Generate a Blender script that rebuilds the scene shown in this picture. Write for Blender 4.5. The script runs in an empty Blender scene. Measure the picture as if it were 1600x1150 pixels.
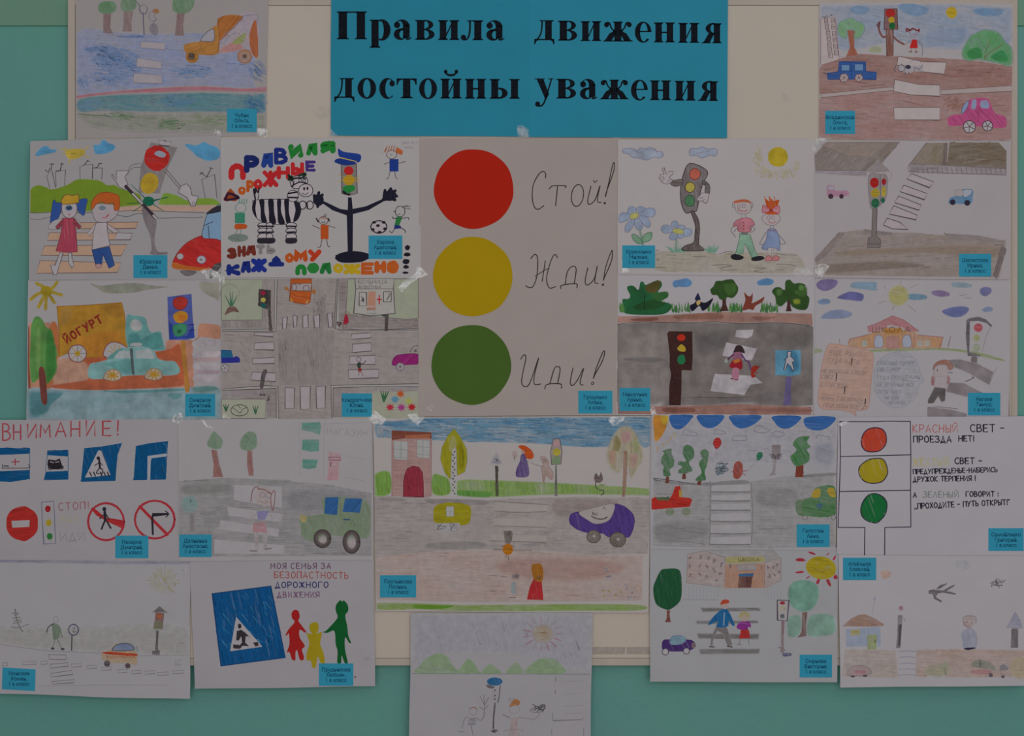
import bpy, math, random
from mathutils import Vector
from mathutils.geometry import tessellate_polygon

random.seed(7)
SC = bpy.context.scene
COL = SC.collection

# ------------------------------------------------------------------ camera, world, lights
PX = 0.001                      # one photo pixel is one millimetre on the board
BOARD_Y = -0.018                # front face of the board (the wall face is y = 0)
CAM_D = 2.5
cam = bpy.data.objects.new('camera', bpy.data.cameras.new('camera'))
COL.objects.link(cam)
cam.location = (0, BOARD_Y - CAM_D, 1.5)
cam.rotation_euler = (math.pi / 2, 0, 0)
cam.data.sensor_width = 36
cam.data.lens = 36 * CAM_D / 1.6
cam.data.clip_start = 0.05
SC.camera = cam

world = bpy.data.worlds.new('room_light')
SC.world = world
world.use_nodes = True
world.node_tree.nodes['Background'].inputs[0].default_value = (0.97, 0.97, 1.0, 1)
world.node_tree.nodes['Background'].inputs[1].default_value = 0.5


def area(name, loc, target, size, size_y, power, col):
    d = bpy.data.lights.new(name, 'AREA')
    d.shape = 'RECTANGLE'
    d.size, d.size_y, d.energy, d.color = size, size_y, power, col
    o = bpy.data.objects.new(name, d)
    COL.objects.link(o)
    o.location = loc
    o.rotation_euler = (Vector(target) - Vector(loc)).to_track_quat('-Z', 'Y').to_euler()
    return o


area('window_light', (0.2, -3.6, 1.75), (0.0, 0, 1.4), 3.0, 2.0, 74, (1.0, 0.98, 1.0))
area('ceiling_light', (1.2, -2.4, 3.2), (0.1, 0, 1.45), 2.2, 1.2, 12, (1.0, 0.98, 0.96))
SC.view_settings.view_transform = 'Standard'
SC.view_settings.look = 'None'
SC.view_settings.gamma = 1
SC.view_settings.use_curve_mapping = False
SC.view_settings.exposure = -1.54

# ------------------------------------------------------------------ colour
K = 0.335                       # how bright a white surface comes out in this dim room


def lin(c):
    c /= 255.0
    return c / 12.92 if c <= 0.04045 else ((c + 0.055) / 1.055) ** 2.4


def alb(c, pig=0.0):
    """reflectance of a thing that shows as colour c in the photograph; pig tones down strong pigments"""
    mx, mn = max(c), min(c)
    sat = (mx - mn) / mx if mx else 0
    k = 1 - pig * sat
    a = [lin(x * k) / K for x in c]
    m = max(a)
    return tuple(x * min(1, 0.93 / m) for x in a) if m > 0.93 else tuple(a)


def mix(a, b, t):
    return tuple(a[i] + (b[i] - a[i]) * t for i in range(3))


PAPER = (141, 139, 141)
PIG = 0.17


# ------------------------------------------------------------------ materials
def base_mat(name, rough=0.8, spec=0.2):
    m = bpy.data.materials.new(name)
    m.use_nodes = True
    nt = m.node_tree
    b = nt.nodes['Principled BSDF']
    b.inputs['Roughness'].default_value = rough
    b.inputs['Specular IOR Level'].default_value = spec
    return m, nt, b


def noise(nt, scale, detail=3, rough=0.6, stretch=None):
    tc = nt.nodes.new('ShaderNodeTexCoord')
    n = nt.nodes.new('ShaderNodeTexNoise')
    n.inputs['Scale'].default_value = scale
    n.inputs['Detail'].default_value = detail
    n.inputs['Roughness'].default_value = rough
    if stretch:
        mp = nt.nodes.new('ShaderNodeMapping')
        mp.inputs['Scale'].default_value = stretch
        nt.links.new(tc.outputs['Object'], mp.inputs[0])
        nt.links.new(mp.outputs[0], n.inputs['Vector'])
    else:
        nt.links.new(tc.outputs['Object'], n.inputs['Vector'])
    return n


def ramp(nt, src, lo, hi, vlo, vhi):
    r = nt.nodes.new('ShaderNodeMapRange')
    r.inputs['From Min'].default_value = lo
    r.inputs['From Max'].default_value = hi
    r.inputs['To Min'].default_value = vlo
    r.inputs['To Max'].default_value = vhi
    nt.links.new(src, r.inputs['Value'])
    return r.outputs[0]


def mixrgb(nt, mode, fac, a, b):
    m = nt.nodes.new('ShaderNodeMix')
    m.data_type = 'RGBA'
    m.blend_type = mode
    for sock, v in ((m.inputs[0], fac), (m.inputs[6], a), (m.inputs[7], b)):
        if hasattr(v, 'links'):
            nt.links.new(v, sock)
        elif isinstance(v, (int, float)):
            sock.default_value = v
        else:
            sock.default_value = (*v, 1)
    return m.outputs[2]


def bump(nt, b, src, strength, dist):
    bp = nt.nodes.new('ShaderNodeBump')
    bp.inputs['Strength'].default_value = strength
    bp.inputs['Distance'].default_value = dist
    nt.links.new(src, bp.inputs['Height'])
    nt.links.new(bp.outputs[0], b.inputs['Normal'])


def ink_mat(name, tone_scale, tone_amp, grain_amp, rough, spec=0.15):
    """pigment: colour comes from the drawn shape, the paper's tooth shows through"""
    m, nt, b = base_mat(name, rough, spec)
    at = nt.nodes.new('ShaderNodeVertexColor')
    at.layer_name = 'pigment'
    n1 = noise(nt, tone_scale, 4, 0.6)
    tone = ramp(nt, n1.outputs[0], 0.3, 0.7, 1 - tone_amp, 1 + tone_amp)
    comb = nt.nodes.new('ShaderNodeCombineColor')
    for i in range(3):
        nt.links.new(tone, comb.inputs[i])
    c = mixrgb(nt, 'MULTIPLY', 1.0, at.outputs[0], comb.outputs[0])
    n2 = noise(nt, 950, 2, 0.7)
    g = ramp(nt, n2.outputs[0], 0.45, 0.75, 0.0, grain_amp)
    c = mixrgb(nt, 'MIX', g, c, alb(PAPER))
    nt.links.new(c, b.inputs['Base Color'])
    return m


M_CRAYON = ink_mat('crayon', 90, 0.10, 0.30, 0.8)
M_MARK = ink_mat('marker_ink', 60, 0.06, 0.04, 0.7, 0.06)
M_WATER = ink_mat('watercolour', 38, 0.26, 0.10, 0.75)
INKS = [M_CRAYON, M_MARK, M_WATER]


def paper_mat(name, c, rough=0.72, spec=0.2):
    m, nt, b = base_mat(name, rough, spec)
    n = noise(nt, 14, 3)
    cc = mixrgb(nt, 'MIX', ramp(nt, n.outputs[0], 0.3, 0.7, 0, 1), alb(c), tuple(x * 0.955 for x in alb(c)))
    nt.links.new(cc, b.inputs['Base Color'])
    n2 = noise(nt, 9, 2)
    bump(nt, b, n2.outputs[0], 0.35, 0.012)
    return m


PM = {}


def pm(c):
    if c not in PM:
        PM[c] = paper_mat('paper_%d_%d_%d' % c, c)
    return PM[c]


# ------------------------------------------------------------------ objects
def tag(o, label=None, cat=None, group=None, kind=None):
    for k, v in (('label', label), ('category', cat), ('group', group), ('kind', kind)):
        if v:
            o[k] = v
    return o


def link(name, me, parent=None, loc=None):
    o = bpy.data.objects.new(name, me)
    COL.objects.link(o)
    if loc is not None:
        o.location = loc
    if parent is not None:
        o.parent = parent
    return o


def box_mesh(name, boxes, mats, bevel=0):
    """boxes: (x0,y0,z0,x1,y1,z1,mat)"""
    vs, fs, mi = [], [], []
    for (x0, y0, z0, x1, y1, z1, k) in boxes:
        n = len(vs)
        vs += [(x0, y0, z0), (x1, y0, z0), (x1, y1, z0), (x0, y1, z0),
               (x0, y0, z1), (x1, y0, z1), (x1, y1, z1), (x0, y1, z1)]
        for q in ((0, 3, 2, 1), (4, 5, 6, 7), (0, 1, 5, 4), (1, 2, 6, 5), (2, 3, 7, 6), (3, 0, 4, 7)):
            fs.append(tuple(n + i for i in q))
            mi.append(k)
    me = bpy.data.meshes.new(name)
    me.from_pydata(vs, [], fs)
    for m in mats:
        me.materials.append(m)
    me.polygons.foreach_set('material_index', mi)
    return me


def wx(px):
    return (px - 800) * PX


def wz(py):
    return 1.5 + (575 - py) * PX


# ------------------------------------------------------------------ drawing on sheets
def pts_of(s):
    if not isinstance(s, str):
        return [tuple(p) for p in s]
    return [tuple(float(x) for x in p.split(',')) for p in s.split()]


def smooth(p, closed, n=4):
    if len(p) < 3:
        return p
    out, L = [], len(p)
    rng = range(L) if closed else range(L - 1)
    for i in rng:
        p0 = p[(i - 1) % L] if closed or i > 0 else p[0]
        p1, p2 = p[i], p[(i + 1) % L]
        p3 = p[(i + 2) % L] if closed or i + 2 < L else p[-1]
        for k in range(n):
            t = k / n
            t2, t3 = t * t, t * t * t
            out.append(tuple(0.5 * (2 * p1[a] + (p2[a] - p0[a]) * t + (2 * p0[a] - 5 * p1[a] + 4 * p2[a] - p3[a]) * t2
                                    + (3 * p1[a] - p0[a] - 3 * p2[a] + p3[a]) * t3) for a in (0, 1)))
    if not closed:
        out.append(p[-1])
    return out


def vn(x, y, s=1.0):
    x *= s
    y *= s
    return 0.5 + 0.22 * math.sin(x * 1.3 + 1.7 * math.sin(y * 0.9 + 0.3)) + 0.2 * math.sin(y * 1.9 + 1.3 * math.sin(x * 0.7)) \
        + 0.08 * math.sin(x * 4.1 + y * 3.3)


class Buf:
    def __init__(self):
        self.v, self.f, self.c, self.m = [], [], [], []


SHEETS = []


def inside(x, y, poly):
    c = False
    j = len(poly) - 1
    for i in range(len(poly)):
        xi, yi = poly[i]
        xj, yj = poly[j]
        if (yi > y) != (yj > y) and x < (xj - xi) * (y - yi) / (yj - yi) + xi:
            c = not c
        j = i
    return c


def clip(p, quad):
    """keep a drawn shape on its own sheet"""
    cx = sum(a[0] for a in quad) / 4
    cy = sum(a[1] for a in quad) / 4
    for i in range(4):
        (ax, ay), (bx, by) = quad[i], quad[(i + 1) % 4]
        f = lambda q: (bx - ax) * (q[1] - ay) - (by - ay) * (q[0] - ax)
        sg = 1 if f((cx, cy)) > 0 else -1
        ln = math.hypot(bx - ax, by - ay)
        g = lambda q: sg * f(q) / ln - 0.6
        if all(g(q) >= 0 for q in p):
            continue
        out = []
        for k in range(len(p)):
            a, b = p[k - 1], p[k]
            ga, gb = g(a), g(b)
            if (ga >= 0) != (gb >= 0):
                t = ga / (ga - gb)
                out.append((a[0] + (b[0] - a[0]) * t, a[1] + (b[1] - a[1]) * t))
            if gb >= 0:
                out.append(b)
        p = out
        if len(p) < 3:
            return p
    return p


class Sheet:
    LV = 0.000018

    def __init__(self, name, label, cat, quad, zi, org=(0, 0), s=5, paper=PAPER, group=None, wav=0.5, under=None):
        self.quad = quad
        cx = sum(p[0] for p in quad) / 4
        cy = sum(p[1] for p in quad) / 4
        self.c = (cx, cy)
        self.zi = zi
        self.y = BOARD_Y - 0.0018 - 0.0012 * zi
        r = random.Random(int(cx * 7 + cy))
        self.tx, self.ty = r.uniform(-1, 1) * 0.0002, r.uniform(-1, 1) * 0.0002   # slight lean of the sheet
        if SHEETS:
            SHEETS[-1].flush()
        SHEETS.append(self)
        self.shapes = []
        self.root = link(name, None, None, (wx(cx), self.y, wz(cy)))
        tag(self.root, label, cat, group)
        self.org, self.s = org, s
        self.used, self.parent, self.cur = [], self.root, None
        self.paper = under or paper
        self.parts = []
        # the sheet itself
        ed = []
        for i in range(4):
            a, b = quad[i], quad[(i + 1) % 4]
            ln = math.hypot(b[0] - a[0], b[1] - a[1])
            n = 10
            ph = r.uniform(0, 6)
            for k in range(n):
                t = k / n
                w = wav * math.sin(t * math.pi) * math.sin(t * 5 + ph)
                ed.append((a[0] + (b[0] - a[0]) * t - (b[1] - a[1]) / ln * w, a[1] + (b[1] - a[1]) * t + (b[0] - a[0]) / ln * w))
        self.slab('paper' if cat != 'banner' else 'blue_sheet', ed, 0, 0.00028, pm(paper))

    def w(self, px, py, h):
        cx, cy = self.c
        lean = self.tx * (px - cx) / 150 + self.ty * (py - cy) / 110
        return ((px - cx) * PX, lean - h, -(py - cy) * PX)

    def slab(self, name, ed, h, th, mat, parent=None, label=None):
        n = len(ed)
        vs = [self.w(x, y, h) for x, y in ed] + [self.w(x, y, h - th) for x, y in ed]
        tri = tessellate_polygon([[Vector((x, -y, 0)) for x, y in ed]])
        fs = [tuple(t) for t in tri]
        fs += [(i, i + n, (i + 1) % n + n, (i + 1) % n) for i in range(n)]
        fs += [tuple(i + n for i in reversed(t)) for t in tri]
        me = bpy.data.meshes.new(name)
        me.from_pydata(vs, [], fs)
        me.materials.append(mat)
        return tag(link(name, me, parent or self.root), label)

    # parts ---------------------------------------------------------
    def P(self, name, label=None):
        self.flush()
        self.cur = (name, label, self.root)
        self.buf = Buf()
        self.last = None

    def SP(self, name, label=None):
        top = self.flush() or self.last
        self.cur = (name, label, top or self.root)
        self.buf = Buf()
        self.last = top

    def flush(self):
        if not self.cur or not self.buf.f:
            return None
        name, label, par = self.cur
        b = self.buf
        me = bpy.data.meshes.new(name)
        me.from_pydata(b.v, [], b.f)
        for m in INKS:
            me.materials.append(m)
        me.polygons.foreach_set('material_index', b.m)
        ca = me.color_attributes.new('pigment', 'FLOAT_COLOR', 'POINT')
        ca.data.foreach_set('color', [x for c in b.c for x in (*c, 1.0)])
        o = tag(link(name, me, par), label)
        self.buf = Buf()
        self.cur = (name, label, par)
        if par is self.root:
            self.last = o
            return o
        return self.last

    def level(self, pts, span=1):
        x0 = min(p[0] for p in pts); x1 = max(p[0] for p in pts)
        y0 = min(p[1] for p in pts); y1 = max(p[1] for p in pts)
        lv = 0
        for (a, b, c, d, l) in self.used:
            if x0 < c and a < x1 and y0 < d and b < y1 and l > lv:
                lv = l
        self.used.append((x0, y0, x1, y1, lv + span))
        return lv + 1

    def beneath(self, x, y):
        for poly, c in reversed(self.shapes):
            if inside(x, y, poly):
                return c
        return alb(self.paper)

    def T(self, p):
        return (self.org[0] + p[0] / self.s, self.org[1] + p[1] / self.s)

    def add(self, pp, faces, cols, m, lv):
        b = self.buf
        n = len(b.v)
        h = 0.00006 + lv * self.LV
        b.v += [self.w(x, y, h) for x, y in pp]
        b.f += [tuple(n + i for i in f) for f in faces]
        b.m += [m] * len(faces)
        b.c += cols

    # primitives ----------------------------------------------------
    def f(self, s, col, st='m', sm=1, ang=8, ol=None, ow=5, sp=None, soft=0, under=None, var=1.0, dens=1.0):
        """filled shape. st: m marker, w watercolour, c crayon, p pencil shading"""
        p = pts_of(s)
        if sm:
            p = smooth(p, True, 4)
        q = clip([self.T(a) for a in p], self.quad)
        if len(q) < 3:
            return self
        mxy = (sum(a[0] for a in q) / len(q), sum(a[1] for a in q) / len(q))
        un = alb(under) if under else self.beneath(*mxy)
        c = alb(col, PIG)
        if st == 'c' and max(col) - min(col) > 0.5 * max(col):
            st = 'k'                                    # pressed hard: no paper shows through
        m = {'m': 1, 'w': 2, 'c': 0, 'p': 0, 'k': 1}[st]
        lv = self.level(q, 2 if st in 'cpk' else 1)
        basec = c if st in 'mwk' else mix(un, c, 0.93 if st == 'c' else 0.8)
        n = len(q)
        tri = None
        if soft:
            ar = sum(q[i][0] * q[(i + 1) % n][1] - q[(i + 1) % n][0] * q[i][1] for i in range(n))
            sg = 1 if ar > 0 else -1
            inn = []
            if soft >= 10:
                x0, x1 = min(t[0] for t in q), max(t[0] for t in q)
                y0, y1 = min(t[1] for t in q), max(t[1] for t in q)
                fx = max(0.3, 1 - soft / self.s / max(0.1, (x1 - x0) / 2))
                fy = max(0.3, 1 - soft / self.s / max(0.1, (y1 - y0) / 2))
                inn = [((x0 + x1) / 2 + (t[0] - (x0 + x1) / 2) * fx, (y0 + y1) / 2 + (t[1] - (y0 + y1) / 2) * fy) for t in q]
            for i in range(n if not inn else 0):
                a, b2 = q[i - 1], q[(i + 1) % n]
                dx, dy = b2[0] - a[0], b2[1] - a[1]
                ln = math.hypot(dx, dy) or 1
                inn.append((q[i][0] - sg * dy / ln * soft / self.s, q[i][1] + sg * dx / ln * soft / self.s))
            tri = tessellate_polygon([[Vector((x, -y, 0)) for x, y in inn]])
            fs = [tuple(t) for t in tri] + [(i, i + n, (i + 1) % n + n, (i + 1) % n) for i in range(n)]
            self.add(inn + q, fs, [basec] * n + [mix(basec, self.beneath(a[0] + (mxy[0] - a[0]) * 0.05, a[1] + (mxy[1] - a[1]) * 0.05), 0.92) for a in q], m, lv)
            hq = inn
        else:
            tri = tessellate_polygon([[Vector((x, -y, 0)) for x, y in q]])
            self.add(q, [tuple(t) for t in tri], [basec] * n, m, lv)
            hq = q
        self.shapes.append((hq, c if st in 'mwk' else mix(un, c, 0.95 if st == 'c' else 0.82)))
        if st in 'cpk':
            self.hatch(hq, c, un, ang, sp or (2.1 if st == 'p' else 1.7), lv + 1, st, var, dens)
        if ol:
            self.l(p + [p[0]], ol, ow, 0)
        return self

    def hatch(self, q, c, un, ang, sp, lv, st, var, dens):
        a = math.radians(ang)
        ca, sa = math.cos(a), math.sin(a)
        r = [(x * ca + y * sa, -x * sa + y * ca) for x, y in q]
        y0 = min(p[1] for p in r); y1 = max(p[1] for p in r)
        n = len(r)
        y = y0 + sp * 0.4
        pp, ff, cc = [], [], []
        while y < y1:
            xs = []
            for i in range(n):
                (xa, ya), (xb, yb) = r[i], r[(i + 1) % n]
                if (ya > y) != (yb > y):
                    xs.append(xa + (y - ya) / (yb - ya) * (xb - xa))
            xs.sort()
            for k in range(0, len(xs) - 1, 2):
                x, xe = xs[k], xs[k + 1]
                while x < xe - 1:
                    L = random.uniform(9, 38)
                    e = min(xe, x + L)
                    mx, my = (x + e) / 2, y
                    v = vn(mx * 0.045, my * 0.06) - 0.5
                    if random.random() < dens:
                        if st == 'k':
                            t = random.uniform(0.84, 0.96) if random.random() < 0.10 + 0.25 * max(0, v) else 1.0
                        elif st == 'c':
                            t = max(0, min(1.1, 0.97 + v * 0.5 * var + random.uniform(-0.18, 0.12)))
                        else:
                            t = max(0, min(1.25, 0.84 + v * 0.8 * var + random.uniform(-0.16, 0.16)))
                        d = 1 - random.uniform(-0.05, 0.10) * var - (random.uniform(-0.12, 0.2) if st == 'k' else 0)
                        col = tuple(max(0.002, z * d) for z in mix(un, c, t))
                        w0 = sp * random.uniform(0.25, 0.5)
                        j0 = random.uniform(-0.25, 0.25) * sp
                        b = len(pp)
                        for (px, py) in ((x, y + j0 * 0.3), (x + (e - x) * 0.15, y - w0 + j0 * .5), (e - (e - x) * 0.15, y - w0 + j0),
                                         (e, y + j0), (e - (e - x) * 0.15, y + w0 + j0), (x + (e - x) * 0.15, y + w0 + j0 * .5)):
                            px = max(xs[k], min(xs[k + 1], px))
                            pp.append((px * ca - py * sa, px * sa + py * ca))
                        ff += [(b, b + 5, b + 1), (b + 1, b + 5, b + 4), (b + 1, b + 4, b + 2), (b + 2, b + 4, b + 3)]
                        cc += [col] * 6
                    x = e + random.uniform(0, 2.0) / max(dens, 0.3)
            y += sp * random.uniform(0.85, 1.15)
        if pp:
            self.add(pp, ff, cc, 1 if st == 'k' else 0, lv)

    def l(self, s, col, w=5, sm=1, st='m', wob=0.12, taper=0, lv=None, raw=False):
        """drawn line of width w (in drawing units)"""
        p = pts_of(s)
        if sm:
            p = smooth(p, False, 4)
        q = [self.T(a) for a in p]
        q = [q[0]] + [q[i] for i in range(1, len(q)) if math.hypot(q[i][0] - q[i - 1][0], q[i][1] - q[i - 1][1]) > 0.05]
        if len(q) < 2:
            q.append((q[0][0] + 0.4, q[0][1]))
        n = len(q)
        hw = w / self.s / 2
        pp = []
        for i in range(n):
            a, b = q[max(0, i - 1)], q[min(n - 1, i + 1)]
            dx, dy = b[0] - a[0], b[1] - a[1]
            ln = math.hypot(dx, dy) or 1
            nx, ny = -dy / ln, dx / ln
            k = 1.0
            if 0 < i < n - 1:
                ax, ay = q[i][0] - q[i - 1][0], q[i][1] - q[i - 1][1]
                la = math.hypot(ax, ay) or 1
                k = min(1.8, 1 / max(0.45, abs(-ay / la * nx + ax / la * ny)))
            hh = hw * k * (1 + random.uniform(-wob, wob)) * (1 - taper * (i / (n - 1)))
            pp += [(q[i][0] + nx * hh, q[i][1] + ny * hh), (q[i][0] - nx * hh, q[i][1] - ny * hh)]
        fs = []
        for i in range(n - 1):
            fs += [(2 * i, 2 * i + 1, 2 * i + 3), (2 * i, 2 * i + 3, 2 * i + 2)]
        if w >= 6:                                     # rounded ends
            for i, sgn in ((0, -1), (n - 1, 1)):
                a, b = (q[0], q[1]) if i == 0 else (q[-2], q[-1])
                th = math.atan2(b[1] - a[1], b[0] - a[0])
                b0 = len(pp)
                hh = hw * (1 - taper * (i / (n - 1)))
                pp.append(q[i])
                for k in range(7):
                    an = th + sgn * math.pi / 2 * 0 + (-math.pi / 2 + math.pi * k / 6) + (math.pi if sgn < 0 else 0)
                    pp.append((q[i][0] + hh * math.cos(an), q[i][1] + hh * math.sin(an)))
                fs += [(b0, b0 + 1 + k, b0 + 2 + k) for k in range(6)]
        lv = lv if lv is not None else self.level(pp)
        self.add(pp, fs, [col if raw else alb(col, PIG)] * len(pp), {'m': 1, 'w': 2, 'c': 0}[st], lv)
        return self

    def e(self, cx, cy, rx, ry=None, col=(0, 0, 0), rot=0, **k):
        ry = ry or rx
        n = 18 if max(rx, ry) > 12 else 9
        ro = math.radians(rot)
        wv = k.pop('wv', 0.02)
        p = []
        for i in range(n):
            t = 2 * math.pi * i / n
            z = 1 + random.uniform(-wv, wv)
            x, y = rx * math.cos(t) * z, ry * math.sin(t) * z
            p.append((cx + x * math.cos(ro) - y * math.sin(ro), cy + x * math.sin(ro) + y * math.cos(ro)))
        return self.f(p, col, **k)

    def o(self, cx, cy, rx, ry=None, col=(0, 0, 0), w=5, a0=0, a1=360, rot=0):
        """outline of an ellipse or an arc of it"""
        ry = ry or rx
        n = 20
        ro = math.radians(rot)
        p = []
        for i in range(n + 1):
            t = math.radians(a0 + (a1 - a0) * i / n)
            x, y = rx * math.cos(t), ry * math.sin(t)
            p.append((cx + x * math.cos(ro) - y * math.sin(ro), cy + x * math.sin(ro) + y * math.cos(ro)))
        return self.l(p, col, w, 0)

    def r(self, x0, y0, x1, y1, col, **k):
        return self.f([(x0, y0), (x1, y0), (x1, y1), (x0, y1)], col, sm=0, **k)

    def box(self, s, col, w=4, fill=None, st='m'):
        p = pts_of(s)
        if len(p) == 2:
            (a, b), (c, d) = p
            p = [(a, b), (c, b), (c, d), (a, d)]
        if fill:
            self.f(p, fill, st, sm=0)
        return self.l(p + [p[0]], col, w, 0)

    def smear(self, cx, cy, rx, ry, col, ang=5, n=40, w=9, ln=60, st='c'):
        """loose pencil strokes that thin out towards the rim, no outline"""
        a = math.radians(ang)
        q = [self.T((cx - rx, cy - ry)), self.T((cx + rx, cy + ry))]
        lv = self.level(q, 5)
        for k in range(n):
            t, r = random.uniform(0, 6.283), random.random() ** 0.6
            x, y = cx + rx * r * math.cos(t), cy + ry * r * math.sin(t)
            L = ln * random.uniform(0.5, 1.2) * (1 - 0.4 * r)
            u = self.shade(self.T((x, y)), col, random.uniform(0.45, 1.0) * (1 - 0.45 * r))
            self.l([(x - L / 2 * math.cos(a), y - L / 2 * math.sin(a)), (x, y + random.uniform(-2, 2)), (x + L / 2 * math.cos(a), y + L / 2 * math.sin(a))],
                   u, w * random.uniform(0.6, 1.2), 0, st, lv=lv + (k % 12) * 0.4, raw=True, taper=0.6)

    def shade(self, p, col, t):
        return mix(self.beneath(*p), alb(col, PIG), t)

    def scrib(self, cx, cy, rx, ry, col, w=3, n=14, st='c'):
        """loose scribble"""
        return self.l([(cx + random.uniform(-rx, rx), cy + random.uniform(-ry, ry)) for _ in range(n)], col, w, 1, st)

    def wheel(self, cx, cy, r, rim, fill=None, spokes=5, w=5, sc=None):
        self.e(cx, cy, r, r, fill or self.paper, st='m')
        self.o(cx, cy, r, r, rim, w)
        for i in range(spokes):
            t = 2 * math.pi * i / spokes + 0.4
            self.l([(cx, cy), (cx + r * math.cos(t), cy + r * math.sin(t))], sc or rim, w * 0.8, 0)

    def hand(self, text, x, y, h, col, w=6, sl=0, gap=0.28, rot=0, sx=1.0, st='m', jit=0.04):
        """hand lettering: x,y = top left, h = letter height"""
        u = h / 6
        x0 = x
        cr, sr = math.cos(math.radians(rot)), math.sin(math.radians(rot))
        lvs = None
        for ch in text:
            if ch == ' ':
                x += 3.2 * u * sx
                continue
            g = FONT.get(ch) or FONT.get(ch.upper())
            if not g:
                continue
            wd = max(p[0] for sk in g for p in sk)
            for sk in g:
                q = []
                for (a, b) in sk:
                    a += random.uniform(-jit, jit) * 4
                    b += random.uniform(-jit, jit) * 4
                    X = x + (a * sx + (6 - b) * sl) * u - x0
                    Y = b * u
                    q.append((x0 + X * cr - Y * sr, y + X * sr + Y * cr))
                self.l(q, col, w, 1 if len(q) > 5 else 0, st)
            x += (wd * sx + gap * 6) * u
        return x

    def tape(self, s, label=None, flat=False):
        ed = [self.T(a) for a in pts_of(s)]
        lv = self.level(ed) + 4
        self.slab('tape_piece', ed, 0.0001 + lv * self.LV, 0.00005, M_TAPE_FLAT if flat else M_TAPE)

    def name_label(self, x0, y0, x1, y1, lines, skew=0):
        """blue paper label glued on the drawing, corners in photo pixels"""
        self.flush()
        ed = [(x0, y0), (x1, y0 + skew), (x1 - skew * .3, y1 + skew), (x0 - skew * .3, y1)]
        lv = self.level(ed, 3)
        h = 0.00012 + lv * self.LV + 0.00015
        ob = self.slab('name_label', ed, h, 0.00015, M_LABEL, label='blue paper name label')
        self.lettering(lines, (x0 + x1) / 2, y0 + (y1 - y0) * 0.36, 6.6, h + 0.00003, ob)

    def lettering(self, lines, cx, y, size, h, parent):
        vs, fs = [], []
        for i, t in enumerate(lines):
            cu = bpy.data.curves.new('t', 'FONT')
            cu.body = t
            cu.size = size * 1.25
            cu.align_x = 'CENTER'
            cu.offset = 0.22
            cu.resolution_u = 2
            ob = bpy.data.objects.new('t', cu)
            COL.objects.link(ob)
            me = ob.to_mesh()
            n = len(vs)
            vs += [self.w(cx + v.co.x * 0.92, y + i * 8.2 - v.co.y, h) for v in me.vertices]
            fs += [tuple(n + k for k in p.vertices) for p in me.polygons]
            ob.to_mesh_clear()
            bpy.data.objects.remove(ob)
            bpy.data.curves.remove(cu)
        me = bpy.data.meshes.new('lettering')
        me.from_pydata(vs, [], fs)
        me.materials.append(M_LABEL_INK)
        link('lettering', me, parent)


def arc(cx, cy, rx, ry, a0, a1, n=9):
    return [(cx + rx * math.cos(math.radians(a0 + (a1 - a0) * i / n)), cy + ry * math.sin(math.radians(a0 + (a1 - a0) * i / n)))
            for i in range(n + 1)]


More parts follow.
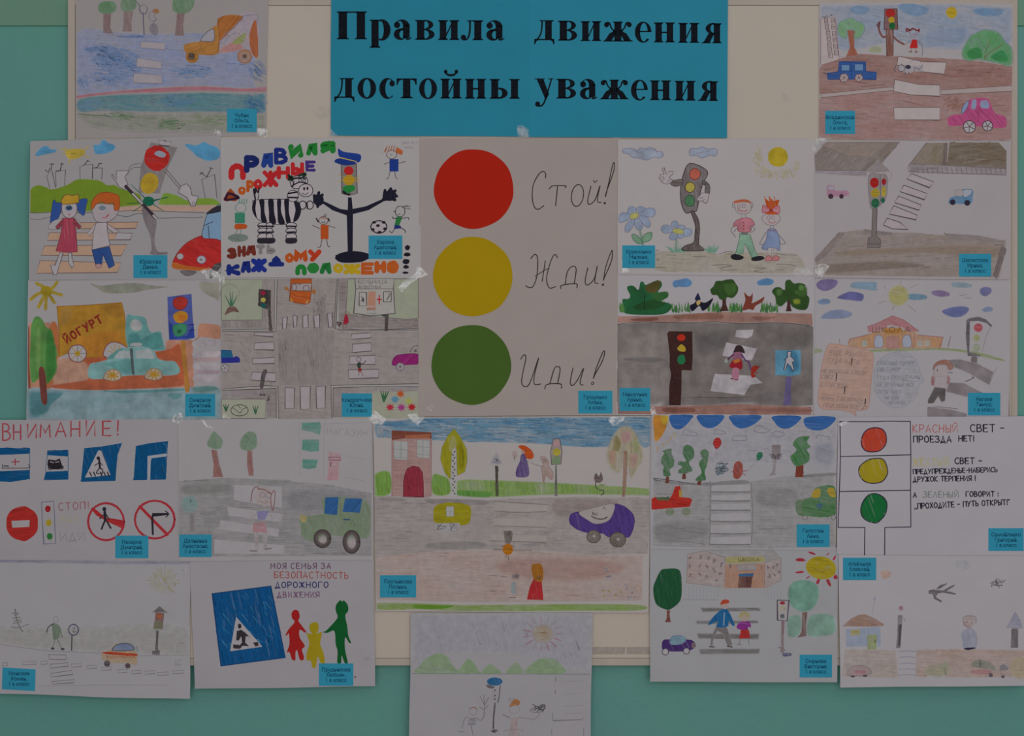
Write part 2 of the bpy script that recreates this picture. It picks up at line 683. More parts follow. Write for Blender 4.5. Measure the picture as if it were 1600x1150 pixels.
FONT = {
    'А': [[(0, 6), (2, 0), (4, 6)], [(0.7, 4), (3.3, 4)]],
    'Б': [[(3.4, 0), (0, 0), (0, 6)], arc(0.6, 4.4, 3, 1.6, -90, 90)],
    'В': [[(0, 0), (0, 6)], [(0, 0)] + arc(1.2, 1.4, 1.8, 1.4, -90, 90) + [(0, 2.9)], [(0, 2.9)] + arc(1.2, 4.4, 2.4, 1.6, -90, 90) + [(0, 6)]],
    'Г': [[(0, 6), (0, 0), (3.4, 0)]],
    'Д': [[(0, 7.2), (0, 6), (4.4, 6), (4.4, 7.2)], [(0.7, 6), (2.2, 0), (3.7, 6)]],
    'Е': [[(3.4, 0), (0, 0), (0, 6), (3.4, 6)], [(0, 3), (2.8, 3)]],
    'Ж': [[(2.5, 0), (2.5, 6)], [(0, 0), (2.5, 3), (0, 6)], [(5, 0), (2.5, 3), (5, 6)]],
    'З': [arc(1.5, 1.4, 1.7, 1.4, -150, 90), arc(1.5, 4.4, 2.1, 1.6, -90, 150)],
    'И': [[(0, 0), (0, 6), (3.8, 0), (3.8, 6)]],
    'К': [[(0, 0), (0, 6)], [(3.4, 0), (0, 3.2), (3.8, 6)]],
    'Л': [[(0, 6), (1.8, 0), (3.6, 6)]],
    'М': [[(0, 6), (0.4, 0), (2.3, 4), (4.2, 0), (4.6, 6)]],
    'Н': [[(0, 0), (0, 6)], [(3.8, 0), (3.8, 6)], [(0, 3), (3.8, 3)]],
    'О': [arc(2, 3, 2, 3, -90, 270, 14)],
    'П': [[(0, 6), (0, 0), (3.8, 0), (3.8, 6)]],
    'Р': [[(0, 6), (0, 0)], [(0, 0)] + arc(1.4, 1.7, 2, 1.7, -90, 90) + [(0, 3.4)]],
    'С': [arc(2.2, 3, 2.2, 3, -50, -310, 12)],
    'Т': [[(0, 0), (3.8, 0)], [(1.9, 0), (1.9, 6)]],
    'У': [[(0, 0), (1.9, 3.4)], [(3.8, 0), (0.8, 6)]],
    'Х': [[(0, 0), (3.8, 6)], [(3.8, 0), (0, 6)]],
    'Ц': [[(0, 0), (0, 6), (4.4, 6), (4.4, 7)], [(3.8, 0), (3.8, 6)]],
    'Ф': [[(2, 0), (2, 6)], arc(2, 2.6, 2, 1.6, 0, 360, 12)],
    'Э': [arc(1.4, 3, 2.2, 3, -130, 130, 10), [(1.4, 3), (3.4, 3)]],
    'Ю': [[(0, 0), (0, 6)], [(0, 3), (1.4, 3)], arc(3.2, 3, 1.8, 3, 0, 360, 12)],
    'Ч': [[(0, 0), (0.3, 2.6), (3.4, 3)], [(3.4, 0), (3.4, 6)]],
    'Ш': [[(0, 0), (0, 6), (5, 6), (5, 0)], [(2.5, 0), (2.5, 6)]],
    'Щ': [[(0, 0), (0, 6), (5.4, 6), (5.4, 7)], [(2.5, 0), (2.5, 6)], [(5, 0), (5, 6)]],
    'Ы': [[(0, 0), (0, 6)], [(0, 3)] + arc(1.2, 4.5, 1.4, 1.5, -90, 90) + [(0, 6)], [(4, 0), (4, 6)]],
    'Ь': [[(0, 0), (0, 6)], [(0, 3)] + arc(1.4, 4.5, 1.8, 1.5, -90, 90) + [(0, 6)]],
    'Я': [[(3.6, 6), (3.6, 0)], [(3.6, 0)] + arc(2, 1.7, 2, 1.7, -90, -270) + [(3.6, 3.4)], [(2.4, 3.4), (0, 6)]],
    '!': [[(0.6, 0), (0.4, 4.4)], [(0.4, 5.6), (0.45, 6)]],
    '-': [[(0, 3), (2.6, 3)]], '.': [[(0.2, 5.6), (0.2, 6)]], ',': [[(0.4, 5.4), (0, 6.8)]],
    ':': [[(0.2, 2), (0.2, 2.4)], [(0.2, 5), (0.2, 5.4)]], '"': [[(0, 0), (0, 1)], [(1, 0), (1, 1)]],
    '1': [[(0, 1.4), (1.4, 0), (1.4, 6)]],
}
FONT['Ё'] = FONT['Е'] + [[(1, -1.4), (1, -1)], [(2.6, -1.4), (2.6, -1)]]
FONT['Й'] = FONT['И'] + [[(1, -1.6), (1.9, -1), (2.8, -1.6)]]

M_LABEL = paper_mat('blue_label_paper', (38, 118, 142), 0.7)
M_LABEL_INK, _nt, _b = base_mat('label_ink', 0.6, 0.2)
_n = noise(_nt, 300, 2)
_nt.links.new(mixrgb(_nt, 'MIX', _n.outputs[0], alb((8, 58, 82)), alb((12, 68, 92))), _b.inputs['Base Color'])


def tape_mat(name, lo, hi, gl):
    m, nt, b = base_mat(name, 0.4, 0.5)
    b.inputs['Base Color'].default_value = (0.88, 0.88, 0.86, 1)
    g = nt.nodes.new('ShaderNodeBsdfGlossy')
    g.inputs['Roughness'].default_value = 0.22
    g.inputs['Color'].default_value = (0.95, 0.96, 0.94, 1)
    tr = nt.nodes.new('ShaderNodeBsdfTransparent')
    bp = nt.nodes.new('ShaderNodeBump')
    bp.inputs['Strength'].default_value = 0.4
    bp.inputs['Distance'].default_value = 0.004
    nt.links.new(noise(nt, 75, 2).outputs[0], bp.inputs['Height'])
    nt.links.new(bp.outputs[0], g.inputs['Normal'])
    m1, m2 = nt.nodes.new('ShaderNodeMixShader'), nt.nodes.new('ShaderNodeMixShader')
    m1.inputs[0].default_value = gl
    nt.links.new(b.outputs[0], m1.inputs[1])
    nt.links.new(g.outputs[0], m1.inputs[2])
    nt.links.new(ramp(nt, noise(nt, 95, 3).outputs[0], 0.40, 0.68, lo, hi), m2.inputs[0])
    nt.links.new(tr.outputs[0], m2.inputs[1])
    nt.links.new(m1.outputs[0], m2.inputs[2])
    nt.links.new(m2.outputs[0], nt.nodes['Material Output'].inputs[0])
    return m


M_TAPE = tape_mat('clear_tape', 0.08, 0.55, 0.35)
M_TAPE_FLAT = tape_mat('flat_clear_tape', 0.03, 0.28, 0.2)
# ------------------------------------------------------------------ setting: painted wall, seam, board
def wall_mat(name, c, c2):
    m, nt, b = base_mat(name, 0.45, 0.35)
    n = noise(nt, 5, 5, 0.65)
    c_ = mixrgb(nt, 'MIX', ramp(nt, n.outputs[0], 0.35, 0.65, 0, 1), alb(c), alb(c2))
    n3 = noise(nt, 60, 4, 0.7)
    c_ = mixrgb(nt, 'MULTIPLY', ramp(nt, n3.outputs[0], 0.62, 0.75, 0, 0.35), c_, (0.75, 0.8, 0.78))
    nt.links.new(c_, b.inputs['Base Color'])
    n2 = noise(nt, 26, 6, 0.7)
    bump(nt, b, n2.outputs[0], 0.35, 0.004)
    return m


M_WALL = wall_mat('teal_wall_paint', (74, 118, 114), (72, 121, 110))
M_WALL2 = wall_mat('green_wall_paint', (80, 120, 100), (84, 114, 98))
SEAM = wz(37.5)
tag(link('wall_back', box_mesh('wall_back', [(-2.5, 0, 0, 2.5, 0.1, SEAM - 0.0012, 0)], [M_WALL])), kind='structure')
tag(link('trim_1', box_mesh('trim_1', [(-2.5, -0.0022, SEAM + 0.0012, 2.5, 0.1, 3.2, 0)], [M_WALL2])), kind='structure')
tag(link('trim_2', box_mesh('trim_2', [(-2.5, 0.002, SEAM - 0.0012, 2.5, 0.1, SEAM + 0.0012, 0)], [M_WALL])), kind='structure')
fm, fnt, fb = base_mat('brown_floor_boards', 0.5, 0.3)
fn = noise(fnt, 3, 4, 0.6, (1, 8, 1))
fnt.links.new(mixrgb(fnt, 'MIX', fn.outputs[0], (0.28, 0.17, 0.10), (0.36, 0.23, 0.14)), fb.inputs['Base Color'])
tag(link('floor', box_mesh('floor', [(-2.5, -4.5, -0.1, 2.5, 0.1, 0, 0)], [fm])), kind='structure')

# notice board
M_BOARD, bnt, bb = base_mat('cream_board_face', 0.6, 0.25)
n1 = noise(bnt, 3, 3)
c_ = mixrgb(bnt, 'MIX', ramp(bnt, n1.outputs[0], 0.35, 0.65, 0, 1), alb((152, 144, 134)), alb((147, 140, 130)))
n2 = noise(bnt, 17, 3, 0.75)
c_ = mixrgb(bnt, 'MIX', ramp(bnt, n2.outputs[0], 0.64, 0.74, 0, 0.5), c_, alb((128, 128, 120)))
bnt.links.new(c_, bb.inputs['Base Color'])
bump(bnt, bb, noise(bnt, 7, 2).outputs[0], 0.2, 0.01)
M_RAIL, rnt, rb = base_mat('cream_painted_rail', 0.45, 0.35)
n1 = noise(rnt, 30, 4, 0.6, (1, 1, 0.2))
rnt.links.new(mixrgb(rnt, 'MIX', n1.outputs[0], alb((146, 138, 128)), alb((132, 124, 116))), rb.inputs['Base Color'])

bx0, bx1, by0, by1 = wx(106), wx(1590), wz(1040), wz(-4)
broot = link('notice_board', None, None, (0, 0, by0))
tag(broot, 'large cream notice board in a pale painted frame covered with drawings', 'notice board')
zz = by0


def bpart(name, boxes, mats):
    o = link(name, box_mesh(name, [(a, b, c - zz, d, e, f - zz, k) for (a, b, c, d, e, f, k) in boxes], mats), broot)
    bv = o.modifiers.new('b', 'BEVEL')
    bv.width = 0.0008
    bv.segments = 2
    return o


bpart('panel', [(bx0 + 0.004, BOARD_Y, by0 + 0.004, bx1 - 0.004, -0.0005, by1 - 0.004, 0)], [M_BOARD])
FY = BOARD_Y - 0.0006
# rails, with thin dark strips as painted shade between rail and panel
M_RAIL_SHADE, gnt, gb = base_mat('dark_rail_shade', 0.8, 0.1)
gnt.links.new(mixrgb(gnt, 'MIX', noise(gnt, 40).outputs[0], alb((70, 64, 60)), alb((90, 84, 78))), gb.inputs['Base Color'])
for (a, c, d, f) in ((bx0, by0, bx0 + 0.0115, by1), (bx1 - 0.0135, by0, bx1, by1)):
    rr = bpart('frame_rail', [(a, FY, c, d, -0.0004, f, 0)], [M_RAIL])
    ins = d if a == bx0 else a
    g = bpart('rail_shade_strip', [(ins - 0.0006, BOARD_Y - 0.0004, c + 0.011, ins + 0.0006, BOARD_Y + 0.002, f - 0.011, 0)], [M_RAIL_SHADE])
    if a != bx0:
        bpart('rail_ridge', [(a + 0.004, FY - 0.0012, c, a + 0.0075, FY + 0.0005, f, 0)], [M_RAIL])
for (c, f, gz) in ((by0, by0 + 0.0115, by0 + 0.0115), (by1 - 0.0125, by1, by1 - 0.0125)):
    bpart('frame_rail', [(bx0 + 0.0115, FY, c, bx1 - 0.0135, -0.0004, f, 0)], [M_RAIL])
    bpart('rail_shade_strip', [(bx0 + 0.012, BOARD_Y - 0.0004, gz - 0.0006, bx1 - 0.014, BOARD_Y + 0.002, gz + 0.0006, 0)], [M_RAIL_SHADE])
# strip of old grey tape along the bottom of the board
M_OLD, ont, obb = base_mat('old_grey_tape', 0.7, 0.2)
ont.links.new(mixrgb(ont, 'MIX', ramp(ont, noise(ont, 110, 4, .7).outputs[0], .4, .6, 0, 1), alb((122, 115, 109)), alb((132, 125, 119))), obb.inputs['Base Color'])
for a, b in ((922, 977), (979, 1020)):
    o = tag(link('old_tape_strip', box_mesh('old_tape_strip', [(wx(a), BOARD_Y - 0.0004, wz(1022) - zz, wx(b), BOARD_Y, wz(1011) - zz, 0)], [M_OLD]), broot),
            'grey strip of old tape')
# ------------------------------------------------------------------ blue title banner
BLUE = (31, 107, 128)
B = Sheet('title_banner', 'wide blue paper banner with two lines of large black printed words', 'banner',
          [(518, -6), (829, -6), (829, 214), (517, 212)], 1, (500, 0), paper=BLUE)
B.slab('blue_sheet', [(826, -6), (1137, -6), (1135.5, 216), (826, 214.5)], 0.0004, 0.0002, pm((33, 109, 130)))
INK = (7, 12, 19)


class Glyph:
    """bold serif letter: x-height 100, y up, collects polygons"""

    def __init__(self):
        self.p = []

    def poly(self, *pts):
        self.p.append(list(pts))
        return self

    def rect(self, x0, y0, x1, y1):
        return self.poly((x0, y0), (x1, y0), (x1, y1), (x0, y1))

    def stem(self, x, h=100, w=36, lo=0, sf=9, top=True, bot=True):
        self.rect(x, lo, x + w, h)
        if bot:
            self.poly((x - sf, lo), (x + w + sf, lo), (x + w + sf, lo + 4), (x + w, lo + 9), (x, lo + 9), (x - sf, lo + 4))
        if top:
            self.poly((x - sf, h), (x - sf, h - 4), (x, h - 9), (x + w, h - 9), (x + w + sf, h - 4), (x + w + sf, h))
        return self

    def ring(self, cx, cy, rx, ry, ix, irx, iry, a0=0, a1=360, iy=None):
        n = 28
        iy = cy if iy is None else iy
        for i in range(n):
            t0 = math.radians(a0 + (a1 - a0) * i / n)
            t1 = math.radians(a0 + (a1 - a0) * (i + 1) / n)
            self.poly((cx + rx * math.cos(t0), cy + ry * math.sin(t0)), (cx + rx * math.cos(t1), cy + ry * math.sin(t1)),
                      (ix + irx * math.cos(t1), iy + iry * math.sin(t1)), (ix + irx * math.cos(t0), iy + iry * math.sin(t0)))
        return self

    def ball(self, cx, cy, r):
        return self.poly(*[(cx + r * math.cos(t * math.pi / 8), cy + r * math.sin(t * math.pi / 8)) for t in range(16)])

    def curve(self, pts, ws):
        p = smooth(pts, False, 5)
        n = len(p)
        L, R = [], []
        for i in range(n):
            a, b = p[max(0, i - 1)], p[min(n - 1, i + 1)]
            dx, dy = b[0] - a[0], b[1] - a[1]
            ln = math.hypot(dx, dy) or 1
            t = i / (n - 1) * (len(ws) - 1)
            k = min(int(t), len(ws) - 2)
            w = (ws[k] + (ws[k + 1] - ws[k]) * (t - k)) / 2
            L.append((p[i][0] - dy / ln * w, p[i][1] + dx / ln * w))
            R.append((p[i][0] + dy / ln * w, p[i][1] - dx / ln * w))
        for i in range(n - 1):
            self.poly(L[i], L[i + 1], R[i + 1], R[i])
        return self


def G():
    return Glyph()


def ghalf(g, x, m=False):
    """arms of the letter zh"""
    s = -1 if m else 1
    X = lambda a: x + s * a
    g.ball(X(-40), 84, 13)
    g.curve([(X(-42), 93), (X(-26), 92), (X(-14), 66), (X(4), 52)], [8, 9, 7, 9])
    g.poly((X(-8), 56), (X(10), 56), (X(10), 44), (X(-14), 4), (X(-50), 4), (X(-26), 40), (X(-8), 50))
    g.poly((X(-58), 0), (X(-6), 0), (X(-6), 4), (X(-18), 9), (X(-44), 9), (X(-58), 4))
    return g


GL = {
    'П': G().stem(11, 141, 40).stem(98, 141, 40).rect(11, 134, 138, 141),
    'р': G().stem(10, 100, 36, -42, top=False).poly((0, 100), (46, 100), (46, 90), (0, 95)).ring(62, 48, 44, 54, 56, 16, 45, -112, 112),
    'а': G().rect(50, 10, 84, 76).ring(44, 66, 40, 36, 32, 18, 29, 0, 165).ball(19, 74, 16).ring(36, 27, 34, 29, 46, 15, 20, 45, 330)
        .curve([(52, 58), (40, 52), (24, 46)], [8, 9, 16]).curve([(66, 8), (78, 3), (94, 10)], [16, 9, 4]).rect(50, 8, 66, 20),
    'в': G().stem(9, sf=9).ring(52, 76, 37, 24, 50, 16, 18, -90, 90).ring(52, 27, 43, 27, 50, 18, 20, -90, 90)
        .rect(40, 94, 54, 100).rect(40, 0, 54, 7).rect(40, 49, 58, 56),
    'и': G().stem(9).stem(72).poly((42, 12), (42, 26), (75, 88), (75, 74)),
    'й': G().stem(9).stem(72).poly((42, 12), (42, 26), (75, 88), (75, 74)).ball(29, 136, 10).ball(88, 136, 10)
        .curve([(24, 138), (38, 122), (58, 118), (79, 122), (93, 138)], [8, 10, 13, 10, 8]),
    'л': G().stem(70).rect(34, 95, 76, 100).curve([(48, 97), (48, 60), (44, 26), (34, 6), (16, 0)], [9, 9, 9, 8, 5]).ball(15, 13, 14),
    'д': G().rect(60, 4, 96, 100).rect(30, 95, 106, 100).poly((96, 91), (106, 96), (106, 100), (96, 100))
        .curve([(44, 98), (42, 60), (34, 28), (18, 4)], [9, 8, 8, 9]).rect(3, 0, 108, 7)
        .poly((0, -20), (6, -20), (14, -4), (22, 0), (22, 6), (2, 6)).poly((111, -20), (105, -20), (97, -4), (89, 0), (89, 6), (109, 6)),
    'ж': ghalf(ghalf(G().stem(58, sf=7), 58), 94, True),
    'е': G().ring(46, 49, 45, 53, 50, 20, 46, 0, 318).rect(24, 49, 72, 56).poly((91, 49), (91, 53), (70, 56), (70, 49)),
    'н': G().stem(9).stem(72).rect(40, 46, 76, 54),
    'я': G().stem(68).ring(66, 74, 44, 28, 66, 16, 21, 90, 270).rect(60, 46, 76, 53).rect(60, 95, 76, 102)
        .poly((72, 50), (38, 50), (10, 4), (46, 4)).poly((0, 0), (52, 0), (52, 4), (42, 9), (12, 9), (0, 4)),
    'о': G().ring(48, 49, 47, 53, 48, 19, 46),
    'с': G().ring(46, 49, 45, 53, 56, 22, 46, 50, 312).ball(72, 74, 15),
    'т': G().stem(33, top=False, sf=12).rect(2, 94, 100, 100).poly((2, 100), (2, 68), (7, 68), (14, 88), (30, 95), (30, 100))
        .poly((100, 100), (100, 68), (95, 68), (88, 88), (72, 95), (72, 100)),
    'ы': G().stem(9, sf=9).ring(52, 28, 42, 28, 48, 18, 20, -90, 90).rect(40, 0, 54, 7).rect(40, 49, 54, 56).stem(112),
    'у': G().poly((12, 96), (50, 96), (80, 20), (62, -12)).poly((0, 100), (58, 100), (58, 96), (0, 96))
        .poly((74, 100), (108, 100), (108, 96), (74, 96)).curve([(94, 98), (72, 30), (54, -20), (38, -38), (18, -40)], [8, 9, 9, 9, 6]).ball(17, -30, 14),
}


def title(org, text, boxes, base, xh):
    """boxes: left,right of each letter; base: (first baseline, last baseline)"""
    B.org = org
    n = len(text)
    for i, (ch, (a, b)) in enumerate(zip(text, boxes)):
        g = GL[ch]
        xs = [p[0] for q in g.p for p in q]
        x0, x1 = min(xs), max(xs)
        bl = base[0] + (base[1] - base[0]) * i / max(1, n - 1)
        B.P('letter')
        lv = 16
        for q in g.p:
            pp = [B.T((a + (p[0] - x0) / (x1 - x0) * (b - a), bl - p[1] * xh / 100)) for p in q]
            tri = tessellate_polygon([[Vector((x, -y, 0)) for x, y in pp]])
            B.add(pp, [tuple(t) for t in tri], [alb(INK)] * len(pp), 1, lv + 3)
    B.flush()


title((500, 0), 'Правила', [(133, 368), (388, 552), (578, 718), (745, 895), (924, 1088), (1100, 1275), (1300, 1442)], (310, 318), 154)
title((820, 0), 'движения', [(72, 232), (258, 408), (435, 596), (610, 842), (858, 988), (1006, 1170), (1196, 1360), (1380, 1536)], (318, 342), 156)
title((500, 0), 'достойны', [(112, 272), (295, 440), (465, 586), (600, 756), (775, 915), (942, 1106), (1133, 1298), (1325, 1560)], (767, 774), 154)
title((820, 0), 'уважения', [(76, 228), (246, 400), (430, 566), (584, 812), (828, 960), (976, 1140), (1168, 1332), (1350, 1508)], (770, 792), 154)
B.org = (500, 0)
B.tape('80,1005 140,1062 100,1070 78,1060', flat=True)
B.org = (820, 0)
B.tape('-60,985 -30,980 90,1035 40,1075 -60,1078', flat=True)
B.tape('560,1040 760,1060 740,1085 700,1088', flat=True)
# ------------------------------------------------------------------ the drawings
GR = 'children\'s drawings on the notice board'
BLK, PEN = (34, 32, 40), (82, 76, 82)
WH = (141, 138, 141)


def sheet(label, quad, zi, org, s=5, paper=PAPER, **k):
    return Sheet('drawing', label, 'drawing', quad, zi, org, s, paper, GR, **k)


def tree(S, trunk, crown, tc, cc, tst='c', cst='c', name='drawn_tree', ol=None, ang=70, soft=8, ow=4):
    S.P(name)
    S.f(trunk, tc, tst, sm=0, ang=80)
    S.SP('crown')
    S.f(crown, cc, cst, ang=ang, soft=soft, ol=ol, ow=ow)
    S.flush()


# 1 ---- orange truck on a blue road (top left)
S = sheet('crayon drawing of an orange truck on a blue road with three trees',
          [(119, -8), (420, -8), (416, 212), (119, 217)], 0, (100, 0), paper=(130, 126, 125))
S.P('drawn_road')
S.f('100,255 400,250 700,262 1100,258 1480,310 1485,620 1480,700 1100,672 700,690 400,715 110,745', (118, 126, 152), 'p', ang=4, soft=14)
S.smear(420, 470, 170, 85, (58, 104, 152), 16, 190, 16, 90)
S.smear(300, 390, 130, 28, (50, 98, 150), 22, 60, 13, 80)
S.smear(500, 540, 110, 60, (60, 104, 152), 8, 80, 14, 80)
S.smear(380, 600, 180, 80, (86, 114, 154), 8, 80, 15, 90)
S.smear(150, 640, 40, 80, (62, 104, 148), 50, 24, 9, 60)
S.smear(1000, 560, 160, 55, (72, 110, 150), 3, 90, 11, 90)
S.smear(1515, 560, 60, 85, (48, 92, 142), 32, 60, 11, 60)
S.f('420,285 600,280 620,298 440,296', (86, 104, 140), 'p', ang=2)
S.P('drawn_verge')
S.f('115,745 400,712 700,690 1060,672 1400,690 1575,680 1575,720 1100,712 800,722 400,735 120,772', (150, 92, 104), 'c', ang=-3, soft=8)
S.f('120,775 400,740 800,728 1100,720 1480,735 1578,735 1578,880 1480,885 1100,880 700,880 300,870 120,880', (78, 116, 124), 'c', ang=5, soft=14)
S.smear(210, 820, 90, 45, (84, 114, 146), 6, 40, 10, 70)
S.smear(900, 790, 130, 50, (70, 108, 146), 4, 60, 11, 90)
S.smear(1490, 820, 90, 85, (40, 90, 136), 26, 90, 11, 60)
S.f('130,880 500,885 1000,885 1500,890 1578,900 1570,1020 900,1035 300,1010 140,930', (116, 119, 108), 'p', ang=5, soft=16)
S.smear(450, 905, 130, 32, (66, 104, 62), 6, 60, 10, 70)
S.smear(840, 970, 100, 50, (60, 102, 54), -6, 70, 11, 60)
S.smear(1150, 930, 200, 50, (92, 112, 78), 4, 50, 10, 90)
S.l('120,890 260,905 330,900', (76, 98, 70), 6)
S.l('540,965 620,978', (90, 100, 84), 4)
S.P('drawn_crosswalk')
for q in ('603,325 790,338 790,392 600,375', '575,455 765,485 760,540 570,522', '548,575 765,590 768,655 545,648'):
    S.P('crosswalk_stripe')
    S.f(q, (138, 132, 136), 'm', sm=0, ol=(110, 106, 122), ow=4)
S.l('795,385 930,398', (110, 108, 125), 4)
for tr, cr in (('310,100 372,100 362,215 385,262 345,265 310,258', '340,5 395,15 418,55 400,95 350,112 290,108 265,70 280,25'),
               ('470,90 540,90 528,175 532,248 462,248 468,165', '470,-30 560,-30 568,60 530,90 470,95 440,50'),
               ('885,100 945,100 932,200 940,282 868,280 880,180', '870,-30 1010,-30 1015,60 960,105 890,105 845,70')):
    tree(S, tr, cr, (112, 92, 92), (84, 116, 86), cst='c')
S.P('drawn_road_sign')
S.l('620,105 628,275', (76, 74, 96), 7)
S.o(622, 75, 32, 36, (98, 96, 116), 5)
S.l('555,5 590,40 600,90 640,110 655,60', (86, 88, 96), 5)
S.P('drawn_person')
S.e(720, 90, 26, 20, (148, 106, 66), st='c')
S.o(700, 130, 34, 40, (104, 102, 122), 5, 20, 320)
S.f('690,185 730,200 735,270 700,275 670,240 672,210', (98, 94, 104), 'p', ang=80)
S.l('700,120 722,150 700,170 712,190', (100, 98, 118), 4)
S.P('drawn_truck')
S.f('1210,140 1300,125 1510,120 1515,440 1470,430 1380,390 1205,410', (140, 128, 134), 'p', ang=30)
S.f('1212,140 1400,128 1330,210 1215,320', (158, 98, 50), 'c', ang=-50)
S.f('1502,165 1518,435 1475,425 1450,330 1460,230', (158, 92, 60), 'c', ang=85)
S.f('1215,405 1290,345 1350,335 1400,370 1350,400', (160, 108, 100), 'c', ang=-30)
S.f('1320,330 1400,265 1425,270 1400,330 1350,350', (128, 132, 84), 'c', ang=-40)
S.l('1210,360 1260,270 1330,220 1400,130', (96, 104, 130), 5)
S.l('1400,128 1510,120 1505,190', (104, 106, 120), 4)
S.l('1250,340 1300,280 1360,260 1400,300', (110, 112, 130), 4)
S.f('945,350 1060,325 1075,300 1150,225 1205,210 1212,330 1200,425 1050,428 1000,400 950,410', (164, 114, 58), 'c', ang=-20)
S.f('1070,320 1100,270 1150,232 1175,240 1172,320 1110,325', (132, 130, 138), 'm', ol=(92, 84, 86), ow=6)
S.l('1205,150 1215,300 1205,410', (130, 84, 50), 7)
S.l('1060,330 1100,420 1190,425', (136, 92, 66), 5)
S.SP('wheel')
S.e(1003, 443, 50, 52, (150, 104, 50), st='c'); S.e(998, 442, 26, 28, (58, 46, 44), st='c')
S.SP('wheel')
S.e(1413, 443, 52, 52, (146, 112, 88), st='c', ol=(150, 96, 52), ow=8); S.e(1413, 442, 17, 17, (66, 54, 56), st='c')
S.name_label(355, 170.5, 401.5, 206.5, ['Чубик', 'Ольга,', '1 а класс'])
S.tape('1180,1010 1215,1012 1235,1065 1170,1065')
S.tape('1510,1000 1590,1010 1590,1085 1500,1060')

# 2 ---- brown road, blue car and pink car (top right)
S = sheet('drawing of a brown road with a blue car and a pink car',
          [(1280, 4), (1583.5, 6), (1580, 220), (1279, 218)], 0, (1270, 0), paper=(140, 136, 138))
S.P('drawn_sky')
S.f('60,40 1550,55 1560,290 1500,390 1200,400 850,380 640,330 200,400 175,130 60,130', (120, 130, 146), 'p', ang=12, soft=20)
for q in ('285,70 340,40 440,60 438,95 380,118 300,105', '660,40 760,25 900,60 890,110 800,132 700,100', '1250,80 1300,62 1480,70 1475,115 1400,135 1280,120'):
    S.f(q, (94, 122, 150), 'p', ang=8, soft=8)
S.f('880,260 1200,200 1180,330 1100,370 900,370', (112, 126, 148), 'p', ang=10, soft=24)
S.e(1082, 100, 45, 48, (186, 160, 46), st='c', soft=6)
S.f('450,370 525,365 530,410 440,410', (128, 138, 88), 'p', ang=80, soft=8)
S.P('drawn_road')
S.f('60,520 200,465 340,425 560,435 640,440 1000,460 1200,470 1480,510 1560,530 1550,665 1000,700 600,680 60,735', (130, 98, 92), 'c', ang=6)
S.f('60,765 600,705 1000,742 1555,718 1545,1090 60,1075', (136, 106, 102), 'c', ang=3)
S.smear(1110, 810, 90, 60, (120, 78, 62), -22, 70, 10, 60)
S.smear(1280, 570, 260, 60, (120, 84, 76), 4, 90, 11, 110)
S.smear(380, 470, 200, 40, (120, 84, 76), 2, 50, 10, 90)
S.smear(300, 900, 230, 120, (128, 94, 90), 4, 60, 10, 110)
S.smear(780, 600, 120, 26, (120, 82, 74), 6, 30, 10, 80)
for q in ('560,660 380,680', '1020,590 1160,600 1300,585', '80,920 220,900', '700,790 860,825', '1380,830 1500,822', '300,640 420,650'):
    S.l(q, (116, 78, 72), 6, st='c')
S.f('60,735 600,682 640,690 640,712 600,710 60,765', (142, 132, 130), 'm', sm=0, ol=(100, 80, 78), ow=4)
S.f('1000,705 1555,670 1555,715 1000,740', (142, 132, 130), 'm', sm=0, ol=(100, 80, 78), ow=4)
S.P('drawn_crosswalk')
for q in ('665,440 860,485 1040,488 1025,582 780,555 655,510', '636,622 830,662 990,665 990,755 760,742 630,715', '630,842 990,840 990,940 635,938'):
    S.P('crosswalk_stripe')
    S.f(q, (150, 142, 142), 'm', sm=0, ol=(96, 78, 76), ow=5)
S.P('drawn_building')
S.f('60,148 172,135 204,465 60,510', (150, 140, 140), 'm', sm=0, ol=(118, 96, 96), ow=4)
for r_, x0, n in ((0, 96, 7), (1, 140, 6)):
    for i in range(n):
        x = x0 + i * (4 if r_ == 0 else 5) - (6 if r_ == 0 and i < 2 else 0)
        y = 145 + i * (45 if r_ == 0 else 50)
        S.box([(x, y), (x + 24 + i, y + 3), (x + 27 + i, y + 38), (x + 2, y + 36)], (92, 72, 76), 4)
        S.l([(x + 5, y + 14), (x + 22, y + 16)], (96, 78, 80), 4, 0)
        S.l([(x + 5, y + 24), (x + 22, y + 26)], (96, 78, 80), 4, 0)
tree(S, '268,238 325,240 322,370 350,430 262,442 288,370', '250,160 300,142 340,165 385,185 402,230 370,290 320,300 322,240 268,240 262,300 210,280 192,225 210,175',
     (138, 84, 68), (98, 140, 98), ol=(84, 118, 100))
S.P('drawn_bush')
S.f('1165,440 1170,380 1225,290 1250,270 1330,235 1400,240 1460,265 1500,330 1540,360 1560,420 1555,500 1520,520 1460,500 1300,470 1200,475', (76, 134, 84), 'c', ang=60, soft=10, ol=(88, 116, 104), ow=4)
S.f('1200,400 1300,370 1320,460 1220,460', (56, 120, 70), 'c', ang=20, soft=12)
S.f('1380,450 1480,390 1530,470 1480,490', (56, 124, 76), 'c', ang=20, soft=12)
S.l('1338,470 1350,400 1380,320', (104, 88, 60), 4)
S.l('1342,460 1370,420 1480,350', (110, 84, 66), 5)
S.P('drawn_traffic_light')
S.f('560,72 655,70 662,232 555,235', (106, 62, 54), 'c', sm=0, ang=80, ol=(78, 52, 50))
S.f('570,232 625,232 625,438 578,440', (112, 70, 60), 'c', sm=0, ang=85, ol=(84, 58, 54))
S.l('575,285 545,290 520,250 510,205', (110, 70, 64), 15)
S.l('500,200 520,175 515,220', (90, 62, 62), 12)
S.l('625,285 660,320 710,348', (110, 70, 64), 14)
S.SP('lamp', 'red lamp'); S.e(603, 105, 38, 34, (160, 42, 38), st='c')
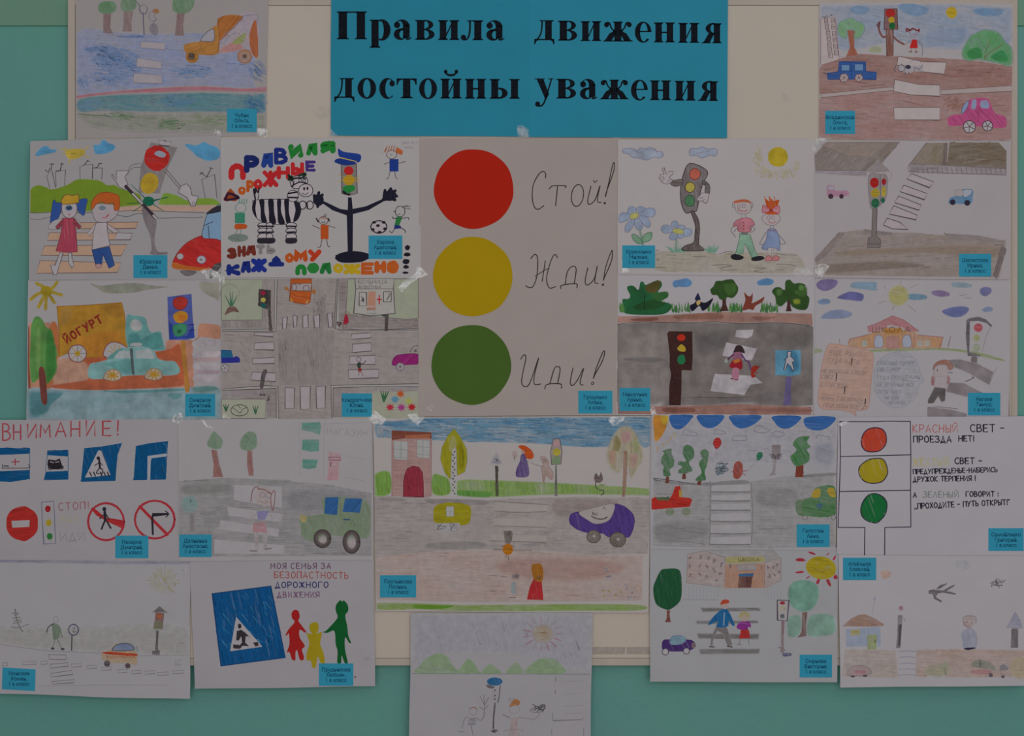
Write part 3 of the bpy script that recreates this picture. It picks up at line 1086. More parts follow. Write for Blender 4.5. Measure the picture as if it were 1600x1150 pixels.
S.SP('lamp', 'yellow lamp'); S.e(612, 158, 24, 24, (186, 158, 44), st='c')
S.SP('lamp', 'green lamp'); S.e(618, 204, 24, 26, (26, 92, 48), st='c')
S.P('drawn_girl')
S.f('775,310 810,310 818,378 752,378', (172, 38, 36), 'm', sm=0)
S.o(784, 262, 27, 30, (116, 88, 88), 4)
S.l('755,240 732,225 730,245 752,240 780,225 810,240 828,232 826,250', (112, 44, 46), 11)
S.l('765,315 720,350', (108, 78, 78), 4); S.l('812,318 835,345', (108, 78, 78), 4)
S.l('770,380 766,405', (100, 80, 78), 4); S.l('800,380 804,408', (100, 80, 78), 4)
S.l('752,404 770,408', (100, 72, 50), 8); S.l('796,408 814,408', (100, 72, 50), 8)
S.l('772,270 784,275 795,268', (150, 50, 50), 3)
S.l('820,315 850,350 856,400 850,440', (96, 104, 112), 5)
S.P('drawn_dog')
S.f('660,520 720,508 760,525 850,510 850,560 790,560 740,575 690,560 660,545', (138, 132, 136), 'm')
S.e(742, 525, 22, 16, (50, 48, 60), st='m')
S.o(690, 535, 28, 26, (72, 68, 78), 5); S.l('650,510 635,545 645,560', (80, 76, 90), 6)
S.l('700,515 690,500', (72, 68, 78), 5); S.l('718,560 722,580', (72, 68, 78), 5); S.l('745,560 750,582', (72, 68, 78), 5)
S.l('780,520 830,540 855,505', (84, 80, 92), 4); S.l('790,560 800,530 840,560', (84, 80, 92), 4)
S.o(800, 495, 40, 25, (98, 104, 112), 4, 180, 360)
S.P('drawn_blue_car')
S.f('110,575 195,562 205,485 412,485 412,560 495,565 492,622 330,620 115,622', (48, 82, 140), 'c', sm=0, ang=4, ol=(36, 62, 112))
S.box('222,508 285,555', (40, 68, 120), 4, (94, 122, 156)); S.box('325,502 392,555', (40, 68, 120), 4, (94, 122, 156))
S.l('297,490 300,600', (34, 56, 104), 5)
S.SP('wheel'); S.wheel(242, 610, 33, (110, 66, 58), WH, 6)
S.SP('wheel'); S.wheel(358, 610, 30, (110, 66, 58), WH, 6)
S.l('85,550 175,528', (100, 80, 78), 4); S.l('80,570 120,585', (60, 56, 74), 5); S.l('500,550 525,535', (110, 92, 90), 4); S.l('500,570 530,580', (110, 92, 90), 4)
S.P('drawn_pink_car')
S.f('1050,920 1100,895 1170,885 1180,820 1240,770 1350,765 1385,800 1420,880 1500,910 1515,960 1500,1000 1420,1005 1200,985 1070,990 1048,950', (164, 72, 116), 'c', ang=50, soft=8)
S.f('1160,890 1170,830 1215,785 1200,850', (120, 132, 162), 'm', ol=(80, 76, 96), ow=4)
S.f('1240,785 1275,782 1270,850 1235,850', (122, 138, 166), 'c', soft=5)
S.f('1310,790 1360,785 1378,840 1330,852 1305,830', (122, 138, 166), 'c', soft=5)
S.l('1285,860 1290,960', (130, 40, 86), 4)
S.SP('wheel'); S.wheel(1220, 992, 48, (64, 50, 54), WH, 5, 6)
S.SP('wheel'); S.wheel(1362, 985, 40, (64, 50, 54), WH, 5, 6)
S.name_label(1289, 173.5, 1335.5, 209.5, ['Владимская', 'Ольга,', '1 а класс'])
S.tape('20,1090 110,1095 100,1112 30,1115')

# 3 ---- two children, tall traffic light and red car
S = sheet('drawing of two big-eyed children on a crossing beside a red car',
          [(48.5, 221), (346, 213), (347, 437), (46.5, 438)], 2, (40, 215), paper=(132, 130, 131))
S.P('drawn_clouds')
for q in ('80,135 130,75 180,68 200,90 245,95 240,118 190,130 120,145 95,150', '535,60 580,55 600,15 620,10 650,40 700,60 705,90 650,125 560,135 540,110',
          '1255,50 1340,60 1395,35 1440,55 1500,75 1525,110 1520,160 1480,180 1420,185 1340,150 1300,110 1260,80'):
    S.P('drawn_cloud')
    S.f(q, (76, 138, 176), 'w', soft=6)
S.P('drawn_sun')
S.f('320,100 380,88 460,92 470,130 420,165 350,175 320,140', (184, 162, 62), 'w', soft=6)
for q in ('280,90 330,110', '310,85 335,100', '350,180 350,205', '470,95 495,70', '465,140 500,160', '300,130 330,125'):
    S.l(q, (166, 148, 66), 8)
S.l('360,125 380,130 395,122', (120, 84, 40), 4)
S.P('drawn_buildings')
for q in ('195,400 170,300 215,270 240,395', '245,385 238,270 318,255 310,380', '432,325 430,235 465,215 530,212 525,325', '530,325 530,240 605,240 600,330', '1408,475 1380,330 1480,290 1500,480'):
    S.P('drawn_building')
    S.l(q, PEN, 5, 0)
S.P('drawn_antennas')
for q in ('160,255 185,275 195,240', '195,210 228,208', '212,210 205,262', '245,262 275,262 290,205', '280,208 302,208', '460,220 490,185', '485,180 505,190', '540,240 565,235 585,205', '575,208 600,205', '1370,275 1420,310 1455,240', '1440,238 1468,245', '1365,290 1390,275'):
    S.l(q, (60, 54, 62), 6, 0)
S.P('drawn_hills')
S.f('40,430 60,390 110,372 170,390 200,405 260,395 340,365 390,335 440,325 560,332 610,350 640,372 700,372 740,395 800,415 900,450 905,530 880,545 740,545 735,570 200,585 40,585', (106, 132, 38), 'm', soft=4)
S.f('1060,480 1090,435 1180,450 1260,490 1300,480 1460,475 1532,520 1532,535 1200,530 1050,525', (112, 142, 52), 'm', soft=4)
S.f('740,545 900,530 1260,530 1530,530 1532,575 1300,580 740,580', (156, 132, 118), 'm', soft=3)
S.l('40,588 150,590 200,585 400,590 700,580 850,572 1200,582 1400,590', PEN, 5)
S.l('45,635 110,642 200,620', PEN, 4); S.l('720,605 800,620 880,595 960,605', PEN, 5); S.l('1020,630 1100,632 1200,625 1300,628 1390,622', PEN, 5)
S.P('drawn_crosswalk')
for q in ('200,668 885,662 862,712 180,715', '190,745 840,748 825,800 175,805', '155,848 800,838 750,925 125,922', '118,962 752,980 722,1055 92,1062'):
    S.P('crosswalk_stripe')
    S.f(q, (164, 136, 116), 'm', sm=0, ol=(98, 84, 84), ow=5)
S.f('720,745 838,750 822,798 700,798', WH, 'm', sm=0, ol=(98, 84, 84), ow=4)
S.P('drawn_girl')
S.f('225,490 250,512 290,515 275,600 235,665 200,670 210,570', (44, 76, 140), 'm', ol=(40, 50, 90), ow=4)
S.f('410,500 485,480 475,545 460,610 415,570', (44, 76, 140), 'm', ol=(40, 50, 90), ow=4)
S.f('200,675 260,640 400,635 440,700 420,715 395,690 200,720', WH, 'm', ol=(110, 96, 100), ow=3)
S.e(348, 555, 60, 78, (144, 138, 142), st='m', ol=(86, 74, 78), ow=5)
S.f('290,520 300,465 330,448 370,455 415,448 422,500 400,515', (182, 146, 46), 'm', ol=(100, 76, 48), ow=6)
S.e(345, 552, 28, 20, (70, 96, 124), st='c'); S.scrib(345, 552, 22, 14, (40, 60, 90), 4)
S.l('335,600 348,608 358,598', (150, 70, 80), 5)
S.f('300,632 385,632 400,740 410,895 330,898 245,888 280,760', (156, 62, 82), 'c', sm=0, ang=86, ol=(112, 50, 62), ow=5)
S.f('300,635 240,700 255,720 300,680', (140, 56, 70), 'c', sm=0, ol=(98, 50, 56), ow=5)
S.f('385,632 440,700 425,715 380,670', (140, 56, 70), 'c', sm=0, ol=(98, 50, 56), ow=5)
S.f('275,900 300,900 270,1000 250,1070 225,1075 200,995 235,1000', WH, 'm', sm=0, ol=(96, 86, 90), ow=5)
S.f('340,900 365,900 370,950 385,1000 370,1020 345,990', WH, 'm', sm=0, ol=(96, 86, 90), ow=5)
S.P('drawn_boy')
S.f('520,530 560,520 640,520 730,540 715,610 660,655 600,665 545,640', (142, 134, 138), 'm', ol=(96, 84, 88), ow=5)
S.f('518,545 530,490 580,440 650,430 730,455 740,510 735,560 700,570 690,515 640,520 600,505 560,520 530,560', (186, 92, 38), 'm', ol=(130, 62, 36), ow=5)
S.e(605, 552, 28, 18, (88, 108, 122), st='c')
S.l('585,600 598,596', (140, 100, 96), 5); S.l('605,625 625,630 655,600 640,622', (168, 84, 92), 7)
S.f('560,665 640,665 645,740 665,845 525,880 535,740', (146, 140, 143), 'm', sm=0, ol=(90, 80, 86), ow=5)
S.f('560,665 490,745 505,775 535,735', (146, 138, 140), 'm', sm=0, ol=(110, 96, 98), ow=4)
S.f('640,672 735,735 700,750 650,715', (146, 138, 140), 'm', sm=0, ol=(96, 80, 82), ow=5)
S.f('525,880 660,855 700,1000 660,1022 610,910 600,990 560,1010', (42, 74, 132), 'c', sm=0, ang=80, ol=(38, 56, 100))
S.f('555,992 595,990 590,1020 560,1015', (150, 120, 120), 'm', ol=(100, 76, 78), ow=3)
S.P('drawn_traffic_light')
S.f('985,40 1190,80 1110,250 1050,440 890,430 905,220', (104, 98, 98), 'c', sm=0, ang=75, sp=3)
S.f('915,545 985,570 1028,650 1012,800 1035,890 1110,895 1100,915 980,912 990,870 975,760 930,650', (98, 90, 92), 'c', ang=80)
S.box('1045,20 1145,38 1125,68 1050,60', (90, 84, 92), 4, (140, 135, 140)); S.l('1050,62 1120,72', (40, 38, 44), 7); S.l('1090,22 1098,32', (60, 50, 50), 6)
S.SP('lamp', 'red lamp'); S.e(1030, 163, 100, 98, (182, 42, 38), st='c', wv=0.04, sp=2.6)
S.f('1015,120 1050,105 1100,130 1080,160 1020,140', (124, 130, 142), 'm')
S.l('960,190 1000,205 1060,195 1095,170', (198, 64, 54), 5)
S.SP('lamp', 'yellow lamp'); S.e(972, 360, 68, 84, (192, 160, 44), rot=20, st='w')
S.SP('lamp', 'green scribbled lamp'); S.e(965, 500, 45, 38, (20, 96, 72), st='m')
for q in ('965,500 830,370', '950,505 795,518', '960,505 845,578', '980,510 1090,580', '985,505 1110,465', '985,495 1120,470'):
    S.l(q, (24, 88, 66), 8, 0, taper=.5)
S.P('drawn_arm')
S.l('900,205 830,220 790,300', PEN, 4); S.l('905,235 840,240 800,290', PEN, 4)
S.f('715,262 810,262 780,310 805,370 780,410 740,390 700,330 675,300 680,288 715,330', (145, 140, 143), 'm', sm=0, ol=PEN, ow=5)
S.P('drawn_arm')
S.l('1100,245 1220,390', PEN, 5, 0); S.l('1095,270 1205,400', PEN, 5, 0)
S.f('1195,430 1220,380 1260,362 1290,390 1305,455 1355,460 1340,500 1330,535 1300,540 1265,470', (145, 140, 143), 'm', sm=0, ol=PEN, ow=5)
S.l('1310,500 1310,535', PEN, 4); S.l('1325,500 1328,535', PEN, 4)
S.P('drawn_baton')
S.f('790,370 835,420 1035,630 1020,645 905,520 775,385', (150, 144, 146), 'm', sm=0, ol=(70, 64, 70), ow=5)
S.f('790,370 850,430 830,445 775,385', (48, 42, 48), 'm', sm=0)
S.f('930,515 1010,600 990,612 910,525', (50, 40, 48), 'm', sm=0)
S.P('drawn_red_car')
S.f('1532,540 1470,560 1425,600 1400,680 1390,790 1532,800', (112, 142, 168), 'm', ol=(60, 70, 88), ow=5)
S.f('1532,535 1480,545 1430,580 1420,600 1532,578', (40, 38, 46), 'm')
S.l('1395,690 1465,660', (50, 56, 74), 6); S.l('1430,690 1440,790', (50, 56, 74), 6)
S.f('1532,815 1400,790 1375,770 1270,820 1200,890 1155,975 1180,1000 1300,1020 1440,1035 1532,1000', (174, 42, 40), 'c', ang=30, sp=2.6, ol=(126, 36, 40), ow=5)
S.f('1160,975 1250,1000 1400,1020 1440,1010 1420,1040 1250,1035 1155,1020', (204, 112, 48), 'c')
S.e(1212, 930, 26, 24, WH, ol=(110, 84, 90), ow=5); S.e(1378, 955, 34, 30, WH, ol=(100, 90, 120), ow=5); S.e(1374, 955, 10, 9, (100, 96, 104))
S.SP('wheel'); S.f('1215,1040 1340,1045 1310,1075 1250,1080', (74, 66, 68), 'c')
S.SP('wheel'); S.f('1435,1100 1445,1040 1480,990 1532,975 1532,1010 1500,1050 1490,1102', (52, 46, 48), 'c', sm=0)
S.scrib(1520, 1068, 12, 18, (60, 56, 60), 4)
S.name_label(209.5, 399, 262.5, 434.8, ['Юрасова', 'Диана,', '1 а класс'])
S.tape('1370,1040 1440,1018 1560,1080 1540,1120 1425,1112')

# 4 ---- zebra, felt-pen letters
S = sheet('drawing with thick coloured marker lettering around a striped zebra',
          [(345.5, 216), (657, 216), (658, 435), (347, 434)], 3, (340, 215), paper=(143, 140, 140))


def puffy(name, text, boxes, w, cols, o=0.0):
    w *= 1.24
    soft_font = {'П': [[(0, 6), (0.1, 2.2), (0.9, 0.5), (2, 0), (3.1, 0.6), (3.8, 2.4), (3.9, 6)]],
                 'Л': [[(0, 6), (1.2, 0.4), (2.4, 0.4), (3.6, 6)]], 'А': [[(0, 6), (1.2, 0.4), (2.6, 0.4), (3.9, 6)], [(0.7, 4), (3.3, 4)]],
                 'Д': [[(0, 6), (2.2, 5.7), (4.4, 6)], [(1.2, 4.8), (1.5, 2), (2.2, 0.6), (3, 2), (3.3, 4.8)]]}
    w0 = w
    for ch, (x0, y0, x1, y1), c in zip(text, boxes, cols):
        w = min(w0, 0.31 * min(x1 - x0, y1 - y0) if ch in 'ЕВЫ' else 0.42 * (x1 - x0))
        S.P('marker_letter')
        g = soft_font.get(ch) or FONT[ch]
        wd = max(p[0] for sk in g for p in sk)
        hh = max(p[1] for sk in g for p in sk)
        i = w / 2
        if ch == 'О':
            S.e((x0 + x1) / 2, (y0 + y1) / 2, (x1 - x0) / 2, (y1 - y0) / 2, c, wv=0.05)
            S.e((x0 + x1) / 2, (y0 + y1) / 2 - 3, 7, 8, (150, 144, 146) if w < 36 else c)
            continue
        for sk in g:
            q = [(x0 + i + a / wd * (x1 - x0 - w), y0 + i + b / hh * (y1 - y0 - w)) for a, b in sk]
            S.l(q, c, w, 1 if len(q) > 5 else 0, st='m')


RD, NV, GN, OG, YL, BR = (176, 36, 40), (24, 40, 112), (30, 116, 46), (204, 96, 36), (186, 158, 32), (104, 42, 32)
BLU = (30, 58, 132)
puffy('', 'ПРАВИЛЯ', [(90, 205, 225, 335), (210, 140, 330, 280), (345, 110, 440, 240), (445, 82, 552, 215), (555, 55, 675, 162), (695, 38, 785, 145), (805, 30, 925, 128)], 36,
      [RD, (22, 34, 92), BLU, NV, GN, GN, GN])
puffy('', 'ДОРОЖНЫЕ', [(50, 400, 160, 500), (165, 385, 225, 450), (228, 335, 290, 430), (285, 328, 355, 410), (355, 260, 480, 390), (465, 225, 570, 330), (575, 195, 680, 300), (690, 182, 770, 270)], 28,
      [(150, 66, 30), OG, OG, RD, RD, RD, RD, (60, 42, 110)])
S.l('65,485 90,440 150,460 160,475 80,490', (50, 24, 40), 22)
puffy('', 'ЗНАТЬ', [(80, 862, 155, 950), (160, 845, 225, 935), (225, 835, 305, 925), (305, 838, 375, 915), (385, 838, 455, 912)], 25,
      [BR, BR, BR, (108, 104, 104), (112, 108, 108)])
puffy('', 'КАЖДОМУ', [(75, 990, 185, 1080), (185, 955, 265, 1060), (265, 945, 390, 1055), (400, 925, 525, 1010), (530, 905, 600, 980), (598, 885, 708, 972), (710, 875, 815, 972)], 30,
      [NV, NV, (26, 44, 130), NV, OG, (206, 88, 34), (206, 66, 34)])
puffy('', 'ПОЛОЖЕНО', [(610, 992, 700, 1078), (705, 980, 795, 1062), (800, 972, 895, 1068), (905, 985, 985, 1062), (985, 985, 1120, 1072), (1122, 975, 1225, 1072), (1228, 965, 1320, 1062), (1322, 962, 1418, 1065)], 30,
      [GN, (36, 118, 50), (30, 106, 50), YL, YL, OG, OG, (210, 104, 40)])
S.P('drawn_zebra')
S.f('305,490 560,485 640,510 655,570 620,650 520,680 400,675 320,640 280,580 280,520', (150, 144, 146), 'm', ol=BLK, ow=5)
for q in ('285,500 305,500 300,560 310,630 280,580', '330,492 368,490 370,580 390,665 345,650 340,560', '400,490 440,490 445,580 460,672 410,665 405,580', '470,490 500,490 500,580 530,672 480,672 472,580',
          '525,490 560,490 560,580 575,660 540,665 530,580', '600,500 640,515 652,570 630,640 595,655 612,570'):
    S.f(q, (26, 24, 36), 'm')
S.l('320,490 330,400', BLK, 5); S.l('300,490 285,400 300,440 300,400 318,430 330,395', BLK, 12)
for (x, y, h) in ((360, 690, 130), (410, 690, 120), (580, 690, 130)):
    for i in range(3):
        S.e(x, y + i * 42, 42 if x != 410 else 26, 24, (150, 144, 146), ol=BLK, ow=6)
    S.l([(x - 34, y + 4), (x + 32, y + 6)], (30, 26, 36), 12)
    S.l([(x - 30, y + 52), (x + 30, y + 50)], (30, 26, 36), 12)
    S.f([(x - 40, y + 100), (x + 38, y + 98), (x + 36, y + 135), (x - 38, y + 138)], (36, 32, 40), 'm')
S.e(592, 458, 42, 45, (150, 144, 146), ol=BLK, ow=5); S.l('556,440 625,428', (30, 26, 36), 13); S.l('552,470 630,472', (30, 26, 36), 13)
S.f('570,340 610,305 680,300 708,340 690,375 640,400 590,395', (150, 144, 146), 'm', ol=BLK, ow=6)
S.l('590,325 640,318 690,322', (30, 26, 36), 13); S.l('580,385 640,352 700,362', (30, 26, 36), 10); S.l('600,345 590,385', (30, 26, 36), 10); S.e(648, 338, 13, 11, WH, ol=BLK, ow=5); S.e(680, 342, 11, 11, WH, ol=BLK, ow=5)
S.l('560,330 580,310 590,335 560,300', (24, 40, 30), 22); S.l('640,300 690,285 670,315', (24, 48, 34), 20)
S.e(692, 415, 56, 50, (150, 144, 146), ol=BLK, ow=6); S.e(680, 402, 8, 14, BLK); S.e(706, 400, 8, 14, BLK); S.l('660,435 690,448 715,430', BLK, 5)
for x in (668, 725):
    S.e(x, 530, 26, 32, (150, 144, 146), ol=BLK, ow=7)
S.l('640,520 650,560', (30, 26, 36), 14); S.l('700,510 705,555', (30, 26, 36), 12)
S.P('drawn_traffic_light')
S.f('968,200 1085,205 1095,440 1030,455 975,440', (104, 100, 96), 'c', sm=0, ol=(70, 64, 68))
S.f('945,90 990,115 1115,135 1115,190 1080,195 1060,180 960,160', (28, 56, 132), 'm')
S.f('920,180 960,165 1060,185 1080,210 1000,220 925,200', (26, 50, 120), 'm'); S.l('960,160 1085,190', (170, 150, 80), 8)
S.f('1022,470 1050,470 1058,560 1160,540 1285,485 1310,420 1340,430 1355,395 1400,440 1390,480 1330,495 1300,500 1180,570 1060,600 1058,890 1180,910 1185,950 1100,975 1000,978 920,950 925,920 1020,890 1012,610 900,570 830,520 790,540 750,510 750,460 780,470 795,430 825,495 960,560 1020,568', (24, 24, 40), 'm', sm=0)
S.e(792, 490, 40, 48, (24, 24, 40)); S.e(1345, 458, 54, 40, (24, 24, 40))
for q in ('760,480 758,455', '785,460 795,432', '815,470 822,450', '1305,440 1310,415', '1335,430 1355,402', '1370,430 1390,418', '1385,465 1402,460', '1370,485 1388,490', '790,520 785,542'):
    S.l(q, (24, 24, 40), 22, 0)
S.f('925,935 960,905 1060,888 1170,905 1185,935 1130,972 1000,980 940,965', (22, 22, 36), 'm')
S.SP('lamp', 'red lamp'); S.e(1027, 262, 37, 34, (180, 32, 36))
S.SP('lamp', 'yellow lamp'); S.e(1030, 335, 45, 40, (190, 150, 36), st='c')
for q in ('990,330 945,350', '990,310 950,295', '1075,325 1110,300', '1080,345 1115,355', '1080,335 1112,330'):
    S.l(q, (180, 150, 50), 5)
S.SP('lamp', 'green lamp'); S.f('990,385 1060,375 1075,410 1020,435 985,420', (34, 122, 54), 'm')
S.f('985,415 1020,440 1040,435 1030,455 985,440', (26, 24, 30), 'm')
for nm, hx, hy, hr, bx, cc, pts in (('drawn_boy', 1362, 135, 40, (1345, 172, 1415, 268), (26, 54, 128), ('1345,195 1302,212', '1415,205 1470,190', '1350,268 1335,320 1318,322', '1385,268 1395,315 1410,325')),
                                    ('drawn_boy', 830, 650, 36, (808, 685, 870, 795), (202, 88, 34), ('806,715 745,688', '870,690 922,708', '820,795 805,855 785,858', '855,795 865,850 885,852'))):
    S.P(nm)
    S.r(*bx, cc)
    S.o(hx, hy, hr, hr * .85, (96, 70, 66), 5)
    for q in pts:
        S.l(q, (70, 58, 66), 5)
S.l('1300,120 1320,85', (150, 84, 50), 5)
for x, y in ((1325, 72), (1345, 68), (1365, 66), (1385, 70), (1405, 78), (1425, 90), (1440, 105), (1445, 125)):
    S.l([(x - 10, 108 + (y - 66) * .5), (x, y)], (150, 84, 50), 6, 0)
S.f('1400,85 1450,110 1430,135 1400,120', (190, 100, 50), 'c')
S.l('775,635 790,660', BLK, 10); S.l('870,635 875,655', BLK, 10); S.l('830,625 840,600', BLK, 4); S.l('845,622 852,598', BLK, 4); S.l('800,630 860,635', (150, 90, 60), 5)
S.l('815,660 832,668 845,655', BLK, 4); S.l('1350,135 1365,140', (80, 60, 60), 4)
S.P('drawn_boy')
S.r(140, 590, 218, 672, (52, 118, 96)); S.o(185, 550, 42, 38, (70, 120, 110), 5); S.f('145,678 225,680 228,712 145,718', (196, 88, 36), 'm')
for x in (170, 190, 210, 230):
    S.l([(x, 515), (x + 5, 485)], (60, 120, 106), 6)
S.l('160,718 145,752', (80, 110, 100), 5); S.l('190,718 180,765', (80, 110, 100), 5); S.P('drawn_shadow'); S.e(165, 785, 80, 32, (82, 98, 92), st='c')
S.P('drawn_running_boy')
S.f('1400,620 1445,625 1420,690 1385,685', (40, 110, 56), 'm', sm=0); S.f('1385,685 1430,690 1440,710 1380,718', (30, 40, 110), 'm', sm=0)
S.o(1428, 580, 38, 42, BLK, 5); S.l('1375,578 1395,585', BLK, 5); S.l('1410,600 1430,603', BLK, 4)
S.l('1455,545 1510,540', BLK, 4); S.l('1458,555 1510,560', BLK, 4); S.l('1450,540 1490,532', BLK, 4)
S.l('1405,635 1370,632 1375,620', BLK, 5); S.l('1440,635 1490,628 1495,645', BLK, 5); S.l('1385,715 1365,745 1345,732', BLK, 5); S.l('1435,710 1465,725 1468,745', BLK, 6)
S.P('drawn_football')
S.e(1262, 700, 62, 48, (146, 140, 142), ol=BLK, ow=9)
for x, y in ((1225, 665), (1300, 665), (1255, 690), (1215, 720), (1310, 715), (1268, 742)):
    S.e(x, y, 15, 11, (30, 28, 34))
S.P('drawn_crossing_marks')
for x, y, a, b in ((1485, 862, 20, 20), (1483, 915, 26, 16), (1475, 970, 27, 20), (1475, 1012, 22, 14), (1470, 1057, 24, 9)):
    S.P('crossing_mark')
    S.e(x, y, a, b, (26, 24, 34), wv=.1)
S.P('pencil_scribble')
S.hand('АНИ РИТА', 1440, 35, 22, (116, 110, 116), 3); S.hand('МАРИ', 1465, 72, 20, (118, 112, 118), 3)
S.name_label(576.5, 368.5, 629, 405, ['Карпов', 'Анатолий,', '1 а класс'])
S.tape('1430,1140 1540,1070 1575,1020 1585,1090 1500,1150')
S.tape('10,1070 60,1090 60,1140 20,1150')
# 5 ---- large grey poster with three lights
S = Sheet('traffic_light_poster', 'large grey poster with red, yellow and green paper discs and handwritten commands', 'poster',
          [(655, 217), (966, 217), (965, 649), (654, 650)], 3, (650, 210), paper=(133, 125, 121), wav=0.3)


def disc(cx, cy, r, col, lab):
    ed = []
    for i in range(72):
        t = 2 * math.pi * i / 72
        z = r * (1 + 0.006 * math.sin(5 * t + cx) + 0.004 * math.sin(9 * t))
        ed.append((cx + z * math.cos(t), cy + z * math.sin(t)))
    S.slab('paper_disc', ed, 0.0004, 0.00025, pm(col), label=lab)


S.flush()
disc(740.5, 295.8, 62, (140, 24, 8), 'red paper disc')
disc(739, 432.5, 62, (137, 113, 2), 'yellow paper disc')
disc(736.3, 570, 62.2, (54, 78, 28), 'green paper disc')
HP = (52, 46, 44)
S.P('handwriting')
S.l('1010,345 1012,310 990,293 955,320 915,400 908,500 925,570 955,588 998,560', HP, 8)
S.l('1040,430 1070,405 1165,405 1165,420', HP, 8); S.l('1105,408 1090,560', HP, 8)
S.o(1260, 480, 47, 86, HP, 8, 0, 360, 8)
S.l('1365,410 1340,520 1355,550 1400,510 1435,405 1415,520 1445,535', HP, 8); S.l('1385,362 1395,378 1412,364', HP, 7)
S.l('1478,490 1500,400 1535,240 1548,235 1540,300 1490,440 1478,490', HP, 8); S.e(1473, 540, 9, 10, HP)
S.l('898,970 930,938 950,975 945,1100 920,1180 890,1200 858,1185', HP, 8); S.l('1010,990 985,1150', HP, 8, 0)
S.l('1105,965 1085,940 1055,985 1020,1120 1040,1200 1090,1190', HP, 8); S.l('930,1110 1010,1060 1040,1050', HP, 6)
S.l('1130,1205 1140,1180 1250,1168 1255,1200', HP, 8); S.l('1165,1175 1180,1080 1215,1035 1250,1050 1235,1170', HP, 8)
S.l('1340,1045 1320,1150 1340,1178 1390,1130 1415,1030 1395,1150 1420,1165', HP, 8)
S.l('1465,1140 1480,1040 1522,920 1532,920 1525,990 1475,1110 1462,1140', HP, 8); S.e(1459, 1176, 9, 10, HP)
S.org = (650, 430)
S.l('818,655 845,622 858,650 835,760 825,840 850,870 890,840 958,645 925,780 925,850 970,850', HP, 8)
S.l('1005,888 1015,860 1050,848 1130,850 1135,882', HP, 8); S.l('1045,850 1080,730 1110,715 1125,740 1105,850', HP, 8)
S.l('1225,725 1205,830 1220,862 1260,820 1308,725 1280,840 1305,858', HP, 8)
S.l('1385,805 1410,720 1460,598 1472,610 1450,680 1400,770 1385,805', HP, 8); S.o(1378, 845, 9, 10, HP, 6)
S.name_label(903.4, 610.5, 956.5, 646, ['Грошенко', 'Алёна,', '1 а класс'])
S.tape('80,1035 120,1015 150,1030 110,1070', flat=True)
S.tape('1490,1075 1530,1030 1535,1085', flat=True)
S.org = (650, 210)
S.tape('5,1040 40,1040 95,1095 40,1120 5,1110')
S.tape('810,-10 870,-5 900,20 830,30', flat=True)

# 6 ---- waving traffic light, two children, flowers
S = sheet('drawing of a leaning traffic light in white gloves beside two children and blue flowers',
          [(965, 219), (1271, 218), (1270, 431), (964.5, 429)], 4, (960, 215), paper=(145, 141, 141))
S.P('drawn_ground')
S.f('315,898 530,885 690,880 830,915 900,890 1200,900 1430,915 1425,1060 700,1055 315,1040', (136, 130, 116), 'p', ang=2, soft=10)
for q in ('320,885 345,882', '400,918 480,922', '605,930 720,928', '815,912 870,895 920,892', '1240,905 1330,918 1425,922', '755,1000 850,995 915,1005 830,1020 860,1038 950,1035',
          '1085,1020 1180,1020 1110,1040 1090,1048 1160,1055', '1260,990 1340,992 1415,1005', '1250,1035 1315,1036', '320,950 345,958 325,965', '320,1015 400,1018'):
    S.l(q, (96, 92, 88), 5)
S.P('drawn_clouds')
CL = (126, 134, 148)
S.f('60,105 85,90 150,92 175,105 200,85 245,92 270,80 310,90 325,110 365,115 380,145 350,165 310,155 250,180 190,165 140,160 110,135 70,125', CL, 'w', ol=(108, 106, 124), ow=5)
S.P('drawn_cloud'); S.f('580,110 600,88 640,92 680,78 730,95 780,90 800,120 780,150 740,145 680,165 640,145 590,145', CL, 'w', ol=(108, 106, 124), ow=5)
S.l('150,105 200,125', (108, 106, 124), 4); S.l('240,100 310,100 330,130', (108, 106, 124), 4); S.l('630,130 680,120 740,110', (108, 106, 124), 4)
S.P('drawn_sun')
S.smear(1120, 180, 40, 110, (148, 138, 88), 70, 46, 10, 34); S.smear(1200, 285, 90, 40, (150, 138, 96), 60, 46, 10, 34); S.smear(1350, 285, 80, 45, (146, 138, 104), 50, 36, 10, 34); S.smear(1420, 220, 26, 40, (146, 140, 104), 50, 14, 9, 30)
for _ in range(20):
    t = random.uniform(math.radians(15), math.radians(205))
    rr = random.uniform(118, 175)
    x, y = 1275 + rr * math.cos(t), 155 + rr * math.sin(t)
    S.l([(x, y), (x + 22 * math.cos(t) + 6, y + 22 * math.sin(t))], (152, 142, 92), 6, 0, 'c', taper=.6)
S.e(1272, 155, 80, 80, (164, 144, 32), st='w', soft=4)
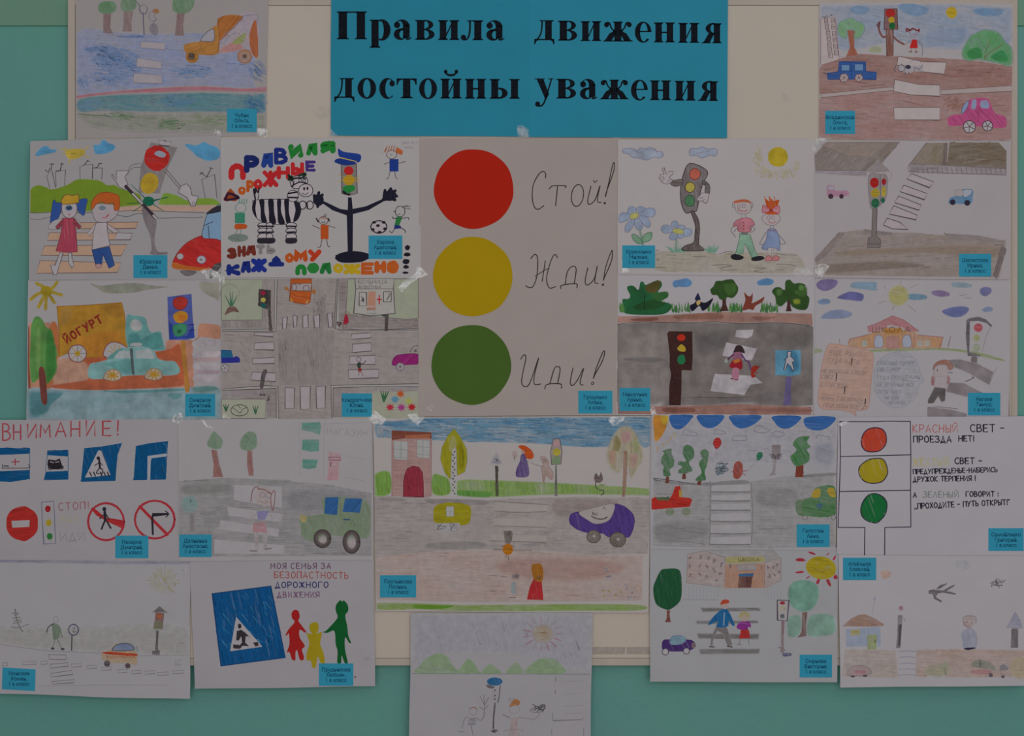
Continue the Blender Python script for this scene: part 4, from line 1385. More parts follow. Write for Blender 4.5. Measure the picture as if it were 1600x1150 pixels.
for fl in (0, 1):
    S.P('drawn_flower')
    if fl == 0:
        S.l('195,720 220,845', (108, 122, 112), 18); S.f('135,760 180,770 215,825 180,830 145,800', (104, 134, 110), 'w', ol=(58, 100, 84), ow=5); S.f('290,745 280,800 220,820 215,790 240,755', (104, 134, 110), 'w', ol=(58, 100, 84), ow=5)
        pet = ['185,590 230,560 300,555 318,590 290,625 200,610', '100,600 105,560 130,540 165,560 160,600', '170,560 200,540 240,560 200,590', '130,610 60,590 35,620 40,665 100,650', '140,640 90,680 80,730 105,742 140,700 155,650',
               '155,650 160,700 190,728 215,710 210,670 185,630', '190,625 230,690 265,705 280,670 240,620']
        cen = '120,610 150,590 185,600 180,625 150,640 125,635'
    else:
        S.l('485,770 472,895', (108, 122, 112), 16)
        pet = ['460,720 410,685 370,695 362,730 395,750 455,740', '440,690 450,660 480,655 500,690 485,710', '490,700 520,685 550,700 520,725', '530,735 560,710 600,725 600,755 570,775 520,765',
               '450,745 425,780 440,800 475,800 490,760', '490,755 500,790 530,785 535,760']
        cen = '452,725 490,712 535,730 530,755 490,755 460,745'
    for q in pet:
        S.f(q, (118, 130, 148), 'w', ol=(100, 100, 122), ow=4)
    S.f(cen, (148, 148, 84), 'w', ol=(112, 110, 96), ow=4)
S.P('drawn_grass')
for x0, x1 in ((400, 600), (690, 815)):
    for i in range(16):
        x = x0 + (x1 - x0) * i / 15
        m = (x0 + x1) / 2
        S.l([(m + (x - m) * .5, 895), (x, 895 - random.uniform(30, 85) * (1 - abs(x - m) / (x1 - x0) * .9))], random.choice([(94, 134, 116), (80, 124, 106), (106, 140, 124)]), 11, 0, 'c', taper=.8)
S.P('drawn_traffic_light')
S.f('585,205 722,265 690,360 665,440 640,570 605,580 555,592 520,520 512,420 530,310', (88, 80, 80), 'c', ang=78, ol=(50, 44, 48), ow=6)
S.f('595,585 612,578 650,640 662,720 655,830 685,865 685,885 530,885 545,850 615,822 625,760 628,690 610,630', (70, 60, 58), 'c', ang=80, ol=(48, 42, 44), ow=5)
S.f('690,335 735,370 742,410 735,445 705,435 705,380 680,365', (78, 70, 70), 'c', ol=(46, 42, 46), ow=4)
S.f('525,330 440,345 440,370 475,385 525,370', (84, 76, 74), 'c', ol=(46, 42, 46), ow=4)
S.SP('lamp', 'red lamp'); S.e(625, 290, 42, 44, (176, 92, 74), st='w', ol=(110, 50, 46), ow=6)
S.SP('lamp', 'yellow lamp'); S.e(588, 392, 38, 40, (158, 146, 66), st='w', ol=(70, 62, 50), ow=6)
S.SP('lamp', 'green lamp'); S.e(585, 497, 38, 44, (64, 108, 74), st='w', ol=(42, 62, 50), ow=6)
S.P('drawn_glove')
S.f('370,245 385,238 400,290 430,265 458,270 450,290 425,315 450,335 440,355 405,368 370,355 345,320 355,295 385,290', (146, 140, 142), 'm', sm=0, ol=PEN, ow=4)
S.l('405,350 440,330', PEN, 4); S.l('350,330 375,310 385,330', PEN, 4); S.l('365,345 390,325', PEN, 4)
S.P('drawn_glove')
S.f('680,435 735,440 725,500 712,518 680,500 640,495 650,470', (146, 140, 142), 'm', sm=0, ol=PEN, ow=4); S.l('655,480 690,470', PEN, 4); S.l('680,500 700,485', PEN, 4)
S.P('drawn_boy')
S.f('975,750 1055,760 1100,900 1120,930 1070,940 1015,830 1000,910 940,915 970,800', (108, 140, 120), 'w', sm=0, ol=(72, 100, 86), ow=4)
S.f('960,645 1010,630 1065,640 1090,685 1060,700 1055,740 965,735 955,690 925,700 930,670', (164, 104, 114), 'w', ol=(120, 60, 72), ow=4)
S.l('920,700 905,730 935,770 940,785', PEN, 4); S.l('950,710 930,740', PEN, 4); S.l('1085,700 1090,725 1060,750', PEN, 4); S.l('1075,690 1060,730', PEN, 4)
S.f('935,515 960,505 1040,505 1065,540 1055,580 1010,600 960,590 940,560', (147, 138, 138), 'm', ol=(98, 88, 92), ow=4)
S.o(930, 530, 14, 20, (98, 88, 92), 4, 60, 300); S.o(1066, 532, 12, 18, (98, 88, 92), 4, -110, 130)
S.f('925,505 960,490 1030,488 1068,515 1010,508 945,515', (166, 92, 66), 'c')
S.o(970, 540, 12, 14, PEN, 3); S.o(1005, 536, 12, 14, PEN, 3); S.l('960,555 970,572 1010,578 1035,568', (150, 66, 72), 5)
S.l('985,602 985,625', PEN, 3); S.l('1020,602 1022,625', PEN, 3)
for y in (668, 692, 716):
    S.e(1005, y, 5, 6, (110, 50, 66))
S.r(990, 742, 1035, 758, (100, 96, 98), ol=(70, 60, 66), ow=3)
S.f('905,925 940,912 1000,930 998,950 960,960 915,952', (30, 28, 34), 'm'); S.f('1065,945 1110,928 1155,930 1165,950 1120,965 1075,965', (30, 28, 34), 'm')
S.P('drawn_girl')
S.f('1195,720 1255,722 1285,800 1285,885 1260,870 1200,860 1190,880 1145,865 1180,800', (104, 118, 146), 'w', ol=(88, 88, 116), ow=4)
S.f('1160,610 1200,600 1270,605 1290,640 1250,685 1200,685 1160,660 1148,635', (148, 139, 140), 'm', ol=(100, 88, 92), ow=4)
S.f('1170,480 1205,500 1220,480 1240,500 1280,490 1265,560 1275,600 1180,600 1185,550', (190, 84, 36), 'c', ang=80)
for x in (1175, 1210, 1215, 1250):
    S.l([(x, 495), (x - 8, 465)], (180, 90, 46), 6)
for q in ('1205,560 1160,530 1150,560 1155,590 1200,580', '1230,560 1275,535 1285,560 1280,595 1235,580'):
    S.f(q, (168, 118, 124), 'm', ol=(150, 62, 80), ow=5)
S.l('1165,545 1195,560', (150, 62, 80), 4); S.l('1245,560 1275,550', (150, 62, 80), 4)
S.r(1205, 560, 1232, 585, (140, 52, 40))
S.o(1200, 628, 12, 14, PEN, 3); S.o(1235, 628, 12, 14, PEN, 3); S.l('1195,655 1225,672 1255,658', (150, 66, 72), 5)
S.l('1215,690 1210,715', PEN, 3); S.l('1235,690 1240,715', PEN, 3); S.l('1195,728 1240,732 1255,722', (124, 60, 80), 6)
S.l('1180,740 1130,830 1160,835', PEN, 4); S.l('1275,760 1330,825 1295,832 1285,800', PEN, 4)
for x in (1190, 1225, 1240, 1265):
    S.l([(x, 870), (x - 3, 930)], (120, 108, 112), 3)
S.f('1175,945 1195,925 1225,935 1222,962 1175,965', (166, 112, 112), 'm', ol=(140, 60, 76), ow=4); S.f('1232,945 1250,925 1280,935 1278,960 1230,962', (166, 112, 112), 'm', ol=(140, 60, 76), ow=4)
S.name_label(971.8, 384, 1023, 419.3, ['Кравченко', 'Милана,', '1 а класс'])
S.tape('55,960 80,990 120,1050 60,1060'); S.tape('1380,1060 1420,1010 1500,1020 1560,1070 1440,1100', flat=True); S.tape('1540,20 1590,20 1590,60 1560,120 1540,100', flat=True)

# 7 ---- two carriageways seen from above, street lamp with three lights
S = sheet('drawing of grey brown roads with a zebra crossing and two tiny cars',
          [(1270.5, 221), (1578, 221), (1577, 437), (1270, 434)], 3, (1265, 215), paper=(139, 134, 136))
S.P('drawn_road')
S.f('35,140 130,40 700,38 560,200 545,250 440,265 40,255', (108, 98, 92), 'c', sm=0, ang=-42, sp=2.6, ol=(100, 92, 92), ow=3)
S.f('80,60 130,40 600,40 480,160 300,150', (122, 110, 102), 'p', sm=0, ang=-44, soft=20)
S.f('40,260 440,268 445,310 40,285', (118, 110, 114), 'p', sm=0, ang=3, soft=6)
S.f('905,45 1075,45 1065,210 960,215 780,205', (112, 102, 88), 'c', sm=0, ang=-45, sp=2.6)
S.f('1085,42 1470,42 1530,110 1530,255 1065,235', (98, 86, 72), 'c', sm=0, ang=-6, sp=2.6)
S.l('905,45 760,230 770,268 850,275', PEN, 4, 0); S.f('1040,45 1068,45 1062,190 1085,235 1000,232 1035,180', (96, 84, 80), 'c', sm=0, ang=80)
S.f('775,205 1065,222 1530,248 1528,295 850,275 780,262', (116, 108, 110), 'p', sm=0, ang=2, ol=(100, 92, 98), ow=4)
for x in range(835, 1520, 38):
    S.l([(x, 235), (x + 8, 285)], (90, 82, 86), 4)
S.l('40,262 300,262 600,265', (96, 90, 94), 5)
S.P('drawn_pavement')
S.f('35,940 220,740 420,715 640,740 800,740 1100,765 1530,800 1530,840 1480,1100 40,1080', (122, 112, 106), 'c', sm=0, ang=-3, sp=2.6, soft=10)
S.f('35,950 220,745 280,740 120,930 40,980', (110, 100, 98), 'c', sm=0, ang=-42)
S.f('420,715 640,740 640,770 430,760', (108, 100, 100), 'p', sm=0, soft=5); S.f('1040,745 1320,765 1520,805 1515,830 1100,800', (112, 104, 106), 'p', sm=0, soft=6)
S.f('240,890 1100,840 1480,860 1440,940 800,900 300,930', (118, 104, 92), 'c', ang=-6, soft=20)
S.f('60,1000 600,960 900,1000 500,1040 100,1070', (106, 94, 86), 'c', ang=-4, soft=20)
S.f('1490,845 1530,870 1455,1110 1425,1080', (94, 84, 84), 'c', sm=0, ang=-72)
S.P('drawn_crosswalk')
for q in ('790,285 962,350 930,395 750,325', '730,375 910,440 890,488 700,425', '690,460 865,530 848,570 655,510', '650,535 835,610 825,645 615,600', '600,632 700,665 760,720 640,715 570,685'):
    S.P('crosswalk_stripe')
    S.f(q, (143, 135, 138), 'm', sm=0, ol=(76, 66, 76), ow=6)
S.P('drawn_traffic_light')
S.f('455,300 545,290 600,310 590,480 530,545 500,560 465,530', (110, 102, 104), 'p', ang=80, ol=(110, 104, 108), ow=4)
S.f('485,560 520,555 515,770 548,800 545,862 445,862 450,790 480,770', (98, 90, 88), 'c', sm=0, ang=88, ol=(72, 66, 68), ow=4)
S.f('440,270 500,205 530,175 570,215 610,265', (122, 114, 116), 'p', ang=-40); S.o(600, 300, 36, 36, (120, 114, 118), 4)
S.l('450,832 542,834', (64, 58, 62), 4); S.l('545,285 548,500', (80, 74, 80), 4)
for lb, x, y, a, b, c in (('red lamp', 500, 355, 34, 38, (160, 26, 24)), ('small red lamp', 573, 348, 17, 24, (150, 30, 40)), ('yellow lamp', 507, 437, 34, 35, (160, 140, 44)),
                          ('small yellow lamp', 573, 425, 18, 42, (158, 142, 60)), ('green lamp', 507, 515, 32, 35, (32, 92, 62)), ('small green lamp', 566, 493, 17, 20, (34, 88, 66))):
    S.SP('lamp', lb); S.e(x, y, a, b, c, st='c')
S.P('drawn_pink_truck')
S.f('130,380 150,372 190,378 195,415 285,415 300,455 180,465 130,455', (148, 102, 126), 'c', soft=4); S.box('138,382 185,412', (128, 112, 124), 4, (140, 134, 146))
S.SP('wheel'); S.e(160, 462, 20, 20, (60, 42, 54)); S.SP('wheel'); S.e(243, 462, 17, 19, (60, 42, 54))
S.P('drawn_blue_car')
S.f('1075,500 1100,465 1150,450 1130,415 1180,405 1265,408 1268,470 1250,520 1100,520 1080,518', (76, 116, 148), 'c', soft=4)
S.f('1195,412 1260,412 1250,450 1200,470', (136, 140, 150), 'm', ol=(70, 96, 124), ow=5); S.f('1135,415 1185,412 1188,455 1130,455', (136, 130, 132), 'm', ol=(110, 110, 116), ow=3)
S.SP('wheel'); S.e(1110, 507, 22, 23, (40, 38, 52)); S.SP('wheel'); S.e(1224, 512, 23, 23, (40, 38, 52))
S.name_label(1497, 397, 1547, 432.5, ['Шелестова', 'Ирина,', '1 а класс'])
S.tape('30,1000 100,985 150,1005 120,1050 90,1095 40,1060'); S.tape('45,5 130,10 100,28 50,30')

# 8 ---- yoghurt truck, watercolour
S = sheet('watercolour of an orange truck with lettering and a turquoise car beside a green tree',
          [(45, 438), (347, 436), (346, 656), (42, 656)], 1, (35, 430), paper=(138, 135, 137))
S.P('painted_road')
S.f('45,420 120,380 270,390 280,640 500,640 850,600 1100,590 1130,510 1250,500 1360,500 1380,385 1480,380 1550,400 1550,500 1350,510 1345,860 1250,880 900,890 600,905 200,880 60,895', (160, 114, 94), 'w', soft=6)
S.f('215,400 285,395 290,640 240,860 170,860', (166, 98, 56), 'w', soft=12)
S.f('500,640 1100,590 1240,540 1250,860 900,880 600,905 490,880 500,760', (164, 84, 52), 'w', soft=12)
S.f('260,650 510,680 500,850 250,850', (158, 122, 104), 'w', soft=20)
S.f('220,860 420,830 700,800 1230,795 1240,870 800,895 540,905 250,885', (158, 84, 56), 'w', soft=8)
S.f('35,420 60,415 60,600 70,880 50,895 40,600', (120, 66, 48), 'w', soft=5)
S.f('45,890 300,895 700,895 1250,880 1530,875 1550,1120 45,1125', (112, 134, 140), 'w', soft=4)
S.f('50,910 200,900 340,905 240,1000 180,1090 60,1110', (68, 112, 118), 'w', soft=30)
S.f('640,900 900,895 1260,880 1250,905 800,925', (78, 122, 124), 'w', soft=8); S.f('1130,925 1250,920 1240,960 1180,975', (84, 124, 128), 'w', soft=12)
S.f('1340,872 1500,868 1530,900 1360,915', (86, 124, 122), 'w', soft=8); S.f('300,980 700,930 900,960 600,1040 300,1060', (106, 132, 138), 'w', soft=30)
S.P('painted_crosswalk')
for q in ('1345,512 1530,505 1530,545 1350,560', '1345,605 1535,590 1530,635 1350,640', '1352,690 1535,685 1530,740 1355,735', '1352,785 1530,778 1525,830 1350,830'):
    S.P('crosswalk_stripe')
    S.f(q, (142, 136, 140), 'w', soft=5)
S.f('1350,645 1530,640 1530,670 1350,672', (140, 122, 124), 'w', soft=4); S.f('1355,745 1525,742 1525,772 1355,770', (136, 120, 128), 'w', soft=4)
S.P('painted_cloud')
S.f('530,62 620,80 760,65 900,60 1020,80 1150,92 1000,115 860,140 680,145 600,115', (112, 114, 104), 'w', soft=5)
S.f('1375,50 1480,48 1550,60 1552,200 1500,180 1400,130', (120, 120, 110), 'w', soft=20)
S.P('painted_sun')
for q in ('115,65 165,90 200,110', '275,55 240,100 200,120', '70,190 120,150 190,125', '130,250 160,190 190,130', '185,265 188,200 195,130', '255,215 225,170 200,130', '310,155 260,140 200,120'):
    S.l(q, (152, 132, 42), 24, st='w')
S.e(192, 125, 45, 40, (150, 130, 24), st='w')
S.P('painted_tree')
S.f('95,330 130,320 165,350 190,400 235,430 260,520 280,620 270,760 200,850 150,800 80,845 60,700 65,520 70,400', (78, 126, 62), 'w', soft=6)
S.f('200,420 245,450 270,600 280,690 240,800 190,840 180,650', (52, 112, 48), 'w', soft=18); S.f('120,420 150,430 150,700 120,760 100,600', (96, 134, 72), 'w', soft=14)
S.f('135,730 180,750 198,990 160,1000 145,920', (104, 52, 46), 'w')
S.P('painted_truck')
S.f('275,245 520,235 780,215 800,300 815,450 830,560 700,640 640,640 505,640 380,600 290,640 290,420', (162, 118, 36), 'w', sm=0, ol=(142, 98, 36), ow=6)
S.f('420,500 700,420 800,500 700,630 520,630', (168, 112, 36), 'w', soft=30); S.f('300,260 400,250 380,340 310,400', (148, 112, 50), 'w', soft=20); S.f('640,240 770,230 790,330 680,320', (146, 104, 34), 'w', soft=16)
S.f('815,325 880,315 960,330 985,400 1010,445 1085,440 1100,520 1115,585 1000,590 830,570', (88, 136, 134), 'w', soft=4)
S.f('830,460 900,450 930,500 1000,460 1090,450 1100,560 1000,590 840,560', (66, 120, 118), 'w', soft=14)
S.f('845,370 880,345 930,365 935,420 900,440 855,425', (136, 138, 138), 'w', soft=4); S.f('860,530 930,530 930,552 850,552', (134, 138, 140), 'm')
S.SP('wheel'); S.e(435, 612, 70, 68, WH, ol=(122, 78, 70), ow=9)
for i in range(8):
    t = i * math.pi / 4
    S.l([(435, 612), (435 + 60 * math.cos(t), 612 + 60 * math.sin(t))], (160, 134, 62) if i % 2 else (124, 110, 96), 6, 0)
S.e(435, 612, 20, 18, (162, 130, 36))
S.SP('wheel'); S.f('648,640 650,570 690,528 745,525 800,550 830,580 820,640', WH, 'm', ol=(122, 78, 70), ow=9)
for t in (3.4, 4.0, 4.6, 5.2):
    S.l([(735, 610), (735 + 70 * math.cos(t), 610 + 70 * math.sin(t))], (160, 134, 72), 6, 0)
S.SP('lettering')
RR = (128, 42, 34)
S.hand('ЙОГУРТ', 322, 482, 58, RR, 15, rot=-31, gap=.42, sx=.95)
S.P('painted_car')
S.f('525,800 530,700 600,680 690,650 740,585 830,565 960,560 1035,600 1060,650 1120,670 1200,680 1212,775 900,780 780,790 640,808', (104, 142, 142), 'w', ol=(126, 134, 134), ow=4)
S.f('640,690 760,660 860,650 880,770 780,770 700,720', (82, 130, 128), 'w', soft=16); S.f('660,650 740,585 790,575 720,650', (78, 126, 122), 'w', soft=6); S.f('880,660 1040,640 1080,700 900,760', (92, 136, 134), 'w', soft=16)
S.f('715,650 760,592 850,590 850,650', (130, 138, 140), 'w', sm=0); S.f('885,590 1000,575 1040,640 1030,655 890,650', (132, 140, 142), 'w', sm=0)
S.l('855,580 862,680 870,768', (66, 76, 78), 22, st='w')
for x, y in ((708, 782), (1030, 775)):
    S.SP('wheel')
    S.f([(x - 70, y + 25), (x - 50, y - 25), (x, y - 48), (x + 50, y - 30), (x + 66, y + 10), (x + 50, y + 35), (x, y + 45), (x - 40, y + 36)], (146, 134, 122), 'w', ol=(118, 100, 76), ow=6)
    for i in range(8):
        t = i * math.pi / 4 + .3
        S.l([(x, y), (x + 45 * math.cos(t), y + 36 * math.sin(t))], (168, 128, 36), 11, 0)
S.P('painted_traffic_light')
S.f('1240,520 1275,515 1290,700 1312,890 1275,910 1265,800', (160, 110, 48), 'w', soft=3)
S.f('1135,170 1325,145 1335,330 1350,490 1270,510 1150,505 1140,350', (66, 78, 140), 'w', sm=0, soft=3); S.f('1145,370 1180,380 1190,480 1290,470 1340,380 1348,490 1150,505', (36, 60, 142), 'w', sm=0, soft=6)
S.l('1300,390 1340,385', (30, 44, 120), 10); S.l('1310,430 1345,428', (30, 44, 120), 8)
S.SP('lamp', 'red lamp'); S.f('1185,190 1240,168 1290,190 1285,240 1240,272 1190,250', (158, 42, 34), 'w', ol=(110, 34, 40), ow=5)
S.SP('lamp', 'orange lamp'); S.f('1180,310 1235,278 1290,295 1295,345 1250,375 1200,365', (190, 132, 34), 'w', soft=4); S.f('1220,310 1280,310 1270,365 1225,360', (172, 100, 30), 'w', soft=12)
S.SP('lamp', 'green lamp'); S.f('1180,400 1230,380 1285,390 1280,450 1230,480 1190,465', (52, 122, 90), 'w', ol=(40, 98, 80), ow=4); S.e(1230, 440, 18, 16, (30, 92, 58), st='w')
S.name_label(290, 615.3, 336.8, 650.3, ['Смирнов', 'Дмитрий,', '1 а класс'])
S.tape('1185,1110 1200,1080 1255,1070 1262,1110 1225,1145 1190,1140')

# 9 ---- crossroads from above
S = sheet('pencil drawing of a grey crossroads seen from above with zebra crossings and an animal hospital',
          [(346, 434), (657, 434), (655, 655), (346, 655)], 2, (340, 430), paper=(138, 137, 135))
GP = (132, 136, 120)
S.P('drawn_road')
S.f('30,440 460,440 465,30 935,30 925,430 1570,440 1570,850 890,860 900,1120 480,1120 470,870 30,880', (124, 117, 114), 'p', sm=0, ang=4, sp=2.4, var=.3)
S.f('470,425 920,425 895,862 480,865', (120, 113, 112), 'p', sm=0, ang=86, soft=6, var=.4); S.smear(800, 300, 60, 190, (106, 99, 98), 86, 90, 10, 90)
S.smear(515, 640, 40, 180, (104, 98, 98), 86, 70, 10, 90); S.smear(720, 650, 150, 170, (112, 105, 104), 86, 70, 10, 100); S.smear(230, 620, 60, 160, (112, 105, 104), 60, 30, 10, 50)
S.f('360,30 445,30 440,415 35,415 35,355 350,350', (116, 108, 106), 'p', sm=0, ang=80)
S.f('945,30 1015,30 1010,310 1200,330 1568,340 1568,420 950,415', (114, 106, 104), 'p', sm=0, ang=5)
S.f('35,900 465,885 465,1115 385,1115 380,970 35,965', (116, 108, 108), 'p', sm=0, ang=3); S.f('910,880 1565,875 1565,905 975,925 975,1110 905,1110', (120, 112, 112), 'p', sm=0, ang=2)
for q in ('450,30 445,420 35,425', '470,30 460,438 35,438', '935,30 910,410 960,432 1570,418', '945,30 925,420 1200,428 1570,430', '480,1120 475,868 380,862 35,888', '462,1115 460,885 35,900', '895,1115 888,862 1100,855 1570,848', '905,1110 905,880 1200,870 1570,870'):
    S.l(q, (72, 66, 68), 5, 0)
S.P('drawn_lawn')
S.f('35,35 355,35 350,350 35,352', GP, 'm', sm=0, ol=(96, 96, 90), ow=4); S.P('drawn_lawn'); S.f('1020,30 1568,30 1568,335 1480,345 1150,318 1005,305', GP, 'm', sm=0, ol=(90, 86, 84), ow=4)
S.P('drawn_lawn'); S.f('35,968 380,968 375,1118 35,1118', (136, 138, 124), 'm', sm=0, ol=(90, 88, 84), ow=4); S.P('drawn_lawn'); S.f('975,925 1565,905 1568,1118 975,1115', (134, 136, 122), 'm', sm=0)
S.P('drawn_crosswalk')
WB = (140, 134, 137)
for q in ('290,450 445,450 435,482 290,470', '290,530 440,522 445,585 288,582', '275,652 448,642 448,690 275,692', '275,755 458,765 455,832 262,818',
          '1050,460 1200,450 1200,490 1045,502', '1055,540 1200,528 1205,592 1055,605', '1035,632 1232,628 1232,698 1032,696', '1022,740 1262,735 1258,802 1025,808',
          '510,335 548,325 540,420 510,422', '590,320 625,318 620,405 598,408', '668,315 708,310 712,408 668,412', '755,315 800,308 800,410 760,410', '860,300 898,295 900,408 870,408',
          '532,878 605,880 600,1040 530,1042', '648,868 728,868 725,1045 650,1047', '772,868 845,865 842,1038 775,1040'):
    S.P('crosswalk_stripe')
    S.f(q, WB, 'm', sm=0, ol=(78, 72, 72), ow=5)
S.P('drawn_traffic_light')
S.f('325,108 420,118 418,260 375,265 320,240', (44, 38, 38), 'c', sm=0, ang=80); S.f('398,255 415,258 432,435 405,432', (48, 40, 42), 'c', sm=0, ang=80)
S.SP('lamp', 'red lamp'); S.e(358, 140, 20, 17, (140, 32, 54)); S.SP('lamp', 'yellow lamp'); S.e(360, 194, 19, 18, (160, 156, 76)); S.SP('lamp', 'teal lamp'); S.e(360, 238, 20, 18, (22, 84, 80))
S.P('drawn_traffic_light')
S.f('1285,225 1345,225 1338,320 1330,438 1308,436 1308,325 1282,320', (48, 38, 38), 'c', sm=0, ang=80)
S.SP('lamp', 'red lamp'); S.e(1308, 235, 16, 12, (120, 30, 36)); S.SP('lamp', 'pale lamp'); S.e(1313, 272, 15, 14, (146, 148, 128)); S.SP('lamp', 'green lamp'); S.e(1312, 302, 14, 12, (26, 70, 50))
S.P('drawn_orange_car')
S.f('575,30 738,30 735,120 725,215 690,228 600,215 565,200', (184, 90, 38), 'c', sm=0, ang=10, ol=(120, 62, 40), ow=5)
S.f('580,68 735,65 730,125 580,120', (138, 130, 130), 'm', sm=0, ol=(100, 72, 60), ow=4); S.o(602, 95, 18, 26, (96, 84, 92), 6); S.o(695, 102, 24, 22, (96, 84, 92), 6)
S.l('630,70 645,78 655,68', (90, 84, 100), 5); S.f('570,175 595,205 575,205', (176, 130, 60), 'm'); S.f('715,190 690,215 700,222', (180, 150, 90), 'm')
S.l('590,150 640,170 700,160', (140, 66, 34), 4); S.l('560,120 535,95', (140, 96, 62), 14); S.e(540, 105, 14, 14, (150, 100, 60)); S.l('735,135 760,130', (140, 96, 62), 12); S.e(755, 130, 18, 18, (150, 100, 62))
S.P('drawn_plant')
S.o(100, 150, 75, 80, (108, 108, 104), 4, 170, 370)
for q in ('105,240 60,155', '108,235 100,120', '112,235 122,125', '118,235 158,160'):
    S.l(q, (42, 98, 70), 13, 0, 'c', taper=.8)
S.f('60,310 90,250 135,245 172,290 130,285 95,295', (92, 54, 48), 'c')
S.P('drawn_animal_hospital')
S.f('1075,25 1380,25 1375,105 1388,300 1200,318 1065,298 1082,105', (140, 138, 134), 'm', sm=0, ol=(68, 62, 66), ow=6); S.l('1082,108 1378,108', (72, 66, 68), 5)
S.hand('БОЛЬНИЦА', 1100, 38, 30, (96, 90, 92), 4, sx=1.1); S.hand('ЖИВОТНЫХ', 1102, 82, 20, (100, 94, 96), 4, sx=1.3)
S.f('1180,128 1238,128 1235,245 1170,240', (160, 118, 100), 'm', sm=0); S.box('1108,135 1165,240', (60, 56, 60), 5, (144, 142, 138)); S.box('1298,130 1358,208', (60, 56, 60), 5, (144, 142, 138))
S.l('1250,190 1280,190', (168, 32, 44), 10); S.l('1265,160 1265,225', (168, 32, 44), 10); S.f('1165,255 1240,250 1235,270 1165,272', (150, 104, 88), 'c', sm=0)
S.scrib(1135, 185, 16, 30, (60, 56, 60), 5, 9); S.scrib(1330, 170, 18, 28, (70, 64, 66), 4, 8); S.box('1175,272 1235,300', (110, 104, 104), 4)
S.P('drawn_girl')
S.f('1000,305 1015,310 1025,370 985,380', (156, 34, 56), 'c'); S.o(1005, 295, 12, 12, (112, 92, 90), 4); S.l('1010,285 1035,300 1035,335', (120, 104, 92), 6); S.l('990,380 985,415 1000,412', (110, 84, 84), 5); S.l('1005,380 1010,415', (110, 84, 84), 5)
S.P('drawn_dog'); S.scrib(955, 385, 28, 26, (90, 70, 66), 5, 14)
S.P('drawn_blue_car')
S.f('32,585 110,588 125,645 32,650', (34, 92, 128), 'm', sm=0, ol=(30, 60, 120), ow=4); S.f('32,645 125,645 150,630 178,650 178,682 32,688', (40, 44, 130), 'm', sm=0)
S.SP('wheel'); S.wheel(62, 728, 30, (74, 70, 76), WH, 5, 4)
S.P('drawn_pink_car')
S.f('1365,680 1385,640 1430,620 1568,618 1568,690 1500,698 1380,705', (136, 34, 104), 'c', ang=-50, ol=(100, 30, 80), ow=4); S.o(1560, 600, 52, 48, (70, 64, 70), 5, 180, 280); S.scrib(1545, 590, 14, 12, BLK, 4, 6)
S.SP('wheel'); S.wheel(1428, 715, 31, (70, 64, 70), WH, 7, 4)
S.P('drawn_person')
S.f('350,760 372,735 390,750 375,800 360,880 335,880 340,810', (56, 50, 52), 'c', ang=80); S.l('345,885 342,930', (110, 102, 102), 5); S.l('362,885 365,930', (110, 102, 102), 5); S.e(342, 934, 8, 6, (40, 36, 40)); S.e(366, 934, 8, 6, (40, 36, 40))
S.l('375,790 410,830 425,860 412,940', (110, 112, 104), 5); S.scrib(400, 965, 18, 24, (66, 62, 64), 4, 9)
S.P('drawn_child')
S.o(1105, 658, 17, 18, (98, 90, 94), 6); S.f('1092,690 1120,682 1118,725 1100,730', (44, 52, 46), 'm'); S.l('1118,690 1140,690 1160,668', (58, 56, 54), 6); S.f('1100,730 1125,728 1125,750 1102,752', (130, 44, 50), 'm'); S.l('1108,752 1105,785', (110, 80, 78), 5); S.l('1122,752 1138,792', (110, 80, 78), 5)
S.P('drawn_bush')
S.o(175, 1055, 68, 44, (66, 66, 60), 6); S.l('120,1035 150,1055 180,1075 200,1045 235,1035', (72, 72, 64), 5); S.l('160,1015 185,1040', (72, 72, 64), 5)
for x, y, h in ((70, 1060, 50), (300, 1080, 60)):
    S.P('drawn_grass')
    for d in (-22, -2, 20):
        S.l([(x, y), (x + d, y - h)], (40, 82, 60), 13, 0, 'c', taper=.6)
S.P('drawn_flowers')
for d in (-25, -5, 18, 40):
    S.l([(1300, 985), (1300 + d, 905)], (32, 88, 52), 15, 0, 'c', taper=.6)
for x, y, c in ((1430, 927, (184, 88, 48)), (1388, 970, (78, 124, 150)), (1495, 985, (150, 152, 84)), (1350, 1032, (168, 44, 64)), (1437, 1032, (150, 56, 120)), (1518, 1030, (170, 34, 44))):
    S.SP('flower')
    S.e(x, y, 22, 20, c)
    for i in range(8):
        t = i * math.pi / 4
        S.l([(x, y), (x + 32 * math.cos(t), y + 30 * math.sin(t))], c, 10, 0, taper=.4)
S.name_label(534.5, 614.5, 581.5, 651, ['Кондратьева', 'Юлия,', '1 а класс'])
S.tape('1405,95 1480,45 1500,75 1440,135'); S.tape('1185,1090 1200,1048 1230,1055 1320,1125 1290,1160 1200,1110'); S.tape('1480,1085 1570,1090 1560,1130 1530,1150'); S.tape('40,1070 110,1120 45,1120')

